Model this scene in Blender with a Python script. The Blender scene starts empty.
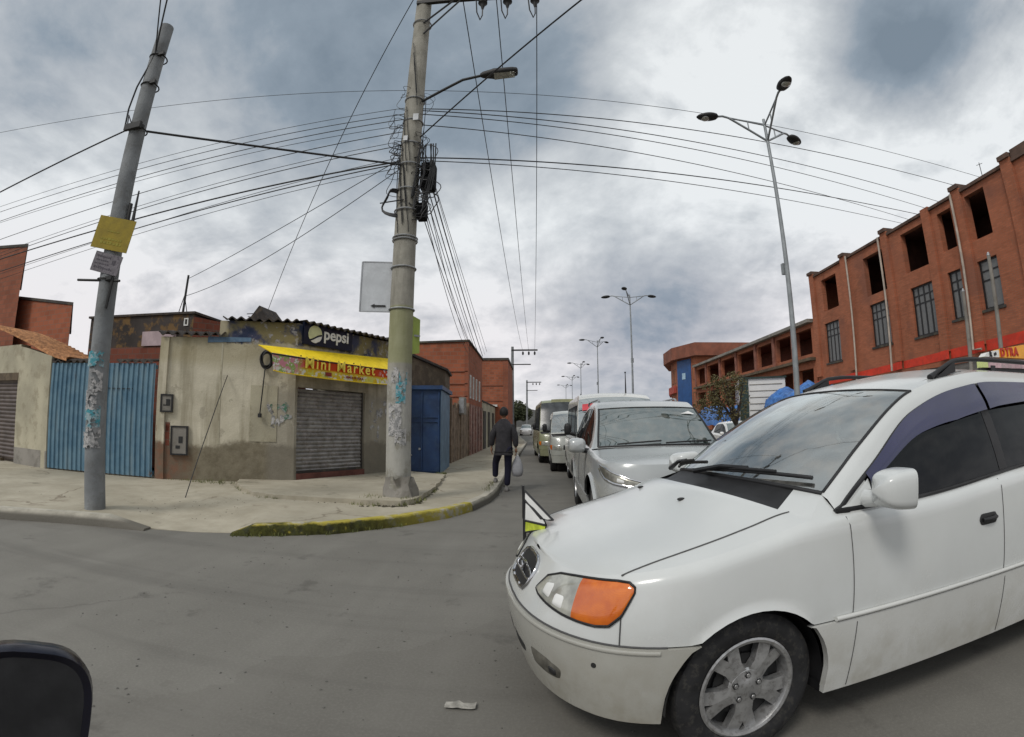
import bpy, bmesh, math, random
from mathutils import Vector, Matrix, noise
R = math.radians
random.seed(7)
sc = bpy.context.scene
col = sc.collection

# ------------------------------------------------------------------ mesh helpers
class MB:
    """collects simple shapes and links them as one mesh"""
    def __init__(s): s.v = []; s.f = []
    def add(s, vs, fs):
        n = len(s.v); s.v += [tuple(p) for p in vs]; s.f += [tuple(i + n for i in f) for f in fs]; return s
    def quad(s, a, b, c, d): return s.add([a, b, c, d], [(0, 1, 2, 3)])
    def poly(s, pts): return s.add(pts, [tuple(range(len(pts)))])
    def box(s, c, d, rz=0, rx=0, ry=0):
        m = Matrix.Translation(c) @ Matrix.Rotation(rz, 4, 'Z') @ Matrix.Rotation(ry, 4, 'Y') @ Matrix.Rotation(rx, 4, 'X')
        hx, hy, hz = d[0] / 2, d[1] / 2, d[2] / 2
        vs = [m @ Vector((x, y, z)) for x in (-hx, hx) for y in (-hy, hy) for z in (-hz, hz)]
        return s.add(vs, [(0, 1, 3, 2), (4, 6, 7, 5), (0, 4, 5, 1), (2, 3, 7, 6), (0, 2, 6, 4), (1, 5, 7, 3)])
    def bbox(s, x0, x1, y0, y1, z0, z1): return s.box(((x0 + x1) / 2, (y0 + y1) / 2, (z0 + z1) / 2), (x1 - x0, y1 - y0, z1 - z0))
    def slab(s, a, b, z0, z1, t, off=0.0, z0b=None, z1b=None):
        """upright panel between ground points a and b, thickness t growing to the left of a->b"""
        a = Vector((a[0], a[1])); b = Vector((b[0], b[1])); d = (b - a).normalized(); n = Vector((-d.y, d.x))
        a = a + n * off; b = b + n * off; z0b = z0 if z0b is None else z0b; z1b = z1 if z1b is None else z1b
        P = [(a.x, a.y, z0), (b.x, b.y, z0b), (b.x, b.y, z1b), (a.x, a.y, z1)]
        Q = [(p[0] + n.x * t, p[1] + n.y * t, p[2]) for p in P]
        return s.add(P + Q, [(0, 1, 2, 3), (7, 6, 5, 4), (0, 4, 5, 1), (1, 5, 6, 2), (2, 6, 7, 3), (3, 7, 4, 0)])
    def prism(s, poly, z0, z1):
        n = len(poly)
        zz0 = z0 if hasattr(z0, '__len__') else [z0] * n
        zz1 = z1 if hasattr(z1, '__len__') else [z1] * n
        vs = [(p[0], p[1], zz0[i]) for i, p in enumerate(poly)] + [(p[0], p[1], zz1[i]) for i, p in enumerate(poly)]
        fs = [(i, (i + 1) % n, n + (i + 1) % n, n + i) for i in range(n)] + [tuple(range(n))[::-1], tuple(range(n, 2 * n))]
        return s.add(vs, fs)
    def grid(s, rows, close=False):
        n = len(rows[0]); vs = [p for r in rows for p in r]; fs = []
        for i in range(len(rows) - 1):
            for j in range(n if close else n - 1):
                k = (j + 1) % n
                fs.append((i * n + j, i * n + k, (i + 1) * n + k, (i + 1) * n + j))
        return s.add(vs, fs)
    def tube(s, pts, r, n=8, caps=True):
        pts = [Vector(p) for p in pts]; rr = r if hasattr(r, '__len__') else [r] * len(pts)
        rows = []; up = None
        for i, p in enumerate(pts):
            t = (pts[min(i + 1, len(pts) - 1)] - pts[max(i - 1, 0)])
            if t.length < 1e-9: t = Vector((0, 0, 1))
            t.normalize()
            if up is None: up = Vector((0, 0, 1)) if abs(t.z) < .9 else Vector((1, 0, 0))
            a = t.cross(up)
            if a.length < 1e-6: a = t.cross(Vector((0, 1, 0)))
            a.normalize(); b = a.cross(t).normalized(); up = b
            rows.append([p + (a * math.cos(2 * math.pi * k / n) + b * math.sin(2 * math.pi * k / n)) * rr[i] for k in range(n)])
        k0 = len(s.v); s.grid(rows, True)
        if caps:
            s.f.append(tuple(k0 + k for k in range(n))[::-1]); m = k0 + (len(rows) - 1) * n
            s.f.append(tuple(m + k for k in range(n)))
        return s
    def lathe(s, prof, n=32, m=None):
        """profile of (radius, height) turned round the z axis, then moved by m"""
        m = m or Matrix.Identity(4)
        rows = [[m @ Vector((r * math.cos(2 * math.pi * k / n), r * math.sin(2 * math.pi * k / n), z)) for k in range(n)] for r, z in prof]
        return s.grid(rows, True)
    def ball(s, c, r, n=12, k=8):
        r = r if hasattr(r, '__len__') else (r, r, r)
        rows = [[(c[0] + r[0] * math.sin(a) * math.cos(b), c[1] + r[1] * math.sin(a) * math.sin(b), c[2] + r[2] * math.cos(a))
                 for b in [2 * math.pi * j / n for j in range(n)]] for a in [max(1e-3, min(math.pi - 1e-3, math.pi * i / k)) for i in range(k + 1)]]
        return s.grid(rows, True)

def tag(o, label=None, cat=None, group=None, kind=None):
    if label: o['label'] = label
    if cat: o['category'] = cat
    if group: o['group'] = group
    if kind: o['kind'] = kind
    return o

SPLIT = {'side_cladding', 'pillar_trim', 'wheel_nut', 'brick_pier', 'gallery_pier', 'pilaster', 'washer_jet', 'rub_strip', 'bumper_ridge', 'fog_lamp', 'steel_band', 'clamp', 'plinth', 'bare_brick',
         'poster', 'poster_scrap', 'dial', 'concrete_band', 'rear_bumper', 'window_rubber', 'chrome_strip', 'reflector', 'padlock', 'porch_sign', 'cladding_joint', 'roof_joint', 'plaster_panel', 'door_seal', 'tile_cap', 'side_wall', 'green_stripe', 'frame_rail', 'panel_gap', 'shutter_box', 'bracket', 'grille_bar', 'roof_sheet', 'worn_print', 'small_lettering'}
def islands(mb):
    key = {}; ix = []
    for p in mb.v: ix.append(key.setdefault((round(p[0], 4), round(p[1], 4), round(p[2], 4)), len(key)))
    par = list(range(len(key)))
    def find(a):
        while par[a] != a: par[a] = par[par[a]]; a = par[a]
        return a
    for f in mb.f:
        for i in f[1:]: par[find(ix[i])] = find(ix[f[0]])
    out = {}
    for f in mb.f: out.setdefault(find(ix[f[0]]), []).append(f)
    res = []
    for fs in out.values():
        used = sorted({i for f in fs for i in f}); m = {i: j for j, i in enumerate(used)}; q = MB(); q.v = [mb.v[i] for i in used]; q.f = [tuple(m[i] for i in f) for f in fs]; res.append(q)
    return res
def obj(name, mb, mat, parent=None, *a, **k):
    if name in SPLIT:
        os_ = [obj1(name, q, mat, parent, *a, **k) for q in islands(mb)]; return os_[0]
    return obj1(name, mb, mat, parent, *a, **k)
def obj1(name, mb, mat, parent=None, world=False, smooth=None, label=None, recalc=True, kind=None, bevel=0):
    """link the collected shapes as ONE mesh object; world=True: shapes given in world space under a parent that is only moved"""
    me = bpy.data.meshes.new(name)
    off = Vector((0, 0, 0))
    if world and parent is not None:
        q = parent
        while q is not None: off = off + Vector(q.location); q = q.parent
    me.from_pydata([(p[0] - off.x, p[1] - off.y, p[2] - off.z) for p in mb.v], [], mb.f)
    bm = bmesh.new(); bm.from_mesh(me)
    bmesh.ops.remove_doubles(bm, verts=bm.verts, dist=1e-5)
    bmesh.ops.dissolve_degenerate(bm, edges=bm.edges, dist=1e-5)
    if recalc: bmesh.ops.recalc_face_normals(bm, faces=bm.faces)
    if bevel:
        es = [e for e in bm.edges if len(e.link_faces) == 2 and e.calc_face_angle(0) > R(30)]
        bmesh.ops.bevel(bm, geom=es, offset=bevel, segments=2, profile=.6, affect='EDGES', clamp_overlap=True)
    bm.to_mesh(me); bm.free()
    if smooth is not None:
        me.polygons.foreach_set('use_smooth', [True] * len(me.polygons)); me.set_sharp_from_angle(angle=R(smooth))
    me.materials.append(mat)
    o = bpy.data.objects.new(name, me); col.objects.link(o)
    if parent is not None: o.parent = parent
    if label: o['label'] = label
    if kind: o['kind'] = kind
    return o

def thing(name, label, cat, loc=(0, 0, 0), rz=0, group=None):
    o = bpy.data.objects.new(name, None); col.objects.link(o); o.empty_display_size = .2
    o.location = loc; o.rotation_euler = (0, 0, rz)
    return tag(o, label, cat, group)

def copy_thing(root, loc, rz=None, label=None):
    r = root.copy(); col.objects.link(r); r.location = loc
    if rz is not None: r.rotation_euler = (0, 0, rz)
    if label: r['label'] = label
    for ch in list(root.children):
        c = ch.copy(); col.objects.link(c); c.parent = r
        for g in list(ch.children):
            d = g.copy(); col.objects.link(d); d.parent = c
    return r

def cv(pts):
    """smooth interpolation through (x, y) pairs"""
    pts = sorted(pts); X = [p[0] for p in pts]; Y = [p[1] for p in pts]; n = len(X)
    d = [(Y[i + 1] - Y[i]) / (X[i + 1] - X[i]) for i in range(n - 1)]
    m = [d[0]] + [0 if d[i - 1] * d[i] <= 0 else 2 * d[i - 1] * d[i] / (d[i - 1] + d[i]) for i in range(1, n - 1)] + [d[-1]]
    def f(x):
        if x <= X[0]: return Y[0]
        if x >= X[-1]: return Y[-1]
        i = 0
        while x > X[i + 1]: i += 1
        h = X[i + 1] - X[i]; t = (x - X[i]) / h
        return ((1 + 2 * t) * (1 - t) ** 2 * Y[i] + t * (1 - t) ** 2 * h * m[i] + t * t * (3 - 2 * t) * Y[i + 1] + t * t * (t - 1) * h * m[i + 1])
    return f

def text_shape(body, size, ex=.004, bold=0.0, align='LEFT', shear=0, spacing=1):
    c = bpy.data.curves.new('lettering', 'FONT'); c.body = body; c.size = size; c.extrude = ex; c.offset = bold; c.align_x = align; c.shear = shear
    c.space_character = spacing; c.resolution_u = 4
    o = bpy.data.objects.new('lettering', c); col.objects.link(o)
    dg = bpy.context.evaluated_depsgraph_get(); me = o.evaluated_get(dg).to_mesh()
    vs = [Vector(v.co) for v in me.vertices]; fs = [tuple(p.vertices) for p in me.polygons]
    o.evaluated_get(dg).to_mesh_clear(); bpy.data.objects.remove(o); bpy.data.curves.remove(c)
    return vs, fs

def put_text(mb, body, size, org, u, v, **k):
    u = Vector(u).normalized(); v = Vector(v).normalized(); w = u.cross(v); org = Vector(org)
    vs, fs = text_shape(body, size, **k)
    return mb.add([org + u * p.x + v * p.y + w * p.z for p in vs], fs)

# ------------------------------------------------------------------ materials
class NT:
    def __init__(s, name):
        s.m = bpy.data.materials.new(name); s.m.use_nodes = True; s.t = s.m.node_tree
        s.b = s.t.nodes['Principled BSDF']; s.out = s.t.nodes['Material Output']
    def n(s, typ, **kw):
        x = s.t.nodes.new(typ)
        for k, v in kw.items():
            if k in x.inputs: x.inputs[k].default_value = v
            else: setattr(x, k, v)
        return x
    def l(s, a, b): s.t.links.new(a, b)
    def mix(s, fac, a, b, mode='MIX'):
        x = s.t.nodes.new('ShaderNodeMix'); x.data_type = 'RGBA'; x.blend_type = mode
        for sock, val in ((x.inputs[0], fac), (x.inputs[6], a), (x.inputs[7], b)):
            if hasattr(val, 'is_linked'): s.l(val, sock)
            elif hasattr(val, '__len__'): sock.default_value = tuple(val) + (1,) if len(val) == 3 else val
            else: sock.default_value = val
        return x.outputs[2]
    def math(s, op, a, b=0.0, c=0.0, clamp=False):
        x = s.t.nodes.new('ShaderNodeMath'); x.operation = op; x.use_clamp = clamp
        for i, v in enumerate((a, b, c)):
            if hasattr(v, 'is_linked'): s.l(v, x.inputs[i])
            else: x.inputs[i].default_value = v
        return x.outputs[0]
    def ramp(s, v, lo, hi):
        x = s.t.nodes.new('ShaderNodeMapRange'); x.interpolation_type = 'SMOOTHSTEP'
        s.l(v, x.inputs[0]); x.inputs[1].default_value = lo; x.inputs[2].default_value = hi; return x.outputs[0]
    def pos(s):
        """world position"""
        g = s.t.nodes.new('ShaderNodeNewGeometry'); return g.outputs['Position']
    def objco(s): return s.t.nodes.new('ShaderNodeTexCoord').outputs['Object']
    def noise(s, vec, scale, detail=5, rough=.55, stretch=None):
        if stretch:
            mp = s.t.nodes.new('ShaderNodeMapping'); mp.inputs['Scale'].default_value = stretch; s.l(vec, mp.inputs[0]); vec = mp.outputs[0]
        x = s.n('ShaderNodeTexNoise', Scale=scale, Detail=detail, Roughness=rough); s.l(vec, x.inputs['Vector']); return x.outputs['Fac']
    def bump(s, h, strength=.3, dist=.02):
        x = s.n('ShaderNodeBump', Strength=strength, Distance=dist); s.l(h, x.inputs['Height']); s.l(x.outputs[0], s.b.inputs['Normal'])
    def done(s, colr=None, rough=.7, metal=0, spec=.5, **kw):
        b = s.b
        if colr is not None:
            if hasattr(colr, 'is_linked'): s.l(colr, b.inputs['Base Color'])
            else: b.inputs['Base Color'].default_value = tuple(colr) + (1,)
        if hasattr(rough, 'is_linked'): s.l(rough, b.inputs['Roughness'])
        else: b.inputs['Roughness'].default_value = rough
        b.inputs['Metallic'].default_value = metal; b.inputs['Specular IOR Level'].default_value = spec
        for k, v in kw.items(): b.inputs[k].default_value = v
        return s.m

def C3(r, g, b):
    """display colour to linear base colour"""
    f = lambda c: (c / 255 / 12.92) if c / 255 <= .04045 else ((c / 255 + .055) / 1.055) ** 2.4
    return (f(r), f(g), f(b))
def mul(c, k): return tuple(x * k for x in c)

def mat(name, c, rough=.7, var=.25, scale=3, metal=0, spec=.4, bump=0, bscale=40, c2=None, amount=.5, **kw):
    """one colour broken up by noise, optionally a second colour in patches"""
    t = NT(name); p = t.objco()
    n1 = t.noise(p, scale)
    base = t.mix(t.ramp(n1, .3, .7), mul(c, 1 - var), mul(c, 1 + var * .6))
    if c2 is not None:
        base = t.mix(t.math('MULTIPLY', t.ramp(t.noise(p, scale * 2.3, 7, .65), .5, .62), amount), base, c2)
    if bump: t.bump(t.noise(p, bscale, 4), bump)
    return t.done(base, rough, metal, spec, **kw)

def mat_paint(name, c, dirt=.25, dcol=(.12, .105, .085), rough=.22, metal=0, zlo=.2, zhi=.9, coat=.4):
    """car paint: clear coat, dust gathering towards the ground"""
    t = NT(name); p = t.objco(); sep = t.n('ShaderNodeSeparateXYZ'); t.l(p, sep.inputs[0])
    z = t.ramp(sep.outputs[2], zhi, zlo)
    n = t.ramp(t.noise(p, 5, 8, .7), .3, .75); n2 = t.ramp(t.noise(p, 1.6, 4), .35, .7)
    fac = t.math('MULTIPLY', t.math('ADD', t.math('MULTIPLY', z, .8), t.math('MULTIPLY', n2, .25)), t.math('MULTIPLY', n, dirt), clamp=True)
    c0 = t.mix(n2, mul(c, .95), mul(c, 1.03))
    return t.done(t.mix(fac, c0, dcol), t.math('ADD', t.math('MULTIPLY', fac, .5), rough), metal, .5, **{'Coat Weight': coat, 'Coat Roughness': .09})

def mat_glass(name, tint, trans=.0, rough=.03, refl=0.0, fk=1.3, dirt=.14):
    """window glass: fresnel reflection over a tinted see-through or dark layer"""
    t = NT(name); t.t.nodes.remove(t.b)
    gl = t.n('ShaderNodeBsdfGlossy', Roughness=rough); gl.inputs[0].default_value = (.9, .95, .95, 1)
    tr = t.n('ShaderNodeBsdfTransparent'); tr.inputs[0].default_value = tuple(tint) + (1,)
    df = t.n('ShaderNodeBsdfDiffuse'); df.inputs[0].default_value = tuple(mul(tint, .12)) + (1,)
    m1 = t.n('ShaderNodeMixShader'); m1.inputs[0].default_value = 1 - trans; t.l(tr.outputs[0], m1.inputs[1]); t.l(df.outputs[0], m1.inputs[2])
    fr = t.n('ShaderNodeFresnel', IOR=1.55); nz = t.noise(t.objco(), 9, 6)
    dust = t.n('ShaderNodeBsdfDiffuse'); dust.inputs[0].default_value = (.35, .33, .3, 1)
    m2 = t.n('ShaderNodeMixShader'); t.l(t.math('MULTIPLY_ADD', fr.outputs[0], fk, refl, clamp=True), m2.inputs[0]); t.l(m1.outputs[0], m2.inputs[1]); t.l(gl.outputs[0], m2.inputs[2])
    m3 = t.n('ShaderNodeMixShader'); t.l(t.math('MULTIPLY', t.ramp(nz, .35, .8), dirt), m3.inputs[0]); t.l(m2.outputs[0], m3.inputs[1]); t.l(dust.outputs[0], m3.inputs[2])
    t.l(m3.outputs[0], t.out.inputs[0]); return t.m

def mat_paper(name, c, c2, cut=.44, scale=9):
    """pasted paper torn at random"""
    t = NT(name); p = t.pos(); n = t.noise(p, scale, 6, .62); b = t.mix(t.ramp(t.noise(p, scale * 1.7, 5), .42, .6), c, c2)
    b = t.mix(t.math('MULTIPLY', t.ramp(t.noise(p, 45, 3), .55, .62), .6), b, (.08, .08, .08))
    a = t.math('GREATER_THAN', n, cut); t.l(a, t.b.inputs['Alpha']); return t.done(b, .85, 0, .2)

def mat_brick(name, c, mortar, bw=.24, bh=.085, grime=.35, patch=None, scale=1):
    t = NT(name); p = t.pos(); sep = t.n('ShaderNodeSeparateXYZ'); t.l(p, sep.inputs[0])
    cb = t.n('ShaderNodeCombineXYZ'); t.l(t.math('ADD', sep.outputs[0], sep.outputs[1]), cb.inputs[0]); t.l(sep.outputs[2], cb.inputs[1])
    br = t.n('ShaderNodeTexBrick', Scale=1.0); br.offset = .5
    br.inputs['Brick Width'].default_value = bw; br.inputs['Row Height'].default_value = bh; br.inputs['Mortar Size'].default_value = .012
    br.inputs['Color1'].default_value = tuple(mul(c, .8)) + (1,); br.inputs['Color2'].default_value = tuple(mul(c, 1.2)) + (1,); br.inputs['Mortar'].default_value = tuple(mortar) + (1,)
    t.l(cb.outputs[0], br.inputs['Vector'])
    g = t.ramp(t.noise(p, .7, 8, .65), .35, .75)
    st = t.ramp(t.noise(p, 1.2, 6, .6, (1.4, 1.4, .18)), .5, .75)
    k = t.math('MULTIPLY', t.math('ADD', t.math('MULTIPLY', g, .6), t.math('MULTIPLY', st, .6)), grime, clamp=True)
    base = t.mix(k, br.outputs['Color'], mul(c, .35))
    big = t.ramp(t.noise(p, .33, 5, .6), .3, .7); base = t.mix(t.math('MULTIPLY', big, .35), base, mul(c, 1.35)); blot = t.ramp(t.noise(p, 2.6, 7, .7), .58, .66); base = t.mix(t.math('MULTIPLY', blot, .35), base, mul(mortar, .9))
    if patch is not None: base = t.mix(t.math('MULTIPLY', t.ramp(t.noise(p, .5, 5), .52, .68), .6), base, patch)
    t.bump(br.outputs['Fac'], -.25, .01)
    return t.done(base, .88, 0, .2)

def mat_emit(name, c, s=1):
    t = NT(name); return t.done(c, .5, **{'Emission Color': tuple(c) + (1,), 'Emission Strength': s})
# ------------------------------------------------------------------ vehicles
def catmull(pts, n=24):
    P = [Vector(p) for p in pts]; P = [P[0] * 2 - P[1]] + P + [P[-1] * 2 - P[-2]]; out = []
    for i in range(1, len(P) - 2):
        a, b, c, d = P[i - 1:i + 3]
        for k in range(n):
            t = k / n
            out.append(.5 * ((2 * b) + (c - a) * t + (2 * a - 5 * b + 4 * c - d) * t * t + (3 * b - a - 3 * c + d) * t ** 3))
    out.append(P[-2]); return out

class Shell:
    """lower body wrapped round a plan outline, with wheel arches cut from its lower edge"""
    def __init__(s, S):
        s.S = S; s.zs = cv(S['shoulder'])
        fine = catmull([(x, y) for x, y in S['outline']])
        arc = [0]
        for a, b in zip(fine, fine[1:]): arc.append(arc[-1] + (b - a).length)
        s.fine, s.arc = fine, arc
        L = arc[-1]; ps = [L * i / S.get('ncol', 90) for i in range(S.get('ncol', 90) + 1)]
        xs = []
        for ax, az, ar in S['arches']:
            xs += [ax + ar * math.cos(math.pi * k / 22) for k in range(23)] + [ax + ar + .002, ax - ar - .002]
        xs += S.get('cuts', [])
        for x in xs:
            p = s.p_at_x(x)
            if p is not None: ps.append(p)
        ps = sorted(ps); s.ps = [ps[0]]
        for p in ps[1:]:
            if p - s.ps[-1] > .0015: s.ps.append(p)
        s.ps[-1] = L
    def p_at_x(s, x):
        for i in range(len(s.fine) - 1):
            a, b = s.fine[i], s.fine[i + 1]
            if a.x >= x > b.x and a.y > .3 * s.S['W']:
                return s.arc[i] + (a.x - x) / (a.x - b.x) * (s.arc[i + 1] - s.arc[i])
        return None
    def base(s, p):
        import bisect
        i = max(0, min(len(s.fine) - 2, bisect.bisect_right(s.arc, p) - 1))
        t = (p - s.arc[i]) / max(1e-9, s.arc[i + 1] - s.arc[i])
        a, b = s.fine[i], s.fine[i + 1]; q = a.lerp(b, t)
        i0, i1 = max(0, i - 3), min(len(s.fine) - 1, i + 4); d = (s.fine[i1] - s.fine[i0]).normalized()
        n = Vector((-d.y, d.x)) * -1.0
        n = Vector((d.y, -d.x)); n = n if n.dot(Vector((q.x - s.S['cx'], q.y))) > 0 else -n
        if i <= 3: n = n.lerp(Vector((1, 0)), 1 - i / 4).normalized()
        if i >= len(s.fine) - 5: n = n.lerp(Vector((-1, 0)), (i - len(s.fine) + 5) / 4).normalized()
        return q, n
    def zbot(s, x):
        z = s.S['zb']
        for ax, az, ar in s.S['arches']:
            if abs(x - ax) < ar: z = max(z, az + math.sqrt(ar * ar - (x - ax) ** 2))
        return z
    def inset(s, x, z, n):
        S = s.S; zb, zm, zh = S['zb'], S['zm'], s.zs(x)
        lo = S.get('tum_low', .035) * (max(0, zm - z) / (zm - zb)) ** 2
        up = S.get('tum_up', .03) * (max(0, z - zm) / max(.05, zh - zm)) ** 1.6
        e = .045; up += .035 * (max(0, z - zh + e) / e) ** 2.2
        L = lo + up
        zf = S.get('zf', zm); k = S['slant'] if n.x > 0 else S.get('tail_slant', .04)
        F = k * (max(0, z - zf) / max(.05, zh - zf)) ** 1.3 + S.get('chin', .05) * (max(0, zm - .08 - z) / (zm - zb)) ** 1.8
        w = n.x * n.x
        return L * (1 - w) + F * w
    def pt(s, p, z, off=0.0):
        q, n = s.base(p); i = s.inset(q.x, z, n) - off
        # fronts lean straight back, sides lean straight in
        return Vector((q.x - n.x * i, q.y - n.y * i, z))
    def shoulder(s, p):
        q, n = s.base(p); return s.pt(p, s.zs(q.x))

def mir(v): return Vector((v[0], -v[1], v[2]))
def both(mb, rows):
    mb.grid(rows); mb.grid([[mir(p) for p in r] for r in rows])

def build_vehicle(S, root, M, detail=1):
    """M: dict of materials. Returns the Shell, for details that follow its surface"""
    sh = Shell(S); zsp = S['split']; parts = {}
    ax = [a[0] for a in S['arches']]; ar = [a[2] for a in S['arches']]
    doors = S.get('doors', [])
    g = S.get('gap', .004)
    # which panel each column interval belongs to
    def panel(x):
        for k, (a, b) in enumerate(doors):
            if b < x < a: return 'door%d' % k
        return 'body'
    cols = []
    for p in sh.ps:
        q, n = sh.base(p); zb = sh.zbot(q.x); cols.append((p, q, n, zb))
    upper = {}; lower = {}
    nu, nl = S.get('nu', 12), 6
    for (p0, q0, n0, b0), (p1, q1, n1, b1) in zip(cols, cols[1:]):
        xm = (q0.x + q1.x) / 2; side = abs(q0.y) > .75 * S['W']
        pan = panel(xm) if side else 'body'
        a0, a1 = p0, p1
        ru = []
        for (p, q, b) in ((a0, q0, b0), (a1, q1, b1)):
            lo = max(b, zsp); hi = sh.zs(q.x)
            pts = [sh.pt(p, lo + (hi - lo) * (1 - (1 - k / nu) ** 1.35)) for k in range(nu + 1)]
            # flare the arch lip
            if b > S['zb'] + .01 and b > zsp: pts[0] = sh.pt(p, lo, S.get('lip', .008))
            ru.append(pts)
        upper.setdefault(pan, []).append(ru)
        if min(b0, b1) < zsp - .004:
            nm = 'front_bumper' if xm > ax[0] else ('rear_bumper' if xm < ax[1] else 'side_cladding')
            rl = []
            for (p, q, b) in ((a0, q0, b0), (a1, q1, b1)):
                lo = min(b, zsp - .004); hi = zsp - .006; o = S.get('clad', .012)
                r = [sh.pt(p, lo, o - .03)] + [sh.pt(p, lo + (hi - lo) * k / nl, o) for k in range(nl + 1)] + [sh.pt(p, hi, -.02)]
                rl.append(r)
            lower.setdefault(nm, []).append(rl)
    def link(name, segs, m, **k):
        mb = MB()
        for rows in segs: both(mb, rows)
        return obj(name, mb, m, root, smooth=40, **k)
    for pan, segs in upper.items():
        if pan == 'body': body_segs = segs
        else:
            for sgn, nm in ((1, 'left'), (-1, 'right')):
                mb = MB()
                for rows in segs: mb.grid(rows if sgn > 0 else [[mir(p) for p in r] for r in rows])
                parts[pan + nm] = obj('door', mb, M['paint'], root, smooth=40)
    for nm, segs in lower.items(): parts[nm] = link(nm, segs, M.get('clad', M['lower']) if nm == 'side_cladding' else M['lower'])
    # lids at both ends: rungs between the two shoulders
    crown = cv(S['crown']); bow = cv(S['bow']); na = 24
    def rung(p):
        e = sh.shoulder(p); r = []
        for k in range(na + 1):
            a = -1 + 2 * k / na; f = 1 - abs(a) ** 2.4
            r.append(Vector((e.x + bow(e.x) * (1 - a * a), e.y * a, e.z + crown(e.x) * f)))
        return r
    pc = sh.p_at_x(S['hood_end'])
    hp = [p for p in sh.ps if p < pc] + [pc]
    hood = MB(); hood.grid([rung(p) for p in hp if sh.shoulder(p).y > .004])
    parts['hood'] = obj('hood', hood, M['paint'], root, smooth=40)
    body = MB()
    for rows in body_segs: both(body, rows)
    # greenhouse
    ws, ue = S['ws'], S['tail_u']
    rz, ry, wt, sw, cr = cv(S['rail_z']), cv(S['rail_y']), cv(S['win_top']), cv(S['sweep']), cv(S['roof_crown'])
    us = sorted(set([ws + (ue - ws) * k / S.get('ncab', 70) for k in range(S.get('ncab', 70) + 1)] + [u for w in S['windows'] for u in w] + list(S['windshield']) + list(S['rear_glass'])), reverse=True)
    def sp(u):
        p = sh.p_at_x(u); return sh.shoulder(p) if p is not None else sh.shoulder(sh.ps[-1])
    def siderow(u, lo, hi, n, off=0):
        b = sp(u); z0 = b.z; z1 = max(rz(u), z0 + 1e-4); y0, y1 = b.y, ry(u); out = []
        for k in range(n + 1):
            z = lo + (hi - lo) * k / n; t = (z - z0) / (z1 - z0); t = max(0, min(1, t))
            y = y0 + (y1 - y0) * (t ** 1.15) + off
            if t > .9: y -= .02 * ((t - .9) / .1) ** 2
            out.append(Vector((u, y, z)))
        return out
    def topz(u): return max(rz(u), sp(u).z)
    def winz(u): b = sp(u).z + S.get('belt_gap', .012); return b, max(b + 1e-4, min(wt(u), topz(u) - .001))
    gl = {k: MB() for k in range(len(S['windows']))}; pil = MB()
    for u0, u1 in zip(us, us[1:]):
        um = (u0 + u1) / 2; hit = None
        for k, (a, b) in enumerate(S['windows']):
            if b < um < a: hit = k
        r0, r1 = [], []
        lo0, hi0 = winz(u0); lo1, hi1 = winz(u1)
        if hit is None:
            if S.get('black_pillar') and S['windows'][-1][1] < um < S['windows'][0][0]:
                both(pil, [siderow(u0, lo0, hi0, 5, -.004), siderow(u1, lo1, hi1, 5, -.004)])
            else: both(body, [siderow(u0, lo0, hi0, 5), siderow(u1, lo1, hi1, 5)])
        else:
            both(gl[hit], [siderow(u0, lo0, hi0, 5, -.006), siderow(u1, lo1, hi1, 5, -.006)])
        both(body, [siderow(u0, sp(u0).z, lo0, 1), siderow(u1, sp(u1).z, lo1, 1)])
        both(body, [siderow(u0, hi0, topz(u0), 4), siderow(u1, hi1, topz(u1), 4)])
    nt = 20
    def toprow(u):
        e = siderow(u, topz(u), topz(u), 1)[1]; r = []
        for k in range(nt + 1):
            a = -1 + 2 * k / nt
            r.append(Vector((u + sw(u) * (1 - a * a), e.y * a, e.z + cr(u) * (1 - abs(a) ** 2.3))))
        return r
    wsm, rgm, roof = MB(), MB(), MB()
    for u0, u1 in zip(us, us[1:]):
        um = (u0 + u1) / 2; A, B = toprow(u0), toprow(u1)
        if S['windshield'][1] < um < S['windshield'][0]: wsm.grid([A, B])
        elif S['rear_glass'][1] < um < S['rear_glass'][0]: rgm.grid([A, B])
        else: roof.grid([A, B])
    parts['roof'] = obj('roof', roof, M.get('roof', M['paint']), root, smooth=40)
    parts['windshield'] = obj('windshield', wsm, M['ws'], root, smooth=60)
    if rgm.v: parts['rear_window'] = obj('rear_window', rgm, M['glass'], root, smooth=60)
    for k, mb in gl.items():
        n = len(mb.v)
        # split the two sides into two windows
        for sgn in (1, -1):
            o = MB(); o.v = mb.v; o.f = [f for f in mb.f if sgn * sum(mb.v[i][1] for i in f) > 0]
            used = sorted({i for f in o.f for i in f}); ix = {i: j for j, i in enumerate(used)}
            o2 = MB(); o2.v = [mb.v[i] for i in used]; o2.f = [tuple(ix[i] for i in f) for f in o.f]
            parts['window%d%s' % (k, 'l' if sgn > 0 else 'r')] = obj('side_window', o2, M['glass'], root, smooth=60)
    if pil.v: parts['pillar'] = obj('pillar_trim', pil, M['black'], root, smooth=40)
    # tail lid
    pe = sh.p_at_x(ue)
    tl = [p for p in sh.ps if pe is not None and p > pe]
    if pe is not None:
        tl = [pe] + tl; body.grid([rung(p) for p in tl if sh.shoulder(p).y > .004])
    # cowl between hood and windshield, dark underbody box added to block light, wheel housings
    cw = MB(); a = rung(pc); b = toprow(us[0])
    bb = [b[0].lerp(b[0], 0) for _ in a]
    for k in range(len(a)):
        t = k / (len(a) - 1) * (len(b) - 1); i = min(len(b) - 2, int(t)); bb[k] = b[i].lerp(b[i + 1], t - i)
    ce = S.get('cowl_edge', 0)
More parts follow.
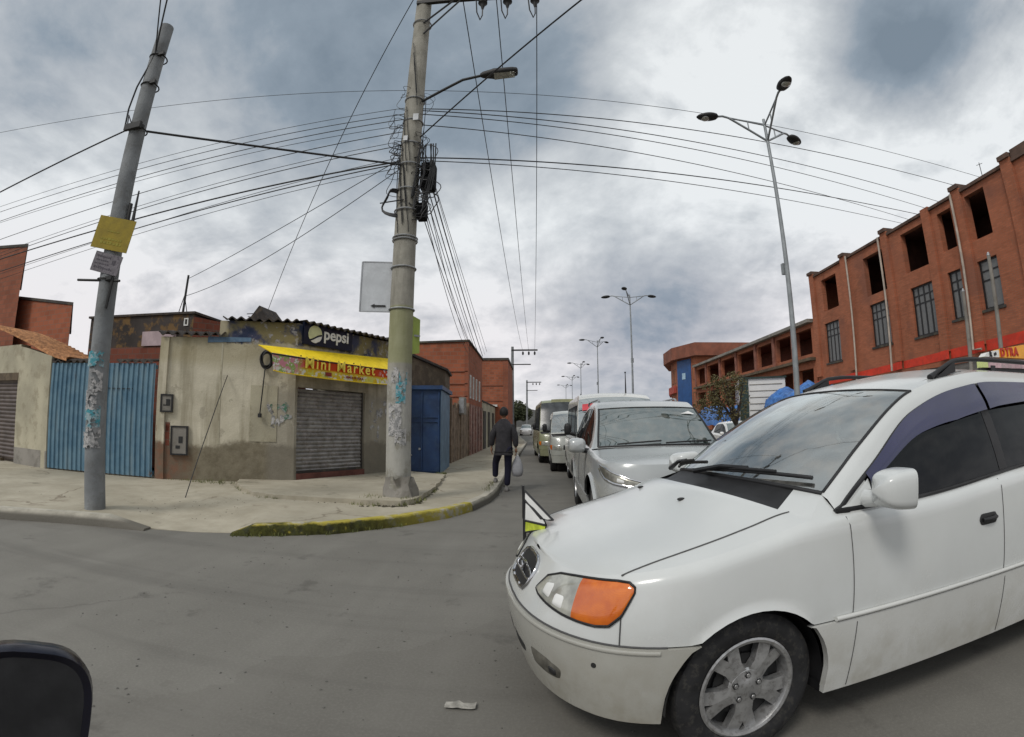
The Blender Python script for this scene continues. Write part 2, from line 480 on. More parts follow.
    cw.grid([[p + Vector((.03, 0, -.012)) for p in a[ce:len(a) - ce]], [p.lerp(q, .5) + Vector((0, 0, -.022)) for p, q in zip(a, bb)][ce:len(a) - ce], [q + Vector((-.01, 0, .004)) for q in bb[ce:len(a) - ce]]])
    if ce:
        cs = MB(); r0 = sh.rung(pc) if False else a
        for k0, k1 in ((0, ce + 1), (len(a) - ce - 1, len(a))): cs.grid([[p for p in a[k0:k1]], [p.lerp(q, .5) for p, q in zip(a[k0:k1], bb[k0:k1])], [q for q in bb[k0:k1]]])
        b0 = sp(us[0]); cs.grid([[a[-1], bb[-1]], [b0, bb[-1] + Vector((-.001, 0, 0))]]); cs.grid([[a[0], bb[0]], [mir(b0), bb[0] + Vector((-.001, 0, 0))]])
        body.add(cs.v, cs.f)
    parts['body'] = obj('body', body, M['paint'], root, smooth=40)
    parts['cowl'] = obj('cowl', cw, M['black'], root, smooth=40)
    ub = MB(); xn, xt = S['outline'][0][0], S['outline'][-1][0]; W = S['W']
    ub.bbox(xt + .2, xn - .22, -W * .60, W * .60, S['zb'] - .03, S['zb'] + .12)
    ub.bbox(ax[1] + ar[1], ax[0] - ar[0], -W + .05, W - .05, S['zb'] - .005, S['zb'] + .12)
    for axx, az, rr in S['arches']:
        for sg in (1, -1):
            rows = []
            for y in (W - .045, W - .30):
                rows.append([(axx + (rr - .004) * math.cos(t), sg * y, az + (rr - .004) * math.sin(t)) for t in [R(-4 + 188 * k / 20) for k in range(21)]])
            ub.grid(rows)
            ub.poly([(axx + rr * math.cos(t), sg * (W - .30), az + rr * math.sin(t)) for t in [R(-4 + 188 * k / 20) for k in range(21)]])
    parts['underbody'] = obj('underbody', ub, M['black'], root, smooth=40, recalc=False)
    sh.siderow, sh.toprow, sh.winz, sh.rung, sh.sp, sh.topz = siderow, toprow, winz, rung, sp, topz
    return sh, parts

def line_on(mb, pts, r=.003, n=5): mb.tube(pts, r, n)

def wheel(root, x, y, r, w, rim_r, M, side=1, spokes=5, detail=True):
    """tyre with shoulder and sidewall, alloy rim with split spokes, hub and nuts; axis along y, outside face at side*y"""
    m = Matrix.Translation((x, side * y, r)) @ Matrix.Rotation(R(-90) * side, 4, 'X')
    h = w
    prof = [(rim_r, -h), (r * .86, -h), (r * .97, -h * .9), (r, -h * .75), (r, -h * .25), (r * .975, -h * .10), (r * .93, -.012), (r * .85, .0), (rim_r + .035, -.004), (rim_r + .012, -.010), (rim_r, -.016), (rim_r, -.05)]
    ty = obj('wheel', MB().lathe(prof, 48, m), M['tyre'], root, smooth=35)
    rm = MB()
    rm.lathe([(rim_r + .004, -.010), (rim_r - .004, -.006), (rim_r - .016, -.010), (rim_r - .022, -.022), (rim_r - .026, -.09)], 48, m)
    zf = -.018
    def P(rad, ang, z): return m @ Vector((rad * math.cos(ang), rad * math.sin(ang), z))
    if detail:
        rm.lathe([(.001, zf + .002), (.03, zf + .002), (.034, zf), (.075, zf - .004), (.085, zf - .012), (.085, zf - .05)], 32, m)
        for k in range(spokes):
            a = 2 * math.pi * k / spokes + R(90)
            half = math.pi / spokes
            # one broad spoke with a V slot near the rim
            wo, wi = half * .58, half * .92
            ro, ri = rim_r - .018, .075
            for sg in (1, -1):
                A = [P(ri, a, zf - .004), P(ro * .80, a, zf - .004), P(ro, a + sg * wo * .22, zf - .008), P(ro, a + sg * wo, zf - .014), P(ro * .60, a + sg * wo * .98, zf - .008), P(ri, a + sg * wi, zf - .006)]
                B = [p + (m.to_3x3() @ Vector((0, 0, -.035))) for p in A]
                n = len(A); rm.add(A + B, [tuple(range(n))] + [(i, (i + 1) % n, n + (i + 1) % n, n + i) for i in range(n)])
        for k in range(spokes):
            a = 2 * math.pi * k / spokes + R(90) + math.pi / spokes
            c = P(.056, a, zf + .002); mm = Matrix.Translation(c) @ m.to_3x3().to_4x4()
            rm.lathe([(.0005, .004), (.008, .004), (.011, -.002), (.0135, -.004)], 10, mm)
    else:
        rm.lathe([(.001, zf), (rim_r * .3, zf), (rim_r * .9, zf - .03), (rim_r * .97, zf - .01)], 24, m)
    rim = obj('rim', rm, M['rim'], ty, smooth=30)
    dk = MB().lathe([(.001, -.08), (rim_r - .02, -.08)], 24, m)  # full-width dark disc filling the space behind the spokes
    dk.lathe([(.001, -.065), (rim_r * .62, -.065), (rim_r * .62, -.08)], 24, m)
    obj('wheel_backing', dk, M['dark'], ty, smooth=30)
    if detail:
        nt = MB()
        for k in range(spokes):
            a = 2 * math.pi * k / spokes + R(90) + math.pi / spokes
            c = P(.056, a, zf + .0035); mm = Matrix.Translation(c) @ m.to_3x3().to_4x4()
            nt.lathe([(.0005, .001), (.013, .0), (.015, -.004)], 6, mm)
        obj('wheel_nut', nt, M['dark'], ty)
    return ty

def surf_patch(sh, ptop, pbot, n=24, m=10, off=.008):
    """patch on the lower shell between two curves given as lists of (outline length, height)"""
    f1, f0 = [Vector(p) for p in ptop], [Vector(p) for p in pbot]
    def at(c, t):
        t *= len(c) - 1; i = min(len(c) - 2, int(t)); return c[i].lerp(c[i + 1], t - i)
    rows = []
    for i in range(n + 1):
        a, b = at(f1, i / n), at(f0, i / n); r = []
        for j in range(m + 1):
            t = j / m; q = b.lerp(a, t); bul = off * (1 - (2 * t - 1) ** 4 * .7) * (1 - (2 * i / n - 1) ** 6 * .5)
            r.append(sh.pt(q.x, q.y, bul))
        rows.append(r)
    return rows
# ------------------------------------------------------------------ materials for vehicles
V = {}
V['tyre'] = mat('tyre_rubber', (.018, .018, .019), .75, .35, 14, spec=.3, c2=(.07, .065, .055), amount=.35)
V['rim'] = mat('alloy_rim', (.42, .42, .42), .36, .2, 20, metal=.75, c2=(.12, .11, .10), amount=.4)
V['dark'] = mat('dark_metal', (.02, .02, .02), .6, .3, 10)
V['black'] = mat('black_plastic', (.014, .014, .015), .5, .3, 12)
V['chrome'] = mat('chrome_trim', (.55, .55, .56), .14, .1, 12, metal=1)
V['seam'] = mat('panel_gap', (.07, .07, .07), .8, .1)
V['white'] = mat_paint('white_car_paint', (.55, .565, .555), dirt=.38, dcol=(.36, .345, .30), zlo=.25, zhi=.95)
V['beige'] = mat_paint('beige_lower_paint', (.375, .37, .335), dirt=.7, dcol=(.20, .175, .12), zlo=.2, zhi=.62)
V['sidelow'] = mat_paint('white_lower_paint', (.54, .545, .525), dirt=.6, dcol=(.24, .215, .15), zlo=.22, zhi=.66)
V['glass'] = mat_glass('dark_window_glass', (.03, .026, .04), .08, .03, .0, .5, .03)
V['ws'] = mat_glass('windshield_glass', (.70, .74, .72), .66, .03, .28, 1.4, .42)  # heavy dust share partly stands for the pale cloud reflection
V['visor'] = mat('wind_deflector_plastic', (.014, .014, .060), .22, .15, 4, spec=.6, **{'Coat Weight': .5})
V['lens'] = mat('clear_lens', (.34, .34, .30), .10, .35, 14, spec=.7, **{'Coat Weight': 1.0, 'Coat Roughness': .03})
V['lensdark'] = mat('headlight_reflector', (.30, .29, .25), .2, .5, 9, metal=.5)
def mat_amber():
    t = NT('amber_lens'); p = t.objco()
    w = t.n('ShaderNodeTexWave', Scale=150.0, Distortion=.0); w.bands_direction = 'DIAGONAL'; t.l(p, w.inputs[0])
    n = t.ramp(t.noise(p, 9, 3), .3, .7)
    c = t.mix(n, (.46, .085, .003), (.66, .165, .006)); c = t.mix(t.math('MULTIPLY', w.outputs['Fac'], .18), c, (.45, .07, .004))
    t.bump(w.outputs['Fac'], .1, .002)
    return t.done(c, .12, 0, .6, **{'Coat Weight': 1.0, 'Coat Roughness': .03, 'Emission Color': (.6, .12, .0, 1), 'Emission Strength': .05})
V['amber'] = mat_amber()
V['seat'] = mat('seat_fabric', (.05, .05, .055), .9, .3, 8)
V['offwhite'] = mat('white_plastic', (.7, .7, .68), .5, .15, 6)

def white_minivan():
    root = thing('minivan', 'dirty white minivan with taxi sign on its roof and amber indicator, cutting across the street', 'minivan', (.645, 2.565, 0), R(191))
    S = dict(W=.845, cx=-1.4, zb=.228, zm=.62, zf=.55, split=.565, slant=.13, chin=.10, tail_slant=.05,
        outline=[(.795, 0), (.788, .18), (.755, .36), (.69, .52), (.59, .655), (.465, .745), (.295, .802), (.05, .828), (-.4, .842), (-1.2, .848), (-2.2, .848), (-2.9, .835), (-3.3, .80), (-3.52, .70), (-3.62, .5), (-3.66, .25), (-3.665, 0)],
        shoulder=[(.795, .775), (.70, .785), (.60, .80), (.45, .828), (.2, .872), (-.1, .935), (-.30, .978), (-.45, .988), (-.96, 1.0), (-1.91, 1.07), (-2.8, 1.11), (-3.665, 1.11)],
        arches=[(-.03, .30, .368), (-2.765, .30, .368)], cuts=[-.50, -1.62, -2.55, .50],
        doors=[(-.50, -1.62), (-1.62, -2.55)], hood_end=-.30, cowl_edge=2, nu=14, ncol=110, lip=.012,
        crown=[(.795, .0), (.69, .012), (.5, .045), (.2, .078), (-.1, .092), (-.33, .098), (-3.5, .02)],
        bow=[(.795, 0), (.4, 0), (.1, .05), (-.33, .22), (-.6, .1), (-1, 0), (-3.6, 0)],
        ws=-.45, tail_u=-3.56, rail_z=[(-.45, 1.06), (-.55, 1.14), (-.71, 1.258), (-1.0, 1.43), (-1.18, 1.508), (-1.5, 1.582), (-1.9, 1.620), (-2.6, 1.610), (-3.1, 1.545), (-3.3, 1.47), (-3.48, 1.25), (-3.56, 1.12)],
        rail_y=[(-.45, .695), (-.55, .685), (-.71, .665), (-1.18, .60), (-1.9, .59), (-2.6, .585), (-3.3, .57), (-3.56, .68)],
        win_top=[(-.45, .99), (-.71, 1.155), (-1.11, 1.395), (-1.5, 1.505), (-1.89, 1.545), (-2.6, 1.535), (-3.1, 1.46), (-3.56, 1.0)],
        sweep=[(-.45, .20), (-1.19, .12), (-1.6, .03), (-3.0, 0), (-3.56, -.08)],
        roof_crown=[(-.45, .05), (-1.19, .034), (-2, .06), (-3, .06), (-3.56, .02)],
        windows=[(-.66, -1.69), (-1.77, -2.52), (-2.62, -3.2)], windshield=(-.455, -1.19), rear_glass=(-3.30, -3.52), black_pillar=True, ncab=90)
    M = dict(V, paint=V['white'], lower=V['beige'], clad=V['sidelow'], glass=V['glass'], ws=V['ws'])
    sh, P = build_vehicle(S, root, M)
    for x in (-.03, -2.765):
        for sd in (1, -1): wheel(root, x, .80, .322, .195, .214, V, sd)
    # dark joints between panels
    sm = MB()
    def side(x, z, o=.002):
        p = sh.p_at_x(x); return sh.pt(p, z, o)
    def vseam(x, z0, z1, dx=0.0):
        pts = [side(x + dx * (k / 12) ** 2, z0 + (z1 - z0) * k / 12) for k in range(13)]
        sm.tube(pts, .0018, 5); sm.tube([mir(p) for p in pts], .0018, 5)
    vseam(-.50, .565, .98, .02); vseam(-1.62, .565, 1.04); vseam(-2.55, .565, 1.09)
    bump_seam = [sh.pt(p, .563, .002) for p in sh.ps if sh.base(p)[0].x > .335]
    sm.tube(bump_seam, .0045, 5); sm.tube([mir(p) for p in bump_seam], .0045, 5)
    v = [side(.50, .565 + (.70 - .565) * k / 5) for k in range(6)]; sm.tube(v, .003, 5); sm.tube([mir(p) for p in v], .003, 5)
    # hood edge: from the headlamp's upper corner back to the pillar
    hs = []
    for k in range(25):
        x = .52 + (-.31 - .52) * k / 24; p = sh.p_at_x(x); r = sh.rung(p); e = r[-1]; yy = .655 + .03 * k / 24
        a = yy / e.y; i = (a + 1) / 2 * 24; j = min(23, int(i)); q = r[j].lerp(r[j + 1], i - j); hs.append(q + Vector((0, 0, .001)))
    sm.tube(hs, .004, 5); sm.tube([mir(p) for p in hs], .004, 5)
    obj('panel_gap', sm, V['seam'], root, smooth=60)
    # side rub strip along the doors
    rs = MB(); pts = [side(x, .572 + .0 * x, .010) for x in [-.40 - 2.0 * k / 40 for k in range(41)]]
    rs.tube(pts, .011, 8); rs.tube([mir(p) for p in pts], .011, 8)
    obj('rub_strip', rs, V['sidelow'], root, smooth=60)
    cs = MB()
    for x in (-.52, -1.62):
        pts = [side(x, .24 + .3 * k / 8, .013) for k in range(9)]; cs.tube(pts, .002, 5); cs.tube([mir(p) for p in pts], .002, 5)
    obj('cladding_joint', cs, V['seam'], root)
    # window rubber and wind deflector
    wr = MB(); vz = {}
    for sg in (1, -1):
        us = [-.445 - (3.2 - .445) * k / 60 for k in range(61)]
        def W(u, top, o=.0): 
            lo, hi = sh.winz(u); z = hi if top else lo
            q = sh.siderow(u, z, z, 1, o)[0]; return Vector((q.x, sg * q.y, q.z))
        wr.tube([W(u, True) for u in us], .011, 6); wr.tube([W(u, False) for u in us], .010, 6)
        wr.tube([W(-.45, False), W(-.52, False)], .014, 6)
        for a, b in ((-.67, -1.715), (-1.745, -2.50)):
            n = 24; rows = []
            for k in range(n + 1):
                u = a + (b - a) * k / n; lo, hi = sh.winz(u); d = .135 * min(1, (.22 + 1.1 * k / n)) if a > -1 else .135 - .05 * k / n
                row = []
                for j in range(5):
                    z = hi + .012 - (d + .012) * j / 4; z = max(z, lo + .02); q = sh.siderow(u, min(z, hi), min(z, hi), 1, .006 + .022 * math.sin(j / 4 * 1.9))[0]
                    row.append(Vector((q.x, sg * q.y, z)))
                rows.append(row)
            vz.setdefault((sg, a), MB()).grid(rows)
    obj('window_rubber', wr, V['black'], root, smooth=60)
    for mb in vz.values(): obj('wind_deflector', mb, V['visor'], root, smooth=60)
    # windshield rubber
    wb = MB(); us = [-.46 - (1.19 - .46) * k / 20 for k in range(21)]
    for sg in (0, -1): wb.tube([sh.toprow(u)[sg] + Vector((0, 0, .0)) for u in us], .008, 6)
    wb.tube(sh.toprow(-1.19), .007, 6); wb.tube(sh.toprow(-.455), .012, 6)
    obj('windshield_rubber', wb, V['black'], root, smooth=60)
    # headlights with amber corner
    def pz(x, z): return (sh.p_at_x(x), z)
    def py(y, z):
        for i in range(len(sh.fine)):
            if sh.fine[i].y >= y: return (sh.arc[i], z)
    for sg in (1, -1):
        top = [py(.285, .672), py(.33, .728), py(.42, .758), py(.52, .772), py(.60, .781), py(.66, .789), py(.71, .797), py(.738, .798), py(.748, .785)]
        bot = [py(.285, .662), py(.33, .650), py(.42, .638), py(.52, .628), py(.60, .624), py(.66, .624), py(.70, .634), py(.725, .675), py(.748, .765)]
        rows = surf_patch(sh, top, bot, 40, 12, .014)
        F = (lambda r: r) if sg > 0 else (lambda r: [mir(p) for p in r])
        cut = 18
        L = obj('headlight', MB().grid([F(r) for r in rows[:cut + 1]]), V['lens'], root, smooth=60)
        obj('indicator_lens', MB().grid([F(r) for r in rows[cut:]]), V['amber'], L, smooth=60)
        fr = MB(); ring = [r[-1] for r in rows] + [r[0] for r in rows[::-1]]
        fr.tube(F(ring + ring[:1]), .006, 6); obj('lamp_surround', fr, V['black'], L, smooth=60)
        bd = MB()
        inner = surf_patch(sh, [py(.36, .715), py(.43, .735)], [py(.36, .665), py(.43, .652)], 10, 6, .017); bd.grid([F(r) for r in inner])
        inner = surf_patch(sh, [py(.45, .70), py(.52, .705)], [py(.45, .645), py(.52, .64)], 10, 6, .017); bd.grid([F(r) for r in inner])
        obj('reflector', bd, V['offwhite'], L, smooth=60)
    # grille between the lamps: chrome frame, dark mesh, bars, round badge
    rows = surf_patch(sh, [(.0, .755), (.09, .752), (.15, .738), (.18, .71)], [(.0, .615), (.09, .615), (.15, .622), (.175, .645)], 20, 8, .004)
    gm = MB(); both(gm, rows); gr = obj('grille', gm, V['black'], root, smooth=50)
    cb = MB(); edge = [r[-1] for r in rows] + [r[0] for r in rows[::-1]]
    for F in (lambda r: r, lambda r: [mir(p) for p in r]):
        cb.tube(F(edge), .012, 6)
        for k in (3, 5): cb.tube(F([r[k] + Vector((.006, 0, 0)) for r in rows]), .007, 6)
    obj('grille_bar', cb, V['chrome'], gr, smooth=60)
    bg = MB(); c = sh.pt(0, .69, .02); m = Matrix.Translation(c) @ Matrix.Rotation(R(90), 4, 'Y')
    bg.lathe([(.014, 0), (.022, .005), (.026, 0), (.022, -.006)], 24, m)
    obj('badge', bg, V['chrome'], gr, smooth=60)
    # bumper: lower intake, fog lamp recess, small tow-hook hole
    bi = MB(); both(bi, surf_patch(sh, [(.0, .41), (.10, .41), (.20, .405), (.27, .39)], [(.0, .31), (.10, .31), (.20, .315), (.26, .335)], 20, 4, .014))
    FB = P['front_bumper']; obj('intake', bi, V['dark'], FB, smooth=50)
    fg = MB(); both(fg, surf_patch(sh, [py(.32, .43), py(.45, .425), py(.545, .40)], [py(.34, .335), py(.45, .325), py(.53, .335)], 14, 5, .020)); obj('fog_lamp', fg, mat('fog_recess', (.09, .085, .07), .6, .5, 18), FB, smooth=50)
    fg = MB(); both(fg, surf_patch(sh, [py(.47, .40), py(.52, .39)], [py(.47, .345), py(.515, .348)], 6, 4, .026)); obj('fog_lamp', fg, V['dark'], FB, smooth=50)
    q, n = sh.base(py(.665, .47)[0]); m = Matrix.Translation(sh.pt(py(.665, .47)[0], .47, .013)) @ Vector((n.x, n.y, 0)).to_track_quat('Z', 'Y').to_matrix().to_4x4()
    obj('tow_hole', MB().lathe([(.0005, .001), (.010, .001), (.012, -.004)], 14, m), V['dark'], FB)
    lp = MB(); pts = [sh.pt(p, .545, .012) for p in sh.ps if sh.base(p)[0].x > .36]; lp.tube(pts, .009, 6); lp.tube([mir(p) for p in pts], .009, 6)
    obj('bumper_ridge', lp, V['beige'], FB, smooth=60)
    # mirrors with sail
    for sg in (1, -1):
        def Q(x, y, z): return Vector((x, sg * y, z))
        mb = MB(); n = 12; rows = []
        for i in range(9):          # rounded shell, open towards the rear
            t = i / 8; xx = -.67 + .15 * math.sin(t * math.pi / 2); s = math.cos(t * math.pi / 2) ** .42
            rows.append([Q(xx + .02 * math.cos(a) , .94 + .088 * s * abs(math.cos(a)) ** .45 * (1 if math.cos(a) > 0 else -1) - .03 * (1 - s), 1.095 + .082 * s * abs(math.sin(a)) ** .45 * (1 if math.sin(a) > 0 else -1)) for a in [2 * math.pi * k / 28 for k in range(28)]])
        mb.grid(rows, True); mo = obj('wing_mirror', mb, V['white'], root, smooth=50)
        gm = MB(); gm.poly([p + Vector((.01, 0, 0)) for p in rows[0]]); obj('mirror_glass', gm, V['chrome'], mo)
        st = MB(); st.tube([Q(-.60, .80, 1.045), Q(-.60, .87, 1.05), Q(-.60, .93, 1.06)], [.04, .034, .03], 10); obj('mirror_arm', st, V['white'], mo, smooth=60)
        sl = MB(); rr_ = []
        for u in (-.475, -.53, -.60, -.67):
            lo, hi = sh.winz(u); r_ = sh.siderow(u, lo + .012, max(lo + .013, hi - .012), 4, .012); rr_.append([Q(p.x, p.y, p.z) for p in r_])
        sl.grid(rr_); obj('mirror_sail', sl, V['white'], mo)
    # door handles
    for sg, nm in ((1, 'left'), (-1, 'right')):
        for k, x in ((0, -1.475), (1, -2.40)):
            d = P['door%d%s' % (k, nm)]; mb = MB()
            c = side(x, .855, .004); rows = []
            for i in range(11):
                u = x - .08 + .16 * (.5 - .5 * math.cos(math.pi * i / 10)); h = .026 * (1 - abs(math.cos(math.pi * i / 10)) ** 12) + .002
                rows.append([side(u, .855 + h * math.cos(a), .002 + .003 * math.sin(a)) for a in [math.pi * j / 6 for j in range(7)]])
            if sg < 0: rows = [[mir(p) for p in r] for r in rows]
            mb.grid(rows); ho = obj('handle', mb, V['dark'], d, smooth=50)
            pts = [side(x - .062 + .124 * i / 8, .858 - .004 * i / 8, .010 + .010 * math.sin(math.pi * i / 8)) for i in range(9)]
            mb = MB(); mb.tube(pts if sg > 0 else [mir(p) for p in pts], .010, 8); obj('handle_bar', mb, V['black'], ho, smooth=60)
    # roof bars
    for sg in (1, -1):
        pts = []
        for k in range(31):
            u = -1.42 - 1.75 * k / 30; q = sh.siderow(u, sh.topz(u), sh.topz(u), 1)[1]
            h = .062 * min(1, math.sin(math.pi * k / 30) * 2.6) + .004
            pts.append(Vector((u, sg * (q.y - .035), q.z + h + .012)))
        mb = MB(); mb.tube(pts, [.014 + .006 * (1 if k in (0, 30) else 0) for k in range(31)], 8)
        for k in (0, 30):
            b = pts[k]; w = pts[4 if k == 0 else 26]; d = (w - b)
            mb.add([b + Vector((0, .016, -.02)), b + Vector((0, -.016, -.02)), w + Vector((0, .014, -.06)), w + Vector((0, -.014, -.06)), w + Vector((0, .014, 0)), w + Vector((0, -.014, 0))], [(0, 1, 3, 2), (0, 2, 4), (1, 5, 3), (0, 4, 5, 1), (2, 3, 5, 4)])
        obj('roof_bar', mb, V['black'], root, smooth=60)
    # roof seam ditch
    rd = MB()
    for sg in (1, -1):
        rd.tube([Vector((u, sg * (sh.siderow(u, sh.topz(u), sh.topz(u), 1)[1].y - .055), sh.toprow(u)[1].z + .0)) for u in [-1.26 - .5 * k / 12 for k in range(13)]], .003, 5)
    obj('roof_joint', rd, V['seam'], root)
    # wipers and washer jets
    wp = MB()
    for y0, y1 in ((.02, .62), (-.62, -.04)):
        pts = []
        for k in range(13):
            y = y0 + (y1 - y0) * k / 12; u = -.458 - .04 * (k / 12); r = sh.toprow(u); a = y / r[-1].y; i = (a + 1) / 2 * 20; j = min(19, int(i)); pts.append(r[j].lerp(r[j + 1], i - j) + Vector((.02, 0, .022)))
        wp.tube(pts, .010, 6); wp.tube([p + Vector((.008, 0, .012)) for p in pts[3:10]], .009, 6)
        wp.tube([pts[0] + Vector((.05, -.03, -.01)), pts[3] + Vector((.02, 0, .02)), pts[6] + Vector((0, 0, .02))], [.016, .012, .008], 6)
    obj('wiper', wp, V['black'], root, smooth=60)
    wj = MB()
    for y in (.25, -.25):
        r = sh.rung(sh.p_at_x(-.10)); a = y / r[-1].y; i = (a + 1) / 2 * 24; j = int(i); q = r[j].lerp(r[j + 1], i - j); wj.ball(q + Vector((0, 0, .004)), (.022, .012, .008), 10, 6)
    obj('washer_jet', wj, V['dark'], root, smooth=60)
    # pennant on a short black staff at the far front corner: two pointed flags with black edging
    pn = MB(); B = Vector((.655, -.42, .76))
    pn.tube([B + Vector((.01, 0, -.06)), B + Vector((.012, 0, .10)), B + Vector((.02, 0, .275))], [.010, .009, .008], 8)
    pn.bbox(.665, .675, -.452, -.425, .84, .94)
    st = obj('pennant_staff', pn, V['black'], root, smooth=60)
    def flag(pts, m, name):
        o = MB(); Pp = [Vector(p) for p in pts]; o.poly(Pp); o.poly([p + Vector((.003, 0, 0)) for p in Pp][::-1]); obj(name, o, m, st, recalc=False)
        e = MB(); e.tube(Pp + Pp[:1], .0065, 6); return e
    X = .667
    def FP(y, z): return (X - (y + .42) * .55, y, z - .03)
    e = flag([FP(-.42 + .005, 1.035), FP(-.20, .90), FP(-.29, .895), FP(-.415, .985)], V['offwhite'], 'pennant')
    e2 = flag([FP(-.412, .975), FP(-.34, .94), FP(-.27, .895), FP(-.25, .865), FP(-.412, .865)], V['offwhite'], 'pennant')
    e3 = flag([FP(-.412, .862), FP(-.25, .862), FP(-.26, .835), FP(-.34, .815), FP(-.412, .795)], mat('yellow_pennant', (.50, .58, .05), .6, .3, 20), 'pennant')
    for q in (e, e2, e3): pass
    allv = MB()
    for q in (e, e2, e3): allv.add(q.v, q.f)
    obj('pennant_edge', allv, V['black'], st, smooth=60)
    # cabin: floor, dashboard, seats, steering wheel
    cb = MB(); cb.bbox(-3.3, -.5, -.74, .74, .42, .46)
    cb.add([(-.42, -.70, .965), (-.42, .70, .965), (-.95, .70, .92), (-.95, -.70, .92), (-.95, .70, .62), (-.95, -.70, .62)], [(0, 1, 2, 3), (3, 2, 4, 5)])
    dash = obj('dashboard', cb, V['seat'], root)
    for y in (.36, -.36):
        s = MB(); s.box((-1.55, y, .62), (.50, .48, .16)); s.box((-1.83, y, .92), (.14, .46, .62), ry=R(-14)); s.box((-1.91, y, 1.30), (.10, .26, .18), ry=R(-14))
        obj('seat', s, V['seat'], root, bevel=.03, smooth=50)
    s = MB(); s.box((-2.7, 0, .62), (.50, 1.3, .16)); s.box((-2.98, 0, .92), (.14, 1.3, .62), ry=R(-14)); obj('seat', s, V['seat'], root, bevel=.03, smooth=50)
    sw = MB(); m = Matrix.Translation((-1.12, .36, .93)) @ Matrix.Rotation(R(-65), 4, 'Y')
    sw.lathe([(.18 + .014 * math.cos(a), .014 * math.sin(a)) for a in [2 * math.pi * k / 8 for k in range(9)]], 28, m); sw.tube([m @ Vector((-.18, 0, 0)), m @ Vector((0, 0, -.03)), m @ Vector((.18, 0, 0))], .018, 6); sw.tube([m @ Vector((0, 0, -.02)), Vector((-.9, .36, .8))], .03, 8)
    obj('steering_wheel', sw, V['black'], root, smooth=60)
    hg = MB(); hg.tube([(-1.20, .02, 1.50), (-1.19, .02, 1.42)], .003, 5); hg.box((-1.19, .02, 1.37), (.015, .05, .11)); hg.tube([(-1.19, .02, 1.31), (-1.19, .02, 1.27), (-1.19, .045, 1.245), (-1.19, .07, 1.26)], .009, 6)
    hg.box((-1.24, .0, 1.52), (.03, .22, .06)); obj('hanging_ornament', hg, V['offwhite'], root, smooth=50)
    hl = MB(); hl.grid([[p + Vector((0, 0, -.02)) for p in sh.toprow(u)] for u in [-1.26 - 2.0 * k / 10 for k in range(11)]]); obj('headliner', hl, V['seat'], root, smooth=60)
    # taxi sign across the roof, behind the front rail: a thing of its own
    return sh
ips = white_minivan()
# ------------------------------------------------------------------ ground
def mat_road():
    t = NT('dusty_concrete_road'); p = t.pos()
    big = t.ramp(t.noise(p, .22, 6, .6), .3, .7); mid = t.ramp(t.noise(p, 1.3, 7, .62), .3, .72); fine = t.noise(p, 60, 5, .7); grit = t.noise(p, 260, 2, .6)
    streak = t.ramp(t.noise(p, .5, 6, .6, (3.0, .25, 1)), .45, .75)
    base = t.mix(big, (.140, .134, .118), (.190, .182, .160))
    base = t.mix(t.math('MULTIPLY', mid, .35), base, (.10, .094, .083))
    base = t.mix(t.math('MULTIPLY', streak, .25), base, (.25, .24, .215))
    base = t.mix(t.math('MULTIPLY', t.ramp(fine, .42, .7), .28), base, (.27, .255, .23))
    base = t.mix(t.math('MULTIPLY', t.ramp(grit, .60, .72), .30), base, (.085, .08, .07))
    vo = t.n('ShaderNodeTexVoronoi', Scale=.33); vo.feature = 'DISTANCE_TO_EDGE'
    mp = t.n('ShaderNodeVectorMath'); mp.operation = 'ADD'; nz = t.n('ShaderNodeTexNoise', Scale=1.4, Detail=6.0); t.l(p, nz.inputs[0])
    sc_ = t.n('ShaderNodeVectorMath'); sc_.operation = 'SCALE'; sc_.inputs['Scale'].default_value = .9; t.l(nz.outputs['Color'], sc_.inputs[0]); t.l(p, mp.inputs[0]); t.l(sc_.outputs[0], mp.inputs[1]); t.l(mp.outputs[0], vo.inputs['Vector'])
    crack = t.math('MULTIPLY', t.ramp(vo.outputs['Distance'], .012, .0), t.math('MULTIPLY', t.ramp(t.noise(p, .3, 3), .50, .60), .3))
    base = t.mix(crack, base, (.06, .055, .05))
    track = t.noise(p, .9, 6, .65, (.16, 2.2, 1)); base = t.mix(t.math('MULTIPLY', t.ramp(track, .48, .70), .32), base, (.085, .08, .072))
    patch = t.n('ShaderNodeTexVoronoi', Scale=.16); t.l(mp.outputs[0], patch.inputs['Vector']); ps = t.n('ShaderNodeSeparateXYZ'); t.l(patch.outputs['Color'], ps.inputs[0]); base = t.mix(t.math('MULTIPLY', t.ramp(ps.outputs[0], .2, .8), .30), base, (.12, .112, .098))
    stain = t.math('MULTIPLY', t.ramp(t.noise(p, 2.2, 5, .6), .60, .70), .5); base = t.mix(stain, base, (.075, .07, .062))
    t.bump(t.math('ADD', fine, t.math('MULTIPLY', grit, .5)), .22, .012)
    return t.done(base, .82, 0, .3)
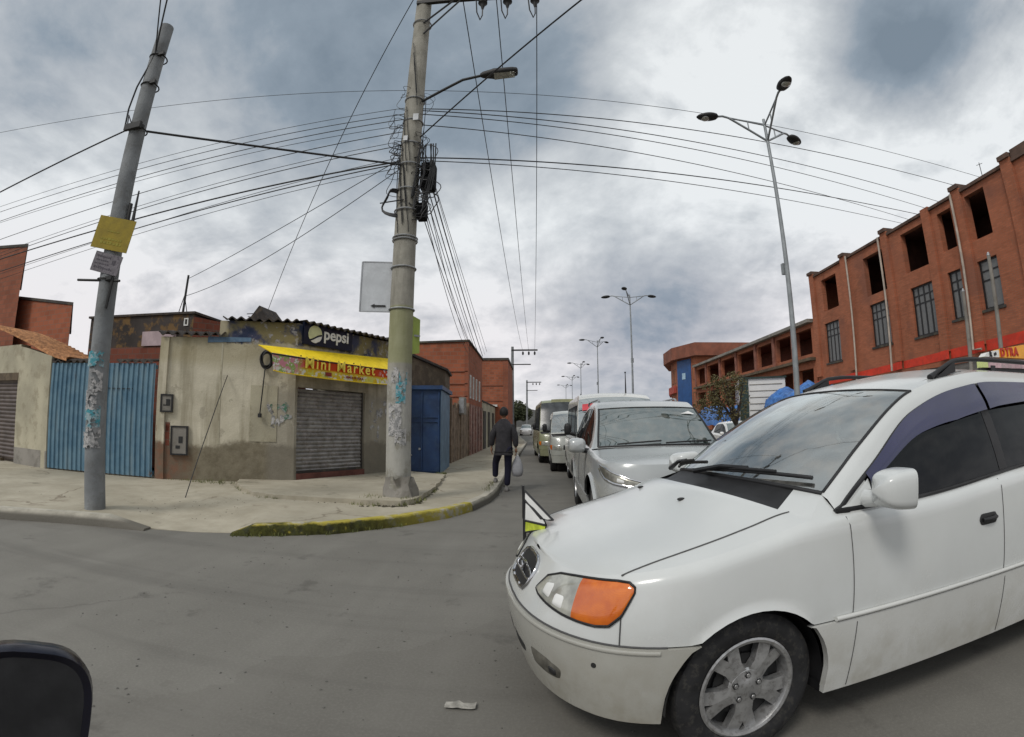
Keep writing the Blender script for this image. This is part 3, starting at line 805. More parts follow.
def mat_walk():
    t = NT('worn_pavement_concrete'); p = t.pos()
    a = t.ramp(t.noise(p, .9, 8, .65), .3, .7); b = t.ramp(t.noise(p, 3.2, 6, .65), .35, .7); c = t.noise(p, 70, 4, .7)
    base = t.mix(a, (.31, .28, .215), (.45, .41, .325)); base = t.mix(t.math('MULTIPLY', b, .4), base, (.25, .22, .16))
    base = t.mix(t.math('MULTIPLY', t.ramp(c, .45, .7), .3), base, (.42, .40, .34))
    base = t.mix(t.math('MULTIPLY', t.ramp(t.noise(p, 1.7, 5, .7), .60, .70), .55), base, (.13, .12, .085))
    vo = t.n('ShaderNodeTexVoronoi', Scale=.55); vo.feature = 'DISTANCE_TO_EDGE'; va = t.n('ShaderNodeVectorMath'); va.operation = 'ADD'; nz = t.n('ShaderNodeTexNoise', Scale=1.6, Detail=7.0); t.l(p, nz.inputs[0])
    vs = t.n('ShaderNodeVectorMath'); vs.operation = 'SCALE'; vs.inputs['Scale'].default_value = .8; t.l(nz.outputs['Color'], vs.inputs[0]); t.l(p, va.inputs[0]); t.l(vs.outputs[0], va.inputs[1]); t.l(va.outputs[0], vo.inputs['Vector'])
    base = t.mix(t.math('MULTIPLY', t.ramp(vo.outputs['Distance'], .016, .002), t.math('MULTIPLY', t.ramp(t.noise(p, .6, 3), .50, .60), .55)), base, (.10, .065, .04))
    base = t.mix(t.math('MULTIPLY', t.ramp(t.noise(p, .45, 4, .6), .5, .68), .45), base, (.17, .155, .115))
    t.bump(c, .3, .015); return t.done(base, .9, 0, .2)
GM = {'road': mat_road(), 'walk': mat_walk()}
road = MB()
def sq(x0, x1, y0, y1, n, m):
    road.grid([[(x0 + (x1 - x0) * i / n, y0 + (y1 - y0) * j / m, 0) for i in range(n + 1)] for j in range(m + 1)])
sq(-900, 900, -900, 900, 6, 6)
obj('road', road, GM['road'], kind='structure')

OUT = [(-45, 1, .13), (-20, 2.3, .13), (-10, 3.35, .13), (-8, 3.98, .13), (-6.89, 4.35, .13), (-5.92, 4.76, .13), (-5.35, 4.93, .13), (-4.75, 5.02, .014), (-4.2, 5.15, .002), (-3.72, 5.34, .004), (-3.45, 5.46, .12), (-2.64, 5.9, .13), (-1.93, 6.65, .13), (-1.50, 7.25, .13), (-1.22, 7.9, .13), (-1.04, 8.8, .13), (-.99, 9.73, .13), (-1.0, 11, .13), (-1.05, 14, .13), (-1.1, 36, .13), (-9.5, 160, .13)]
INN = [(-45, 8.5), (-20, 8.5), (-13.3, 8.5), (-11.5, 8.3), (-10.0, 8.2), (-9, 8.3), (-8, 8.4), (-7.2, 8.5), (-6.6, 8.8), (-6.2, 9.0), (-5.6, 9.3), (-5.1, 9.6), (-4.9, 10.1), (-4.5, 10.8), (-4.1, 11.5), (-3.8, 12.2), (-3.6, 13), (-3.5, 14.5), (-3.3, 17), (-3.4, 36), (-11.8, 160)]
rows = [[(o[0], o[1], -.03) for o in OUT]]
for j in range(9):
    f = j / 8; rows.append([(o[0] + (i[0] - o[0]) * f, o[1] + (i[1] - o[1]) * f, o[2] + (.17 - o[2]) * min(1, f * 2.2) + (.006 if 0 < f else 0) * 1.0 * noise.noise((o[0] * 2, f * 5, 3))) for o, i in zip(OUT, INN)])
obj('sidewalk', MB().grid(rows), GM['walk'], kind='structure', smooth=30)

def offs(pts, d):
    res = []
    for i, p in enumerate(pts):
        a = Vector(pts[max(0, i - 1)][:2]); b = Vector(pts[min(len(pts) - 1, i + 1)][:2]); t = (b - a).normalized(); n = Vector((t.y, -t.x)); res.append((p[0] + n.x * d, p[1] + n.y * d))
    return res
def dense(pts, step=.12, lim=60):
    r = []
    for a, b in zip(pts, pts[1:]):
        n = max(1, int(min(lim, (Vector(b) - Vector(a)).length / step)))
        r += [tuple(a[k] + (b[k] - a[k]) * i / n for k in range(3)) for i in range(n)]
    return r + [tuple(pts[-1])]
def kerb(pts, m, w=.15, drop=.0, lab=None):
    pts = dense(pts); o0 = offs(pts, -.004); o1 = offs(pts, w * .85); o2 = offs(pts, w); o3 = offs(pts, w + .015)
    def j(i, s): return .012 * noise.noise((pts[i][0] * 3.1, pts[i][1] * 3.1, s))
    R_ = [[(*o0[i], pts[i][2] + .012) for i in range(len(pts))], [(o1[i][0], o1[i][1], pts[i][2] + .014 + j(i, 1)) for i in range(len(pts))],
          [(o2[i][0] + j(i, 2), o2[i][1] + j(i, 3), max(.003, pts[i][2] - .02 + j(i, 4))) for i in range(len(pts))], [(o3[i][0] + j(i, 5) * 1.5, o3[i][1] + j(i, 6) * 1.5, -.02) for i in range(len(pts))]]
    q = MB().grid(R_)
    for e in (0, -1): q.poly([r[e] for r in R_] + [(R_[0][e][0], R_[0][e][1], -.02)])
    return obj('kerb', q, m, smooth=40, kind='structure')
def mat_kerb(name, yellow):
    t = NT(name); p = t.pos(); sep = t.n('ShaderNodeSeparateXYZ'); t.l(p, sep.inputs[0])
    n = t.noise(p, 5, 8, .7); base = t.mix(t.ramp(n, .3, .7), (.32, .30, .25), (.46, .43, .36))
    if yellow:
        base = t.mix(t.math('MULTIPLY', t.ramp(t.noise(p, 4, 7, .7), .38, .52), .9), base, (.40, .33, .035))
        xf = t.ramp(sep.outputs[0], -1.3, -2.3)
        low = t.math('MULTIPLY', t.math('MULTIPLY', t.ramp(t.math('ADD', sep.outputs[2], t.math('MULTIPLY', t.math('SUBTRACT', n, .5), .10)), .145, .112), .95), t.math('MULTIPLY_ADD', xf, .6, .4))
        moss = t.mix(t.ramp(t.noise(p, 14, 6, .7), .35, .65), (.008, .010, .004), (.045, .05, .012))
        moss = t.mix(t.ramp(t.noise(p, 7, 5), .6, .68), moss, (.26, .21, .03))
        base = t.mix(low, base, moss)
    else:
        base = t.mix(t.ramp(sep.outputs[2], .13, .07), base, (.14, .13, .11))
    t.bump(t.noise(p, 30, 6, .7), .5, .02); return t.done(base, .9, 0, .2)
kerb(OUT[:8], mat_kerb('grey_kerb', False))
kerb(OUT[9:15], mat_kerb('yellow_kerb', True))
kerb([(OUT[14][0], OUT[14][1], .128)] + OUT[15:], mat_kerb('far_kerb', False))

# raised slab before the shop, broken along its street edge
SL = [(-5.95, 8.80), (-5.55, 8.15), (-5.2, 7.75), (-4.6, 7.22), (-3.9, 7.17), (-3.2, 7.23), (-2.6, 7.20), (-2.1, 7.30), (-1.92, 7.6), (-1.93, 8.3), (-1.98, 9.4), (-2.2, 11.4), (-3.5, 12.2), (-4.2, 11.2), (-5.0, 9.5)]
ring = []
for a, b in zip(SL, SL[1:] + SL[:1]):
    n = max(1, int((Vector(b) - Vector(a)).length / .1))
    for k in range(n):
        x = a[0] + (b[0] - a[0]) * k / n; y = a[1] + (b[1] - a[1]) * k / n
        ring.append((x + .05 * noise.noise((x * 3, y * 3, 0)), y + .07 * noise.noise((x * 3, y * 3, 9))))
obj('pavement', MB().prism(ring, .10, [.225 + .008 * noise.noise((x, y, 2)) for x, y in ring]), GM['walk'], kind='structure')
# median strip between the carriageways, with its kerbs
obj('median', MB().prism([(4.7, 5.5), (6.5, 5.5), (6.5, 160), (4.7, 160)], -.01, .15), GM['walk'], kind='structure')
obj('pavement', MB().prism([(13.2, -30), (16.9, -30), (16.9, 160), (13.2, 160)], -.01, .16), GM['walk'], kind='structure')
hill = MB(); hr = []
for j in range(9):
    hr.append([(-420 + 840 * i / 60, 330 + 30 * j, (0 if j == 0 else (5 + 1.8 * j) * max(0, .55 + .8 * noise.noise((i * .16, j * .1, 3)) + .3 * math.exp(-((i - 29) / 5) ** 2)))) for i in range(61)])
obj('hill', hill.grid(hr), mat('hill_scrub', (.06, .058, .05), .95, .4, .05), kind='structure', smooth=60)

# ------------------------------------------------------------------ materials for buildings
def mat_plaster():
    t = NT('stained_cream_plaster'); p = t.pos(); sep = t.n('ShaderNodeSeparateXYZ'); t.l(p, sep.inputs[0]); z = sep.outputs[2]; x = sep.outputs[0]
    n = t.noise(p, 1.4, 8, .65); n2 = t.noise(p, 5, 7, .7)
    base = t.mix(t.ramp(n, .3, .7), (.42, .385, .295), (.58, .54, .43))
    base = t.mix(t.math('MULTIPLY', t.ramp(t.noise(p, 2.2, 6, .6, (1.5, 1.5, .15)), .46, .68), .62), base, (.21, .185, .125))
    chip = t.ramp(t.noise(p, 2.9, 8, .72), .585, .60); base = t.mix(t.math('MULTIPLY', chip, .5), base, (.27, .245, .19)); chip2 = t.ramp(t.noise(p, 1.1, 6, .7), .60, .62); base = t.mix(t.math('MULTIPLY', chip2, .45), base, (.60, .57, .48))
    zz = t.math('ADD', z, t.math('MULTIPLY', t.math('SUBTRACT', n, .5), .8))
    damp = t.mix(t.ramp(n2, .3, .7), (.115, .098, .066), (.20, .175, .125))
    damp = t.mix(t.ramp(x, -6.6, -7.2), damp, t.mix(t.ramp(n2, .35, .6), (.17, .075, .045), (.12, .085, .06)))
    base = t.mix(t.math('MULTIPLY', t.ramp(zz, 1.02, .86), .92), base, damp)
    base = t.mix(t.math('MULTIPLY', t.ramp(zz, 2.35, 2.7), .5), base, (.24, .20, .10))
    # flaking painted band under the eaves
    band = t.mix(t.ramp(t.noise(p, 2.4, 6, .6), .42, .58), (.055, .06, .10), (.20, .17, .085))
    band = t.mix(t.ramp(t.noise(p, 5.5, 5, .65), .56, .64), band, (.28, .27, .27)); band = t.mix(t.ramp(t.noise(p, 1.4, 3), .58, .66), band, (.03, .04, .075))
    base = t.mix(t.math('MULTIPLY', t.ramp(t.math('ADD', z, t.math('MULTIPLY', t.math('SUBTRACT', n2, .5), .25)), 2.92, 2.98), t.ramp(x, -6.35, -6.2)), base, band)
    # scuffed grey pier near the door
    px = t.math('MULTIPLY', t.ramp(x, -5.5, -5.3), t.ramp(zz, 2.3, 1.9)); base = t.mix(t.math('MULTIPLY', px, .6), base, (.20, .185, .155))
    t.bump(t.noise(p, 22, 7, .7), .4, .02); return t.done(base, .92, 0, .15)
B = {}
B['plaster'] = mat_plaster()
B['cream'] = mat('cream_wall', (.40, .37, .275), .92, .22, 1.1, c2=(.22, .19, .13), amount=.5, bump=.3)
B['brick'] = mat_brick('orange_hollow_brick', (.29, .094, .05), (.20, .13, .095), .28, .16, .45)
B['brickdark'] = mat_brick('dark_red_brick', (.17, .055, .035), (.12, .08, .065), .28, .16, .5)
B['brickR'] = mat_brick('red_facing_brick', (.35, .118, .062), (.25, .125, .08), .25, .075, .58, (.19, .085, .06))
B['brickL'] = mat_brick('brown_red_brick', (.24, .085, .05), (.16, .09, .065), .28, .16, .5)
B['dark'] = mat('dark_cement', (.055, .05, .045), .92, .35, 1.5, c2=(.11, .095, .06), amount=.6)
B['brown'] = mat('brown_render', (.105, .078, .052), .92, .3, 1.3, c2=(.16, .125, .08), amount=.6, bump=.3)
B['cement'] = mat('grey_cement', (.24, .225, .20), .92, .25, 1.4, c2=(.13, .12, .10), amount=.5, bump=.3)
B['void'] = mat('dark_interior', (.02, .017, .015), .95, .2, 2)
B['shutter'] = mat('grey_steel_shutter', (.27, .26, .25), .5, .3, 5, metal=.2, c2=(.10, .07, .05), amount=.45)
def mat_gate():
    t = NT('faded_blue_sheet'); p = t.pos(); sep = t.n('ShaderNodeSeparateXYZ'); t.l(p, sep.inputs[0])
    b = t.mix(t.ramp(t.noise(p, 2.5, 6, .65), .3, .7), (.075, .155, .225), (.13, .225, .29)); b = t.mix(t.math('MULTIPLY', t.ramp(t.noise(p, 4, 6, .7, (1, 1, .2)), .5, .66), .5), b, (.20, .265, .29))
    rust = t.math('MULTIPLY', t.ramp(t.noise(p, 5, 8, .75, (1, 1, .5)), .60, .66), t.math('ADD', t.ramp(sep.outputs[2], 1.0, .2), .25)); b = t.mix(t.math('MULTIPLY', rust, .8, clamp=True), b, (.13, .07, .04))
    return t.done(b, .6, .05, .3)
B['blue'] = mat_gate()
B['blue2'] = mat('deep_blue_paint', (.011, .038, .11), .5, .35, 2.0, c2=(.03, .065, .13), amount=.4)
B['blue3'] = mat('weathered_blue_paint', (.10, .17, .25), .6, .3, 3.0, c2=(.05, .10, .18), amount=.5)
B['tile'] = mat('orange_roof_tile', (.48, .23, .10), .85, .4, 6, c2=(.20, .10, .06), amount=.6)
B['tiledark'] = mat('dark_roof_sheet', (.045, .038, .034), .85, .4, 5, c2=(.12, .09, .06), amount=.5)
B['wood'] = mat('weathered_planks', (.20, .145, .10), .9, .4, 3, c2=(.30, .22, .17), amount=.6)
B['white'] = mat('painted_white', (.66, .66, .63), .6, .15, 4, c2=(.45, .43, .38), amount=.4)
B['yellow'] = mat('yellow_awning', (.90, .66, .014), .55, .12, 5, c2=(.60, .40, .01), amount=.35)
B['steel'] = mat('galvanised_steel', (.33, .34, .35), .5, .2, 6, metal=.5)
B['black'] = V['black']

# ------------------------------------------------------------------ corner shop
def rib_shutter(mb, a, b, z0, z1, pitch=.085, depth=.03, off=0.0):
    a = Vector(a); b = Vector(b); d = (b - a).normalized(); n = Vector((d.y, -d.x)); rows = []; z = z0
    prof = []
    k = 0
    while z < z1:
        for f, o in ((0, 0), (.30, depth * .8), (.55, depth), (.85, depth * .55), (.97, 0)):
            zz = z + f * pitch
            if zz < z1: prof.append((zz, o))
        z += pitch
    for zz, o in prof: rows.append([(a.x + n.x * (o + off), a.y + n.y * (o + off), zz), (b.x + n.x * (o + off), b.y + n.y * (o + off), zz)])
    return mb.grid(rows)
SA0, SA, SB = (-7.55, 8.12), (-4.89, 9.16), (-3.63, 11.70)
def onB(t, o=0.0):
    d = (Vector(SB) - Vector(SA)).normalized(); n = Vector((d.y, -d.x)); p = Vector(SA) + d * t + n * o; return (p.x, p.y)
def onA(t, o=0.0):
    d = (Vector(SA) - Vector(SA0)).normalized(); n = Vector((d.y, -d.x)); p = Vector(SA0) + d * t + n * o; return (p.x, p.y)
LA, LB = (Vector(SA) - Vector(SA0)).length, (Vector(SB) - Vector(SA)).length
shop = thing('corner_shop', 'stained plaster corner shop with shuttered door under a yellow awning', 'shop', (-5.2, 9.4, .15))
m = MB()
m.slab(onA(0), onA(1.42), .05, 3.02, .2, z1b=3.04)
m.slab(onA(1.42), onA(LA), .05, 3.40, .2)
m.slab(onB(0), onB(.06), .05, 3.40, .2); m.slab(onB(1.96), onB(LB), .05, 3.40, .2); m.slab(onB(.06), onB(1.96), 2.10, 3.40, .2); m.slab(onB(.06), onB(1.96), .05, .34, .18)
m.slab((-3.63, 11.7), (-6.3, 13.2), .05, 3.40, .2); m.slab((-7.9, 11.0), (-7.55, 8.12), .05, 3.0, .2); m.slab((-6.24, 8.65), (-6.9, 11.5), 2.9, 3.40, .2)
obj('wall', m, B['plaster'], shop, True)
st = MB(); st.slab(onB(.06, .012), onB(1.96, .012), .20, .345, .06); obj('door_step', st, mat('red_step', (.12, .045, .035), .8, .3, 5), shop, True)
sh_ = MB(); rib_shutter(sh_, onB(.07), onB(1.95), .345, 2.08, .083, .028, -.10); so_ = obj('roller_shutter', sh_, B['shutter'], shop, True, smooth=30)
g = MB(); g.slab(onB(.062, -.06), onB(.10, -.06), .345, 2.098, .05); g.slab(onB(1.92, -.06), onB(1.958, -.06), .345, 2.098, .05); g.slab(onB(.062, -.055), onB(1.958, -.055), .35, .40, .05)
obj('shutter_rail', g, B['dark'], so_, True)
# corrugated roof edge, a sloping roof behind it and a pointed cap
rf = MB(); pts = [onA(1.30, .12), onA(LA, .12), onB(.1, .14), onB(LB + .1, .14)]
def wavy_edge(mb, a, b, z, back, rise, pitch=.19, amp=.03, zb=None):
    a = Vector(a); b = Vector(b); L = (b - a).length; d = (b - a) / L; n = Vector((-d.y, d.x)); zb = z if zb is None else zb
    N = int(L / pitch) * 8; r0, r1, r2 = [], [], []
    for k in range(N + 1):
        s = L * k / N; w = amp * math.cos(2 * math.pi * s / pitch) + .012 * noise.noise((s * 2, z, 0)); q = a + d * s; zz = z + (zb - z) * k / N
        r0.append((q.x, q.y, zz + w - .03)); r1.append((q.x, q.y, zz + w)); r2.append((q.x + n.x * back, q.y + n.y * back, zz + w + rise))
    return mb.grid([r0, r1, r2])
wavy_edge(rf, pts[0], pts[1], 3.44, 1.0, .05); wavy_edge(rf, pts[2], pts[3], 3.45, 1.6, .06)
obj('roof_sheet', rf, B['tiledark'], shop, True, smooth=40); rf = MB()
rf.prism([(-6.1, 9.0), (-4.95, 9.4), (-3.8, 11.6), (-6.3, 12.9), (-6.8, 11.0)], 3.30, 3.42)
obj('roof', rf, B['tiledark'], shop, True, smooth=40)
rt = MB(); wavy_edge(rt, onA(-.03, .10), onA(1.36, .10), 3.09, .5, .08, .2, .04, 3.11); obj('wall_coping', rt, B['tiledark'], shop, True, smooth=40)
cp = MB(); c = onA(2.0, -.25); cp.add([(c[0] - .24, c[1] - .1, 3.46), (c[0] + .2, c[1] + .08, 3.46), (c[0] - .05, c[1], 3.80), (c[0] - .24, c[1] + .5, 3.46), (c[0] + .30, c[1] + .6, 3.46), (c[0] + .02, c[1] + .6, 3.78)], [(0, 1, 2), (0, 2, 5, 3), (1, 4, 5, 2), (3, 5, 4)]); obj('roof_cap', cp, B['tiledark'], shop, True)
# narrow painted panel and pipe on the wall, blue trim below the eaves on the left
bt = MB(); bt.slab(onA(1.0, .015), onA(1.9, .015), 2.93, 3.05, .03, z0b=2.98, z1b=3.06); obj('eaves_board', bt, B['blue3'], shop, True)
pl = MB(); pl.slab(onA(1.30, .006), onA(1.335, .006), .9, 3.0, .02); pl.slab(onA(1.95, .012), onA(2.5, .012), .98, 2.1, .02); obj('plaster_panel', pl, B['cream'], shop, True)
for (t0, t1, z0, z1), nm in (((.10, .36, 1.50, 1.86), 'electric meter'), ((.34, .70, .66, 1.24), 'water meter')):
    bx = MB(); bx.slab(onA(t0, .05), onA(t1, .05), z0, z1, .09); fr = MB()
    for a, b, c, d in ((t0, t1, z1 - .03, z1), (t0, t1, z0, z0 + .03), (t0, t0 + .03, z0 + .03, z1 - .03), (t1 - .03, t1, z0 + .03, z1 - .03)): fr.slab(onA(a, .066), onA(b, .066), c, d, .03)
    o = obj('meter_box', bx, B['cement'], shop, True); obj('frame', fr, V['black'], o, True)
    dl = MB(); tm = (t0 + t1) / 2; zm = (z0 + z1) / 2; dl.slab(onA(tm - .01, .056), onA(tm + .075, .056), zm - .05, zm + .08, .02); dl.slab(onA(tm - .07, .056), onA(tm + .02, .056), zm - .16 if z1 - z0 > .4 else zm - .05, zm - .1 if z1 - z0 > .4 else zm - .03, .02); obj('dial', dl, V['dark'], o, True)
br = MB(); br.slab(onA(.05, .007), onA(.30, .007), .84, 1.30, .02); br.slab(onA(.02, .007), onA(.28, .007), 1.12, 1.24, .018); obj('bare_brick', br, B['brickdark'], shop, True)
# posters half torn off the pier and the door jamb
def scraps(mb, f, t0, t1, z0, z1, n, seed, o=.006):
    rr = random.Random(seed)
    for _ in range(n):
        t = rr.uniform(t0, t1); z = rr.uniform(z0, z1); w = rr.uniform(.04, .14); h = rr.uniform(.04, .16); k = rr.randint(4, 6); p = []
        for j in range(k):
            a = 2 * math.pi * j / k + rr.uniform(-.4, .4); q = f(t + w * math.cos(a) * .7, o + .002 * (_ % 4)); p.append((q[0], q[1], z + h * math.sin(a) * .8))
        mb.poly(p)
    return mb
B['paper'] = mat_paper('torn_paper', (.44, .43, .42), (.24, .24, .24), .46)
B['tealpaper'] = mat_paper('teal_paper', (.07, .27, .32), (.30, .38, .40), .47)
B['greenpaper'] = mat_paper('green_paper', (.07, .17, .11), (.3, .3, .3), .45)
obj('poster_scrap', scraps(MB(), lambda t, o: onA(t, o), LA - .50, LA - .08, 1.15, 1.75, 9, 3), B['greenpaper'], shop, True)
obj('poster_scrap', scraps(MB(), lambda t, o: onA(t, o), LA - .55, LA - .08, 1.2, 2.1, 8, 4, .012), B['paper'], shop, True)
obj('poster_scrap', scraps(MB(), lambda t, o: onB(t, o), 2.1, 2.7, .95, 1.9, 14, 5), B['paper'], shop, True)
# soft-drink sign board with round emblem
sg = MB(); sg.slab(onB(.11, .05), onB(1.46, .05), 2.99, 3.45, .06); si = obj('shop_sign', sg, mat('navy_sign', (.006, .010, .028), .35, .25, 6), shop, True)
d = (Vector(SB) - Vector(SA)).normalized(); U = Vector((d.x, d.y, 0)); N3 = Vector((d.y, -d.x, 0))
o3 = Vector((*onB(.11, .056), 2.99))
B['lett'] = mat('sign_white', (.72, .72, .70), .5, .08, 8)
tx = MB(); put_text(tx, 'pepsi', .345, o3 + U * .52 + Vector((0, 0, .17)) + N3 * .002, U, (0, 0, 1), bold=.008, spacing=1.0); obj('lettering', tx, B['lett'], si, True)
em = MB(); cc = o3 + U * .29 + Vector((0, 0, .235)); zv = Vector((0, 0, 1))
def disc_part(a0, a1, lo, hi):   # slice of the round emblem between two wavy cuts
    r = .185; up, dn = [], []
    for k in range(25):
        x = -r + 2 * r * k / 24; h = math.sqrt(max(0, r * r - x * x)); w = .028 * math.sin(x / r * 2.2)
        up.append(cc + U * x + zv * min(h, max(-h, hi + w + .25 * x))); dn.append(cc + U * x + zv * max(-h, min(h, lo + w + .25 * x)))
    return up, dn
up, dn = disc_part(0, 0, -.055, 1); em.grid([[p + N3 * .003 for p in dn], [p + N3 * .003 for p in up]]); obj('emblem', em, mat('emblem_cream', (.60, .62, .36), .5, .1, 8), si, True)
em = MB(); up, dn = disc_part(0, 0, -.2, -.095); em.grid([[p + N3 * .003 for p in dn], [p + N3 * .003 for p in up]]); obj('emblem', em, B['lett'], si, True)
# awning: yellow slope and printed valance
aw = thing('awning', 'yellow awning with orange printed valance over the shop shutter', 'awning', (*onB(1.2, .25), 2.6))
a0, a1 = -.95, 2.72
def AB(t, o, z): p = onB(t, o); return Vector((p[0], p[1], z))
top = MB(); n = 20
r0 = [AB(a0 + (a1 - a0) * k / n, .03, 2.83 + .15 * k / n) for k in range(n + 1)]; r1 = [AB(a0 + .05 + (a1 - a0 - .05) * k / n, .46, 2.65 - .012 * math.sin(k / n * math.pi)) for k in range(n + 1)]
top.grid([r0, r1]); top.grid([[p + Vector((0, 0, -.012)) for p in r0], [p + Vector((0, 0, -.012)) for p in r1]])
top.poly([r0[-1], r1[-1], AB(a1, .03, 2.70)])
obj('canopy', top, B['yellow'], aw, True)
def mat_banner():
    t = NT('printed_valance'); p = t.pos(); sep = t.n('ShaderNodeSeparateXYZ'); t.l(p, sep.inputs[0]); y = sep.outputs[1]; z = sep.outputs[2]
    n = t.noise(p, 7, 5, .6)
    base = t.mix(t.ramp(z, 2.42, 2.47), (.66, .46, .02), (.55, .055, .006))
    base = t.mix(t.math('MULTIPLY', t.ramp(n, .50, .58), t.ramp(z, 2.44, 2.40)), base, (.62, .60, .12))
    pic = t.mix(t.ramp(t.noise(p, 11, 3), .45, .55), (.62, .25, .30), (.30, .42, .12)); pic = t.mix(t.ramp(t.noise(p, 15, 4), .56, .62), pic, (.75, .72, .68))
    base = t.mix(t.ramp(y, 8.92, 8.62), base, pic)
    base = t.mix(t.math('MULTIPLY', t.ramp(t.noise(p, 9, 3), .52, .56), t.math('MULTIPLY', t.ramp(z, 2.43, 2.38), .9)), base, (.70, .70, .62))
    base = t.mix(t.math('MULTIPLY', t.ramp(y, 10.65, 10.9), t.ramp(t.noise(p, 12, 3), .5, .56)), base, (.70, .62, .62))
    return t.done(base, .55, 0, .3)
vl = MB(); rows = []
for j in range(5):
    f = j / 4; rows.append([r1[k].lerp(AB(a0 + .12 + (a1 - a0 - .12) * k / n, .44, 2.31 - .03 * math.sin(k / n * math.pi) + .02 * (k == 0)), f) for k in range(n + 1)])
va = obj('valance', vl.grid(rows), mat_banner(), aw, True, smooth=50)
tx = MB(); put_text(tx, 'Mini Market', .315, AB(-.14, .472, 2.445), U + Vector((0, 0, .012)), (0, 0, 1), bold=.004, spacing=1.25); obj('lettering', tx, mat('banner_yellow', (.90, .72, .10), .5, .1, 9), va, True)
tx = MB(); put_text(tx, 'VENTA DE COCA', .062, AB(.95, .466, 2.335), U, (0, 0, 1), bold=.002, spacing=1.05); tx.slab(onB(.40, .466), onB(.56, .466), 2.33, 2.41, .006); obj('small_lettering', tx, mat('banner_red', (.25, .03, .02), .5, .1, 9), va, True)
hm = MB(); hm.tube([r + Vector((0, 0, 0)) for r in rows[-1]], .012, 6); obj('hem', hm, B['yellow'], va, True)
pb = MB()
for t in (-.3, 1.1, 2.6): pb.tube([AB(t, .0, 2.35), AB(t + .1, .43, 2.68)], .012, 6)
pb.tube([r + Vector((0, 0, -.02)) for r in r1], .014, 6); obj('bracket', pb, V['dark'], aw, True)
# coil of black cable hung on the wall with its tail
cl = MB(); c0 = Vector((*onA(LA - .60, .08), 2.62)); UA = Vector((onA(1)[0] - onA(0)[0], onA(1)[1] - onA(0)[1], 0)).normalized(); NA = Vector((UA.y, -UA.x, 0))
for k in range(7): cl.tube([c0 + UA * (.085 + .008 * k) * math.cos(a) + Vector((0, 0, (.13 + .010 * k) * math.sin(a))) + NA * (.02 * math.sin(3 * a + k)) for a in [2 * math.pi * i / 26 for i in range(27)]], .012, 6)
cl.tube([c0 + UA * -.02 + Vector((0, 0, -.15)), c0 + UA * -.05 + Vector((0, 0, -.6)), c0 + UA * -.09 + Vector((0, 0, -1.1))], .012, 6); cl.box(c0 + UA * -.09 + Vector((0, 0, -1.12)), (.06, .05, .08))
tag(obj('cable_coil', cl, V['black'], smooth=60), 'coil of black cable hanging on the wall beside the awning', 'cable coil')
gs = MB(); gs.tube([(-5.47, 6.57, .14), (-5.84, 7.66, 1.26), (-6.18, 8.63, 2.28)], .009, 6); tag(obj('guy_wire', gs, V['dark'], smooth=60), 'slanting guy wire from the pavement up to the cream shop wall', 'guy wire')

# ------------------------------------------------------------------ blue gate
gate = thing('metal_gate', 'faded blue corrugated sheet gate between two cream walls', 'gate', (-9.1, 7.95, .17))
def corr(mb, a, b, z0, z1, pitch=.125, dep=.03, top=None):
    a = Vector(a); b = Vector(b); L = (b - a).length; d = (b - a) / L; n = Vector((d.y, -d.x)); N = int(L / pitch); pts = []
    for k in range(N):
        for f, o in ((0, 0), (.32, 0), (.42, dep), (.72, dep), (.82, 0)): pts.append(((k + f) * L / N, o))
    pts.append((L, 0)); lo, hi = [], []
    for s, o in pts:
        q = a + d * s + n * o; lo.append((q.x, q.y, z0)); hi.append((q.x, q.y, z1 + (0 if top is None else top(s / L))))
    return mb.grid([lo, hi])
for a, b in (((-10.5, 7.78), (-9.06, 7.94)), ((-9.04, 7.942), (-7.62, 8.11))):
    q = MB(); corr(q, a, b, .20, 2.47); lf = obj('gate_leaf', q, B['blue'], gate, True)
    rl = MB(); rl.slab((a[0], a[1] + .03), (b[0], b[1] + .03), .24, .32, .04); rl.slab((a[0], a[1] + .03), (b[0], b[1] + .03), 2.36, 2.44, .04); obj('frame_rail', rl, B['blue'], lf, True)
sc_ = MB(); wavy_edge(sc_, (-8.6, 7.95), (-7.66, 8.06), 2.52, .4, .06, .2, .03); wavy_edge(sc_, (-10.5, 7.75), (-9.4, 7.85), 2.52, .3, .05, .2, .03); obj('tile_cap', sc_, B['tiledark'], gate, True, smooth=40)
h = MB(); h.box((-8.75, 7.955, 1.95), (1.2, .015, .012), rz=.117); obj('bolt', h, V['dark'], gate, True)

# ------------------------------------------------------------------ cream building with brown shutter, far side of the gate
cb_ = thing('cream_building', 'low cream building with brown shutter and orange tile roof beside the blue gate', 'building', (-12.5, 8.6, .17))
WL0, WL1, WS0, WS1 = (-17.5, 8.65), (-10.52, 7.76), (-13.4, 8.13), (-12.02, 7.952)
m = MB(); m.slab(WL0, WS0, .05, 2.95, .25); m.slab(WS1, WL1, .05, 2.90, .25, z1b=2.62); m.slab(WS0, WS1, 2.28, 2.95, .25); m.slab((-10.52, 7.76), (-10.45, 11), .05, 2.62, .2)
obj('wall', m, B['cream'], cb_, True)
q = MB(); rib_shutter(q, WS0, WS1, .24, 2.28, .095, .026, -.08); obj('roller_shutter', q, mat('brown_shutter', (.105, .085, .078), .55, .3, 4, metal=.2), cb_, True, smooth=30)
q = MB(); q.slab((WS0[0], WS0[1] - .012), (WS1[0], WS1[1] - .012), 2.10, 2.28, .03); q.slab(WS0, (-12.72, 8.042), .17, .24, .1); obj('shutter_box', q, B['brown'], cb_, True)
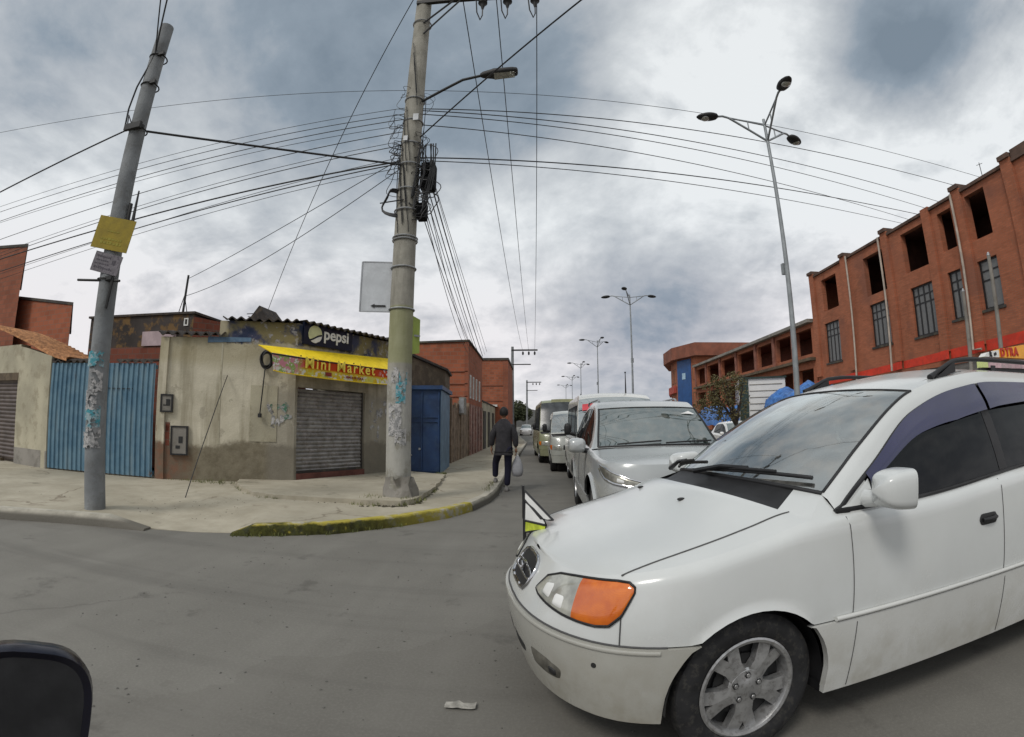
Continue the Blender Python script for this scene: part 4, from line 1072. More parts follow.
q = MB(); q.slab((WS1[0], WS1[1] - .006), (WL1[0], WL1[1] - .006), .10, .55, .02); q.slab((-17.5, 8.644), (WS0[0], WS0[1] - .006), .10, .55, .02); obj('plinth', q, B['cement'], cb_, True)
q = MB(); E0, E1 = (-14.6, 8.12), (-9.95, 7.72)
L = math.dist(E0, E1); rows = []
ez = cv([(0, 3.62), (.24, 3.48), (.6, 3.06), (.88, 2.66), (1, 2.55)])
N = 180; r = [[], [], [], []]
for k in range(N + 1):
    f = k / N; x = E0[0] + (E1[0] - E0[0]) * f; y = E0[1] + (E1[1] - E0[1]) * f; z = ez(f); wv = .035 * math.cos(2 * math.pi * k / 7.5)
    r[0].append((x, y, z - .05)); r[1].append((x, y, z + wv * .6)); r[2].append((x - .05, y + .12, z + wv + .02)); r[3].append((x - .5, y + 1.7, z + wv + .10))
obj('roof', q.grid(r), B['tile'], cb_, True, smooth=40)

# ------------------------------------------------------------------ buildings behind the left street
def block(root, name, poly, z0, z1, m, cap=None, capm=None, ov=.08):
    obj(name, MB().prism(poly, z0, z1), m, root, True)
    if cap:
        c = Vector((sum(p[0] for p in poly) / len(poly), sum(p[1] for p in poly) / len(poly)))
        pp = [tuple(c + (Vector(p) - c) * (1 + ov / max(.5, (Vector(p) - c).length))) for p in poly]
        zt = [z + cap for z in z1] if hasattr(z1, '__len__') else z1 + cap
        zb = [z + .002 for z in z1] if hasattr(z1, '__len__') else z1 + .002
        obj('roof_edge', MB().prism(pp, zb, zt), capm, root, True)
def window(root, c, w, h, nrm, m_fr, m_gl, bars=(1, 1), fw=.05, proud=.02, name='window'):
    """framed window on an upright wall: c centre, nrm outward ground direction"""
    n = Vector((nrm[0], nrm[1], 0)).normalized(); u = Vector((-n.y, n.x, 0)); c = Vector(c); z = Vector((0, 0, 1))
    def bar(mb, x0, x1, z0, z1, d=.04, o=0.0):
        P = [c + u * x + z * y + n * (proud + o) for x, y in ((x0, z0), (x1, z0), (x1, z1), (x0, z1))]; Q = [p - n * d for p in P]
        mb.add(P + Q, [(0, 1, 2, 3), (7, 6, 5, 4), (0, 4, 5, 1), (1, 5, 6, 2), (2, 6, 7, 3), (3, 7, 4, 0)])
    fr = MB(); a, b = w / 2, h / 2
    bar(fr, -a, a, b - fw, b); bar(fr, -a, a, -b, -b + fw); bar(fr, -a, -a + fw, -b + fw, b - fw); bar(fr, a - fw, a, -b + fw, b - fw)
    for k in range(1, bars[0] + 1): x = -a + w * k / (bars[0] + 1); bar(fr, x - fw / 2, x + fw / 2, -b + fw, b - fw, .03, -.003)
    for k in bars[1] if hasattr(bars[1], '__len__') else [(-b + h * j / (bars[1] + 1)) for j in range(1, bars[1] + 1)]: bar(fr, -a + fw, a - fw, k - fw * .4, k + fw * .4, .026, -.006)
    f = obj(name, fr, m_fr, root, True); gl = MB(); bar(gl, -a + .01, a - .01, -b + .01, b - .01, .012, -.026); obj('pane', gl, m_gl, f, True); return f
WG = mat_glass('building_glass', (.14, .15, .16), .15, .05)
r_ = thing('brick_house', 'tall red brick house with flat top rising behind the cream building', 'house', (-20.5, 13.5, .1))
block(r_, 'wall', [(-24.5, 11.3), (-17.0, 10.9), (-23.4, 15), (-29, 15)], .1, [7.6, 6.88, 6.88, 7.6], B['brickL'], .10, B['dark'])
r_ = thing('brick_house', 'lower orange brick house next to the tall brick house', 'house', (-15.6, 13, .1))
block(r_, 'wall', [(-19.2, 11.6), (-14.12, 10.95), (-19.3, 15), (-25.5, 15)], .1, [5.45, 4.68, 4.68, 5.45], B['brick'], .09, B['dark'])
r_ = thing('dark_house', 'dark stained flat-roofed house behind the blue gate', 'house', (-10.4, 11.8, .1))
block(r_, 'wall', [(-12.6, 10.5), (-8.72, 10.5), (-8.4, 13.5), (-12.6, 13.5)], .1, [4.1, 4.05, 3.95, 4.05], mat('mouldy_wall', (.05, .042, .038), .95, .4, 1.2, c2=(.17, .10, .035), amount=.8), .06, B['tiledark'])
q = MB(); q.bbox(-12.5, -8.9, 10.42, 10.5, .1, 3.22); obj('lower_wall', q, B['brickdark'], r_, True)
q = MB(); q.bbox(-10.35, -9.25, 10.38, 10.5, 3.24, 3.62); obj('pale_panel', q, mat('faded_pink', (.42, .33, .34), .85, .2, 3), r_, True)
window(r_, (-8.95, 10.5, 3.85), .14, .2, (0, -1), B['white'], WG, (0, 0), .03)
q = MB(); q.slab((-8.72, 10.5), (-6.7, 12.4), .1, 3.98, .2, z1b=3.72); q.slab((-7.6, 11.7), (-6.4, 12.6), .1, 3.7, .2); obj('side_wall', q, B['brickdark'], r_, True)
an = thing('antenna_mast', 'thin antenna mast standing on the dark flat-roofed house', 'mast', (-9.7, 11.2, 4.1))
q = MB(); q.tube([(-9.72, 11.2, 4.0), (-9.66, 11.2, 5.35)], [.035, .03], 8); q.tube([(-9.86, 11.1, 4.0), (-9.69, 11.2, 4.85)], .012, 6); q.tube([(-9.56, 11.3, 4.0), (-9.69, 11.2, 4.7)], .012, 6); obj('mast', q, V['dark'], an, True, smooth=60)
an = thing('tv_antenna', 'small tv antenna on the brick wall behind the shop', 'antenna', (-7.7, 11.8, 3.9))
q = MB(); q.tube([(-7.7, 11.8, 3.7), (-7.7, 11.8, 4.32)], .015, 6); q.tube([(-7.95, 11.8, 4.3), (-7.45, 11.8, 4.3)], .012, 6); q.tube([(-7.85, 11.7, 4.2), (-7.55, 11.9, 4.2)], .01, 6); obj('aerial', q, V['dark'], an, True)

# ------------------------------------------------------------------ row along the left pavement
k_ = thing('blue_kiosk', 'dark blue sheet-metal kiosk on the pavement beyond the corner pole', 'kiosk', (-2.95, 13.2, .15))
KP = [(-3.42, 12.1), (-2.47, 12.1), (-2.66, 14.3), (-3.6, 14.3)]
obj('body', MB().prism(KP, .17, 2.26), B['blue2'], k_, True)
q = MB(); q.slab((-2.462, 12.1), (-2.652, 14.3), .17, 2.25, -.012); obj('side_panel', q, B['blue3'], k_, True)
q = MB(); q.prism([(-3.5, 12.0), (-2.40, 12.0), (-2.58, 14.4), (-3.7, 14.4)], 2.262, 2.36); obj('roof', q, B['blue2'], k_, True)
q = MB()
for z in (.22, 1.45, 1.56): q.bbox(-3.40, -2.50, 12.07, 12.096, z, z + .03)
for x in (-3.40, -2.95, -2.52): q.bbox(x, x + .03, 12.065, 12.095, .25, 2.22)
obj('door_frame', q, B['blue2'], k_, True); q = MB(); q.box((-2.98, 12.06, .78), (.05, .04, .05)); q.ball((-3.2, 12.08, .62), .022); obj('padlock', q, B['steel'], k_, True)
r_ = thing('brown_building', 'low brown rendered building with flat roof above the blue kiosk', 'building', (-4.2, 14, .15))
block(r_, 'wall', [(-3.46, 12.35), (-2.80, 14.40), (-2.86, 15.45), (-6.2, 15.5), (-6.2, 13.4)], .1, [3.22, 2.98, 2.92, 2.95, 3.2], B['brown'], .07, B['tiledark'])
r_ = thing('brick_house', 'two-storey orange brick house above the plank fence', 'house', (-4.6, 20, .15))
block(r_, 'wall', [(-2.85, 19.4), (-2.85, 24.2), (-7.2, 24.2), (-7.2, 19.4)], .1, [4.72, 4.60, 4.5, 4.62], B['brick'], .08, B['dark'])
for y in (20.0, 20.9, 21.9, 23.0): window(r_, (-2.85, y, 2.95), .34, .95, (1, 0), B['white'], WG, (0, 1), .06, .03)
q = MB()
for z in (3.5, 3.0, 2.5): q.bbox(-7.0, -2.86, 19.36, 19.398, z, z + .035)
q.bbox(-2.98, -2.82, 19.36, 19.50, .1, 4.7); obj('concrete_band', q, B['brickL'], r_, True)
f_ = thing('plank_fence', 'weathered upright plank fence under the orange brick house', 'fence', (-2.8, 18, .15))
q = MB(); rr = random.Random(5); y = 15.5
while y < 19.3:
    w = rr.uniform(.14, .22); q.bbox(-2.86 + rr.uniform(-.012, .012), -2.82 + rr.uniform(0, .02), y, y + w - .012, .16, 2.05 + rr.uniform(-.12, .1)); y += w
obj('plank_panel', q, B['wood'], f_, True)
q = MB(); q.bbox(-2.9, -2.868, 15.5, 19.3, .5, .6); q.bbox(-2.9, -2.868, 15.5, 19.3, 1.7, 1.8); obj('rail', q, B['wood'], f_, True)
for y in (15.45, 17.4, 19.33): obj('post', MB().bbox(-2.92, -2.78, y - .06, y + .06, .1, 2.25), B['wood'], f_, True)
q = MB()
for y, c in ((19.8, 0), (20.6, 1), (21.5, 0), (22.5, 1), (23.6, 0)): q.bbox(-2.845, -2.76, y - .18, y + .18, .15, 2.2)
obj('pilaster', q, mat('pink_render', (.30, .17, .14), .9, .3, 3, c2=(.38, .33, .28), amount=.6), r_, True)
for y in (20.2, 22.0): 
    q = MB(); q.bbox(-2.85, -2.80, y - .3, y + .2, .17, 2.0); obj('door', q, mat('dark_red_door', (.10, .03, .025), .6, .3, 4), r_, True)
r_ = thing('meter_cabinet', 'small grey meter cabinet fixed to the fence by the kiosk', 'cabinet', (-2.7, 17.2, 2.0))
q = MB(); q.bbox(-2.80, -2.60, 16.9, 17.35, 1.75, 2.35); obj('box', q, B['cement'], r_, True, bevel=.01); q = MB(); q.bbox(-2.78, -2.62, 16.88, 16.897, 1.8, 2.3); obj('lid', q, B['steel'], r_, True)
r_ = thing('brick_house', 'square orange brick house behind the walking man', 'house', (-4.2, 34, .15))
block(r_, 'wall', [(-2.05, 31.5), (-2.05, 37), (-8, 37), (-8, 31.5)], .1, 5.55, B['brick'], .16, B['dark'])
q = MB(); q.bbox(-2.35, -2.03, 31.42, 31.6, .1, 5.5)
for z in (3.9, 2.9): q.bbox(-7.9, -2.06, 31.46, 31.498, z, z + .05)
obj('concrete_frame', q, B['brickL'], r_, True)
q = MB(); q.bbox(-3.9, -2.7, 31.1, 31.5, 2.55, 2.68); q.bbox(-3.3, -2.9, 31.4, 31.497, 2.05, 2.45); obj('porch_sign', q, B['white'], r_, True)
q = MB(); q.bbox(-4.1, -3.5, 31.45, 31.5, .15, 2.3); obj('door', q, B['void'], r_, True)
r_ = thing('shed', 'pale shed with grey door between the two orange brick houses', 'shed', (-4, 27.5, .15))
block(r_, 'wall', [(-2.85, 24.25), (-2.85, 31.4), (-7, 31.4), (-7, 24.25)], .1, [2.55, 2.5, 2.5, 2.55], B['cream'], .07, B['tiledark'])
for y in (25.2, 27.4, 29.8): q = MB(); q.bbox(-2.85, -2.81, y - .5, y + .5, .17, 2.1); obj('door', q, B['dark'], r_, True)
rr = random.Random(11)
FAR = [('green painted house far along the street', (.10, .16, .12), -2.6, 40, 7, 4.3), ('grey two-storey house far along the street', (.22, .21, .2), -2.3, 48, 8, 6.0), ('brown house far down the street past the second power pole', (.20, .12, .08), -2.7, 58, 9, 4.6), ('pale cream house far down the street', (.36, .33, .27), -2.4, 70, 12, 5.8), ('dark brick house at the far end of the street', (.16, .08, .06), -2.8, 86, 16, 6.5)]
for lab, c, x, y, d, h in FAR:
    x -= (y - 36) * .062; r_ = thing('far_house', lab, 'house', (x - 3, y + d / 2, .1))
    block(r_, 'wall', [(x, y), (x, y + d), (x - 7, y + d), (x - 7, y)], .05, h, mat('far_wall', c, .9, .25, .8), .15, B['dark'])
    for j in range(2):
        for i in range(int(d / 2.5)):
            if 1.6 + j * 2.7 + .6 < h: window(r_, (x, y + 1.3 + i * 2.4, 1.5 + j * 2.6), .9, 1.1, (1, 0), B['white'], WG, (1, 0), .06)
    window(r_, (x - 1.5, y, 1.6), .9, 1.1, (0, -1), B['white'], WG, (1, 0), .06)
# ------------------------------------------------------------------ long brick building across the avenue (facade x = 16.8)
FX = 16.8
rb = thing('brick_building', 'long three-storey red brick building with barred windows and a red painted stripe', 'building', (19, 19, .15))
def facade(mb, x, y0, y1, z0, z1, holes, t=.28):
    """wall facing -x, with rectangular holes (y0, y1, z0, z1), solid pieces only"""
    ys = sorted({y0, y1} | {h[0] for h in holes} | {h[1] for h in holes}); ys = [y for y in ys if y0 <= y <= y1]
    for a, b in zip(ys, ys[1:]):
        hs = sorted([h for h in holes if h[0] <= a + 1e-6 and h[1] >= b - 1e-6], key=lambda h: h[2]); z = z0
        for h in hs:
            if h[2] > z: mb.bbox(x, x + t, a, b, z, h[2])
            z = h[3]
        if z < z1: mb.bbox(x, x + t, a, b, z, z1)
UP = [(24.62, 26.20, 7.62, 9.5), (20.32, 21.95, 7.45, 9.45), (17.30, 18.85, 7.75, 9.6), (15.55, 16.36, 7.95, 9.6), (13.70, 14.72, 7.85, 9.68), (10.2, 11.75, 7.9, 9.60), (6.6, 8.2, 7.9, 9.6)]
LO = [(24.80, 26.30, 4.60, 6.90), (20.42, 21.88, 4.85, 6.98), (17.30, 18.72, 4.80, 7.02), (15.62, 16.35, 5.10, 7.05), (13.75, 14.72, 5.15, 7.02), (10.3, 11.7, 5.1, 7.0), (6.6, 8.1, 5.1, 7.0)]
GR = [(24.2, 26.8, .16, 2.9), (20.0, 22.6, .16, 2.9), (16.0, 18.8, .16, 2.9), (12.0, 14.6, .16, 2.9), (8, 10.6, .16, 2.9)]
m = MB(); facade(m, FX, 3.0, 27.4, 3.35, 9.92, UP + LO); m.bbox(FX + .28, 24, 27.1, 27.4, .1, 9.9); m.bbox(FX + .28, 24, 3.0, 3.3, .1, 9.9)
obj('wall', m, B['brickR'], rb, True)
m = MB(); facade(m, FX + .04, 3.0, 27.4, .1, 3.348, GR); obj('ground_floor_wall', m, mat('grey_shopfront', (.16, .15, .14), .9, .3, 1, c2=(.08, .07, .065), amount=.6), rb, True)
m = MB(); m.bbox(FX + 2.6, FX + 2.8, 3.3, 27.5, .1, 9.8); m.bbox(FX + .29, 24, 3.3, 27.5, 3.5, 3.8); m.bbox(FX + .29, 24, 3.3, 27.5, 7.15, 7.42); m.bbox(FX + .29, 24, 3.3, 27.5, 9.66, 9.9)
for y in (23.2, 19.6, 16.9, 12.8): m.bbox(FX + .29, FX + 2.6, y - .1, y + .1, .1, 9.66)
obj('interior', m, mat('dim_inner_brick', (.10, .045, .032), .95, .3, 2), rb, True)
CURT = mat_glass('curtained_glass', (.9, .9, .88), .0, .2, .0, .8)
CURT.node_tree.nodes['Diffuse BSDF'].inputs[0].default_value = (.12, .12, .12, 1)
for y0, y1, z0, z1 in LO:
    window(rb, (FX + .10, (y0 + y1) / 2, (z0 + z1) / 2), y1 - y0, z1 - z0, (-1, 0), V['black'], CURT, (3 if y1 - y0 > 1 else 1, [z1 - (z0 + z1) / 2 - .42, z1 - (z0 + z1) / 2 - .78]), .075, .0)
    q = MB(); q.bbox(FX - .05, FX + .1, y0 - .08, y1 + .08, z0 - .10, z0 - .002); obj('window_sill', q, B['dark'], rb, True)
# piers, parapet steps, drainpipes, red stripe
q = MB()
for y in (27.14, 23.65, 19.95, 16.95, 15.05, 12.4): q.bbox(FX - .12, FX - .002, y - .24, y + .24, 3.9, 10.12)
obj('brick_pier', q, B['brickR'], rb, True)
q = MB(); ys = [3.0, 12.16, 12.64, 14.81, 15.29, 19.71, 20.19, 23.41, 23.89, 26.90, 27.45]
for i, (a, b) in enumerate(zip(ys, ys[1:])):
    h = 10.30 if i % 2 and i else 10.05
    q.bbox(FX - (.20 if i % 2 else .10), FX + .5, a, b, 9.925 if i % 2 == 0 else 10.125, h)
q.bbox(FX + .5, 24, 3, 27.9, 9.925, 9.98); q.bbox(FX - .1, FX + .5, 3.0, 12.1, 10.052, 10.35)
obj('parapet', q, mat('sooty_parapet', (.10, .065, .05), .95, .35, 1.5, c2=(.18, .10, .07), amount=.6), rb, True)
q = MB(); 
def stripe(y0, y1): q.add([(FX - .015, y0, 3.72 - .022 * (y0 - 11)), (FX - .015, y1, 3.72 - .022 * (y1 - 11)), (FX - .015, y1, 4.14 - .030 * (y1 - 11)), (FX - .015, y0, 4.14 - .030 * (y0 - 11)), (FX - .002, y0, 3.72 - .022 * (y0 - 11)), (FX - .002, y1, 3.72 - .022 * (y1 - 11)), (FX - .002, y1, 4.14 - .030 * (y1 - 11)), (FX - .002, y0, 4.14 - .030 * (y0 - 11))], [(0, 1, 2, 3), (4, 5, 6, 7), (0, 3, 7, 4), (1, 2, 6, 5), (2, 3, 7, 6), (0, 1, 5, 4)])
yy = [3.0, 12.16, 12.64, 14.81, 15.29, 16.71, 17.19, 19.71, 20.19, 23.41, 23.89, 26.90, 27.38]
for i, (a, b) in enumerate(zip(yy, yy[1:])):
    n0 = len(q.v); stripe(a, b)
    if i % 2: q.v[n0:] = [(p[0] - .121, p[1], p[2]) for p in q.v[n0:]]
obj('painted_stripe', q, mat('red_stripe_paint', (.62, .045, .02), .7, .2, 2, c2=(.35, .05, .03), amount=.4), rb, True)
for y, z0, hook in ((23.28, 3.0, 0), (20.38, 3.5, 0), (15.33, 3.75, 1)):
    q = MB(); pts = [(FX - .2, y - .1, 10.0), (FX - .2, y - .08, 7), (FX - .2, y, z0)] + ([(FX - .24, y - .45, z0 - .03)] if hook else [])
    q.tube(pts, .05, 8); obj('drainpipe', q, mat('pale_pipe', (.42, .36, .30), .6, .2, 3), rb, True, smooth=60)
q = MB(); q.tube([(FX + .5, 14.0, 10.0), (FX + .5, 14.0, 10.9)], .015, 6); q.tube([(FX + .5, 13.85, 10.8), (FX + .5, 14.15, 10.85)], .01, 6); obj('roof_aerial', q, V['dark'], rb, True)
for y, z0, z1 in ((14.35, 3.2, 5.7), (12.95, 3.0, 6.6)):
    p_ = thing('thin_post', 'thin pale concrete post before the red stripe, %s' % ('shorter of the two' if z1 < 6 else 'taller of the two'), 'post', (15.3, y, .16), group='thin posts before the brick building')
    q = MB(); q.tube([(15.3, y, .15), (15.3, y - .1, z1)], [.09, .06], 10); obj('shaft', q, B['cement'], p_, True, smooth=60); q = MB(); q.tube([(15.3, y - .1, z1 - .02), (15.3, y - .1, z1 + .1)], [.07, .03], 10); obj('tip', q, B['steel'], p_, True)

# two-storey wing with open galleries
wg = thing('brick_gallery_wing', 'lower two-storey brick wing with a row of dark open galleries', 'building', (19, 38, .15))
pier = [27.8, 30.5, 33.4, 36.6, 40.6, 44.6, 48.6, 52]
hol = []
for a, b in zip(pier, pier[1:]): hol += [(a + .35, b - .35, 5.45, 7.05), (a + .4, b - .4, 2.9, 4.55), (a + .4, b - .4, .16, 2.5)]
m = MB(); facade(m, FX + .15, 27.8, 52, .1, 7.35, hol); obj('wall', m, B['brickR'], wg, True)
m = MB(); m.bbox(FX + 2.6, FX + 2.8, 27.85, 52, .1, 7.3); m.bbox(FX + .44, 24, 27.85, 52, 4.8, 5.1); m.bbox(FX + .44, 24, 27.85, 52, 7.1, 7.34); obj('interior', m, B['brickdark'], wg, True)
m = MB(); m.bbox(FX - .25, 24, 27.85, 52, 7.352, 7.56); obj('roof', m, B['cement'], wg, True)
m = MB(); m.bbox(FX - .25, FX + .148, 27.85, 52, 5.0, 5.18); obj('ledge', m, B['brown'], wg, True)
m = MB()
for y in pier[1:]: m.bbox(FX + .02, FX + .148, y - .18, y + .18, .15, 7.3) if False else m.bbox(FX + .02, FX + .148, y - .18, y + .18, 5.182, 7.35)
obj('gallery_pier', m, mat('pink_render_pier', (.24, .10, .07), .9, .3, 2), wg, True)
# corner tower at the far end
tw = thing('corner_tower', 'three-storey brick corner building with overhanging roof and tall blue banner', 'building', (19, 57, .15))
TP = [(17.0, 52.05), (15.9, 56.0), (16.3, 60.0), (18.2, 66.5), (26, 68), (26, 52.05)]
m = MB(); m.prism(TP, .1, 8.6); obj('wall', m, B['brickR'], tw, True)
def grow(P, d):
    c = Vector((sum(p[0] for p in P) / len(P), sum(p[1] for p in P) / len(P))); return [tuple(c + (Vector(p) - c) * (1 + d / (Vector(p) - c).length)) for p in P]
m = MB(); m.prism(grow(TP, .9), 8.602, 10.0); obj('roof', m, mat('tower_eaves', (.22, .08, .05), .9, .25, 1, c2=(.15, .07, .05), amount=.5), tw, True)
def on(a, b, f, o=.0):
    a = Vector(a); b = Vector(b); d = (b - a); n = Vector((-d.y, d.x)).normalized() * -1; n = n if n.dot(a - Vector((21, 60))) > 0 else -n; p = a + d * f + n * o; return p, n
p, n = on(TP[0], TP[1], .60, .06); d = (Vector(TP[1]) - Vector(TP[0])).normalized()
m = MB(); a = p - d * 1.45; b = p + d * 1.45; m.slab(b, a, 2.2, 8.5, .05); bn = obj('banner', m, mat('banner_blue', (.012, .07, .22), .5, .2, 2), tw, True)
q2, _ = on(TP[0], TP[1], .60, .085); m = MB(); a = q2 - d * .35; b = q2 + d * .35; m.slab(b, a, 6.3, 7.0, -.02); obj('emblem', m, mat('pale_blue_mark', (.35, .5, .62), .6, .3, 2), bn, True)
for (A_, B_) in ((TP[0], TP[1]), (TP[1], TP[2]), (TP[2], TP[3])):
    for f in ((.10,) if A_ == TP[0] else (.25, .7)):
        for z in (6.9, 3.9):
            p, n = on(A_, B_, f, .0); window(tw, (p.x, p.y, z), 1.3 if A_ != TP[0] else .7, 1.7, n, B['brown'], B['void'], (0, 0), .06)
for (A_, B_) in ((TP[1], TP[2]), (TP[2], TP[3])):
    p0, n = on(A_, B_, .05, .0); p1, n = on(A_, B_, .95, .0); q = MB(); q.slab((p1 + n * .35), (p0 + n * .35), 4.9, 5.7, .3); obj('balcony', q, mat('red_balcony', (.40, .07, .05), .8, .2, 2), tw, True)

# ------------------------------------------------------------------ median street lamps with three arms
LM = mat('lamp_grey', (.27, .29, .30), .5, .2, 4, metal=.3)
def lamp_thing(loc, label, rz=0):
    L = thing('street_lamp', label, 'street lamp', loc, rz, 'street lamps along the median')
    m = MB(); m.tube([(0, 0, 0), (0, 0, 4), (0, 0, 9.0)], [.075, .058, .036], 12); m.tube([(0, 0, 0), (0, 0, .3)], .12, 12); obj('pole', m, LM, L, smooth=60)
    m = MB(); m.box((0, .09, 5.0), (.16, .10, .26)); obj('control_box', m, LM, L)
    for az in (178, 266, 32):
        d = Vector((math.cos(R(az)), math.sin(R(az)), 0)); m = MB()
        m.tube([Vector((0, 0, 8.35)), d * .95 + Vector((0, 0, 8.98)), d * 1.1 + Vector((0, 0, 9.02)), d * 1.28 + Vector((0, 0, 9.0))], .028, 8)
        m.tube([Vector((0, 0, 8.82)), d * .95 + Vector((0, 0, 8.98))], .022, 8); m.tube([d * .45 + Vector((0, 0, 8.65)), d * .45 + Vector((0, 0, 8.89))], .016, 6)
        a = obj('arm', m, LM, L, smooth=60)
        h = MB(); rows = []
        n = Vector((-d.y, d.x, 0))
        for k in range(11):
            s = k / 10; w = .145 * math.sin(math.pi * min(1, .14 + s * .8)) ** .8 + .015
            if k in (0, 10): w *= .5
            rows.append([d * (1.22 + .56 * s) + n * w * math.cos(t) + Vector((0, 0, 9.0 - .03 * s + w * .55 * math.sin(t))) for t in [2 * math.pi * i / 12 for i in range(12)]])
        h.grid(rows, True); h.poly(rows[0]); h.poly(rows[-1]); hd = obj('lamp_head', h, V['dark'], a, smooth=60)
        g = MB(); g.ball(d * 1.56 + Vector((0, 0, 8.925)), (.11, .11, .05), 12, 6); obj('lamp_glass', g, V['lens'], hd, smooth=60)
    return L
lamp = lamp_thing((5.78, 10.38, -.12), 'nearest and tallest looking grey three-armed lamp, before the long brick building')
for y, x, lab in ((28.8, 5.48, 'grey three-armed lamp rising behind the silver suv'), (45.0, 5.35, 'grey three-armed lamp above the white van, third along the median'), (62, 5.2, 'grey three-armed lamp above the bus, fourth along the median'), (79, 5.2, 'tiny grey three-armed lamp, fifth and smallest in the median row'), (96, 5.1, 'faint grey three-armed lamp at the far end of the median')):
    copy_thing(lamp, (x, y, .15), R((y * 7) % 40 - 20), lab)

# ------------------------------------------------------------------ power poles
def mat_pole():
    t = NT('concrete_pole'); p = t.pos(); sep = t.n('ShaderNodeSeparateXYZ'); t.l(p, sep.inputs[0]); z = sep.outputs[2]; n = t.noise(p, 3, 7, .65); n2 = t.noise(p, 9, 6, .65, (1, 1, .12))
    b = t.mix(t.ramp(n, .3, .7), (.24, .23, .195), (.34, .325, .28)); b = t.mix(t.math('MULTIPLY', t.ramp(n2, .45, .7), .5), b, (.15, .14, .115))
    b = t.mix(t.math('MULTIPLY', t.math('MULTIPLY', t.ramp(z, 3.35, 3.3), t.ramp(z, 2.35, 2.4)), .55), b, (.25, .26, .10))
    b = t.mix(t.math('MULTIPLY', t.math('MULTIPLY', t.ramp(z, 2.3, 2.2), t.ramp(n, .38, .5)), .45), b, (.42, .42, .40))
    b = t.mix(t.math('MULTIPLY', t.ramp(z, .55, .2), .6), b, (.13, .115, .085)); t.bump(t.noise(p, 25, 6, .7), .35, .015); return t.done(b, .88, 0, .2)
PM = mat_pole(); PM2 = mat('grey_blue_pole', (.20, .21, .215), .85, .25, 2.5, c2=(.13, .13, .125), amount=.5, bump=.3)
pole = thing('power_pole', 'thick concrete power pole at the pavement corner, hung with cables and boxes', 'power pole', (-2.29, 7.83, .13))
m = MB(); m.tube([(-2.29, 7.83, .05), (-2.29, 7.83, .42), (-2.29, 7.83, .43), (-2.29, 7.83, 4), (-2.30, 7.83, 10.4)], [.235, .225, .205, .195, .155], 20); obj('shaft', m, PM, pole, True, smooth=60)
m = MB(); rr = random.Random(2); rows = []
for j in range(5):
    f = j / 4; rows.append([(-2.27 + (.27 - .05 * f + .14 * noise.noise((k * .7, 1, f))) * math.cos(2 * math.pi * k / 20), 7.80 + (.26 - .04 * f + .14 * noise.noise((k * .7, 4, f))) * math.sin(2 * math.pi * k / 20), .20 + .34 * f ** .7 + .06 * noise.noise((k * 1.3, j, 8))) for k in range(20)])
m.grid(rows, True); obj('footing', m, B['cement'], pole, True, smooth=60)
m = MB()
for z in (5.45, 5.05, 4.55, 4.5, 4.0, 3.28, 5.95, 6.4, 6.9, 7.4, 9.4): m.tube([(-2.29 + (.212 if z < 6 else .185) * math.cos(a), 7.83 + (.212 if z < 6 else .185) * math.sin(a), z) for a in [2 * math.pi * k / 20 for k in range(21)]], .014, 5, False)
obj('steel_band', m, B['steel'], pole, True)
m = MB(); m.bbox(-2.42, .18, 7.66, 7.74, 9.91, 9.99); m.tube([(-2.22, 7.66, 9.30), (-1.65, 7.68, 9.90)], .02, 6); m.tube([(-2.2, 7.66, 9.0), (-1.5, 7.68, 9.90)], .018, 6); ca = obj('crossarm', m, V['dark'], pole, True)
for x in (-1.02, -.52, .03):
    m = MB(); rr_ = []
    z = 9.90
    prof = [(.02, 10.10), (.05, 10.08)]
    for k in range(5): prof += [(.06, 10.06 - .085 * k), (.095, 10.03 - .085 * k), (.095, 10.015 - .085 * k), (.06, 9.99 - .085 * k)]
    prof += [(.045, 9.60), (.02, 9.50)]
    m.lathe(prof, 14, Matrix.Translation((x, 7.60, 0))); i_ = obj('insulator', m, V['dark'], ca, True, smooth=40)
    m = MB(); m.tube([(x - .14, 7.6, 9.86), (x - .11, 7.58, 9.40), (x - .04, 7.58, 9.18), (x, 7.58, 9.3), (x, 7.6, 9.55)], .014, 5); obj('jumper_wire', m, V['black'], i_, True)
# cobra-head luminaire on an outreach arm
m = MB(); m.tube([(-2.16, 7.78, 7.35), (-1.75, 7.7, 7.52), (-1.35, 7.62, 7.68), (-1.0, 7.6, 7.74)], .026, 8); la = obj('lamp_arm', m, V['dark'], pole, True, smooth=60)
m = MB(); rows = []
for k, (s, w, h) in enumerate(((0, .03, .03), (.05, .06, .05), (.2, .10, .06), (.25, .12, .065), (.6, .115, .055), (.68, .10, .04), (.70, .06, .02))):
    rows.append([(-1.02 + s, 7.6 + w * (1 if math.cos(t) > 0 else -1) * abs(math.cos(t)) ** .6, 7.75 + .08 * s + h * (1 if math.sin(t) > 0 else -1) * abs(math.sin(t)) ** .6) for t in [2 * math.pi * i / 16 for i in range(16)]])
m.grid(rows, True); m.poly(rows[0]); m.poly(rows[-1]); lh = obj('lamp_head', m, V['dark'], la, True, smooth=40)
m = MB(); m.add([(-.76, 7.50, 7.704), (-.38, 7.51, 7.738), (-.38, 7.69, 7.738), (-.76, 7.70, 7.704)], [(0, 1, 2, 3)]); obj('lamp_glass', m, V['lens'], lh, True)
BOXM = mat('sooty_box', (.010, .010, .011), .95, .3, 9, spec=.1)
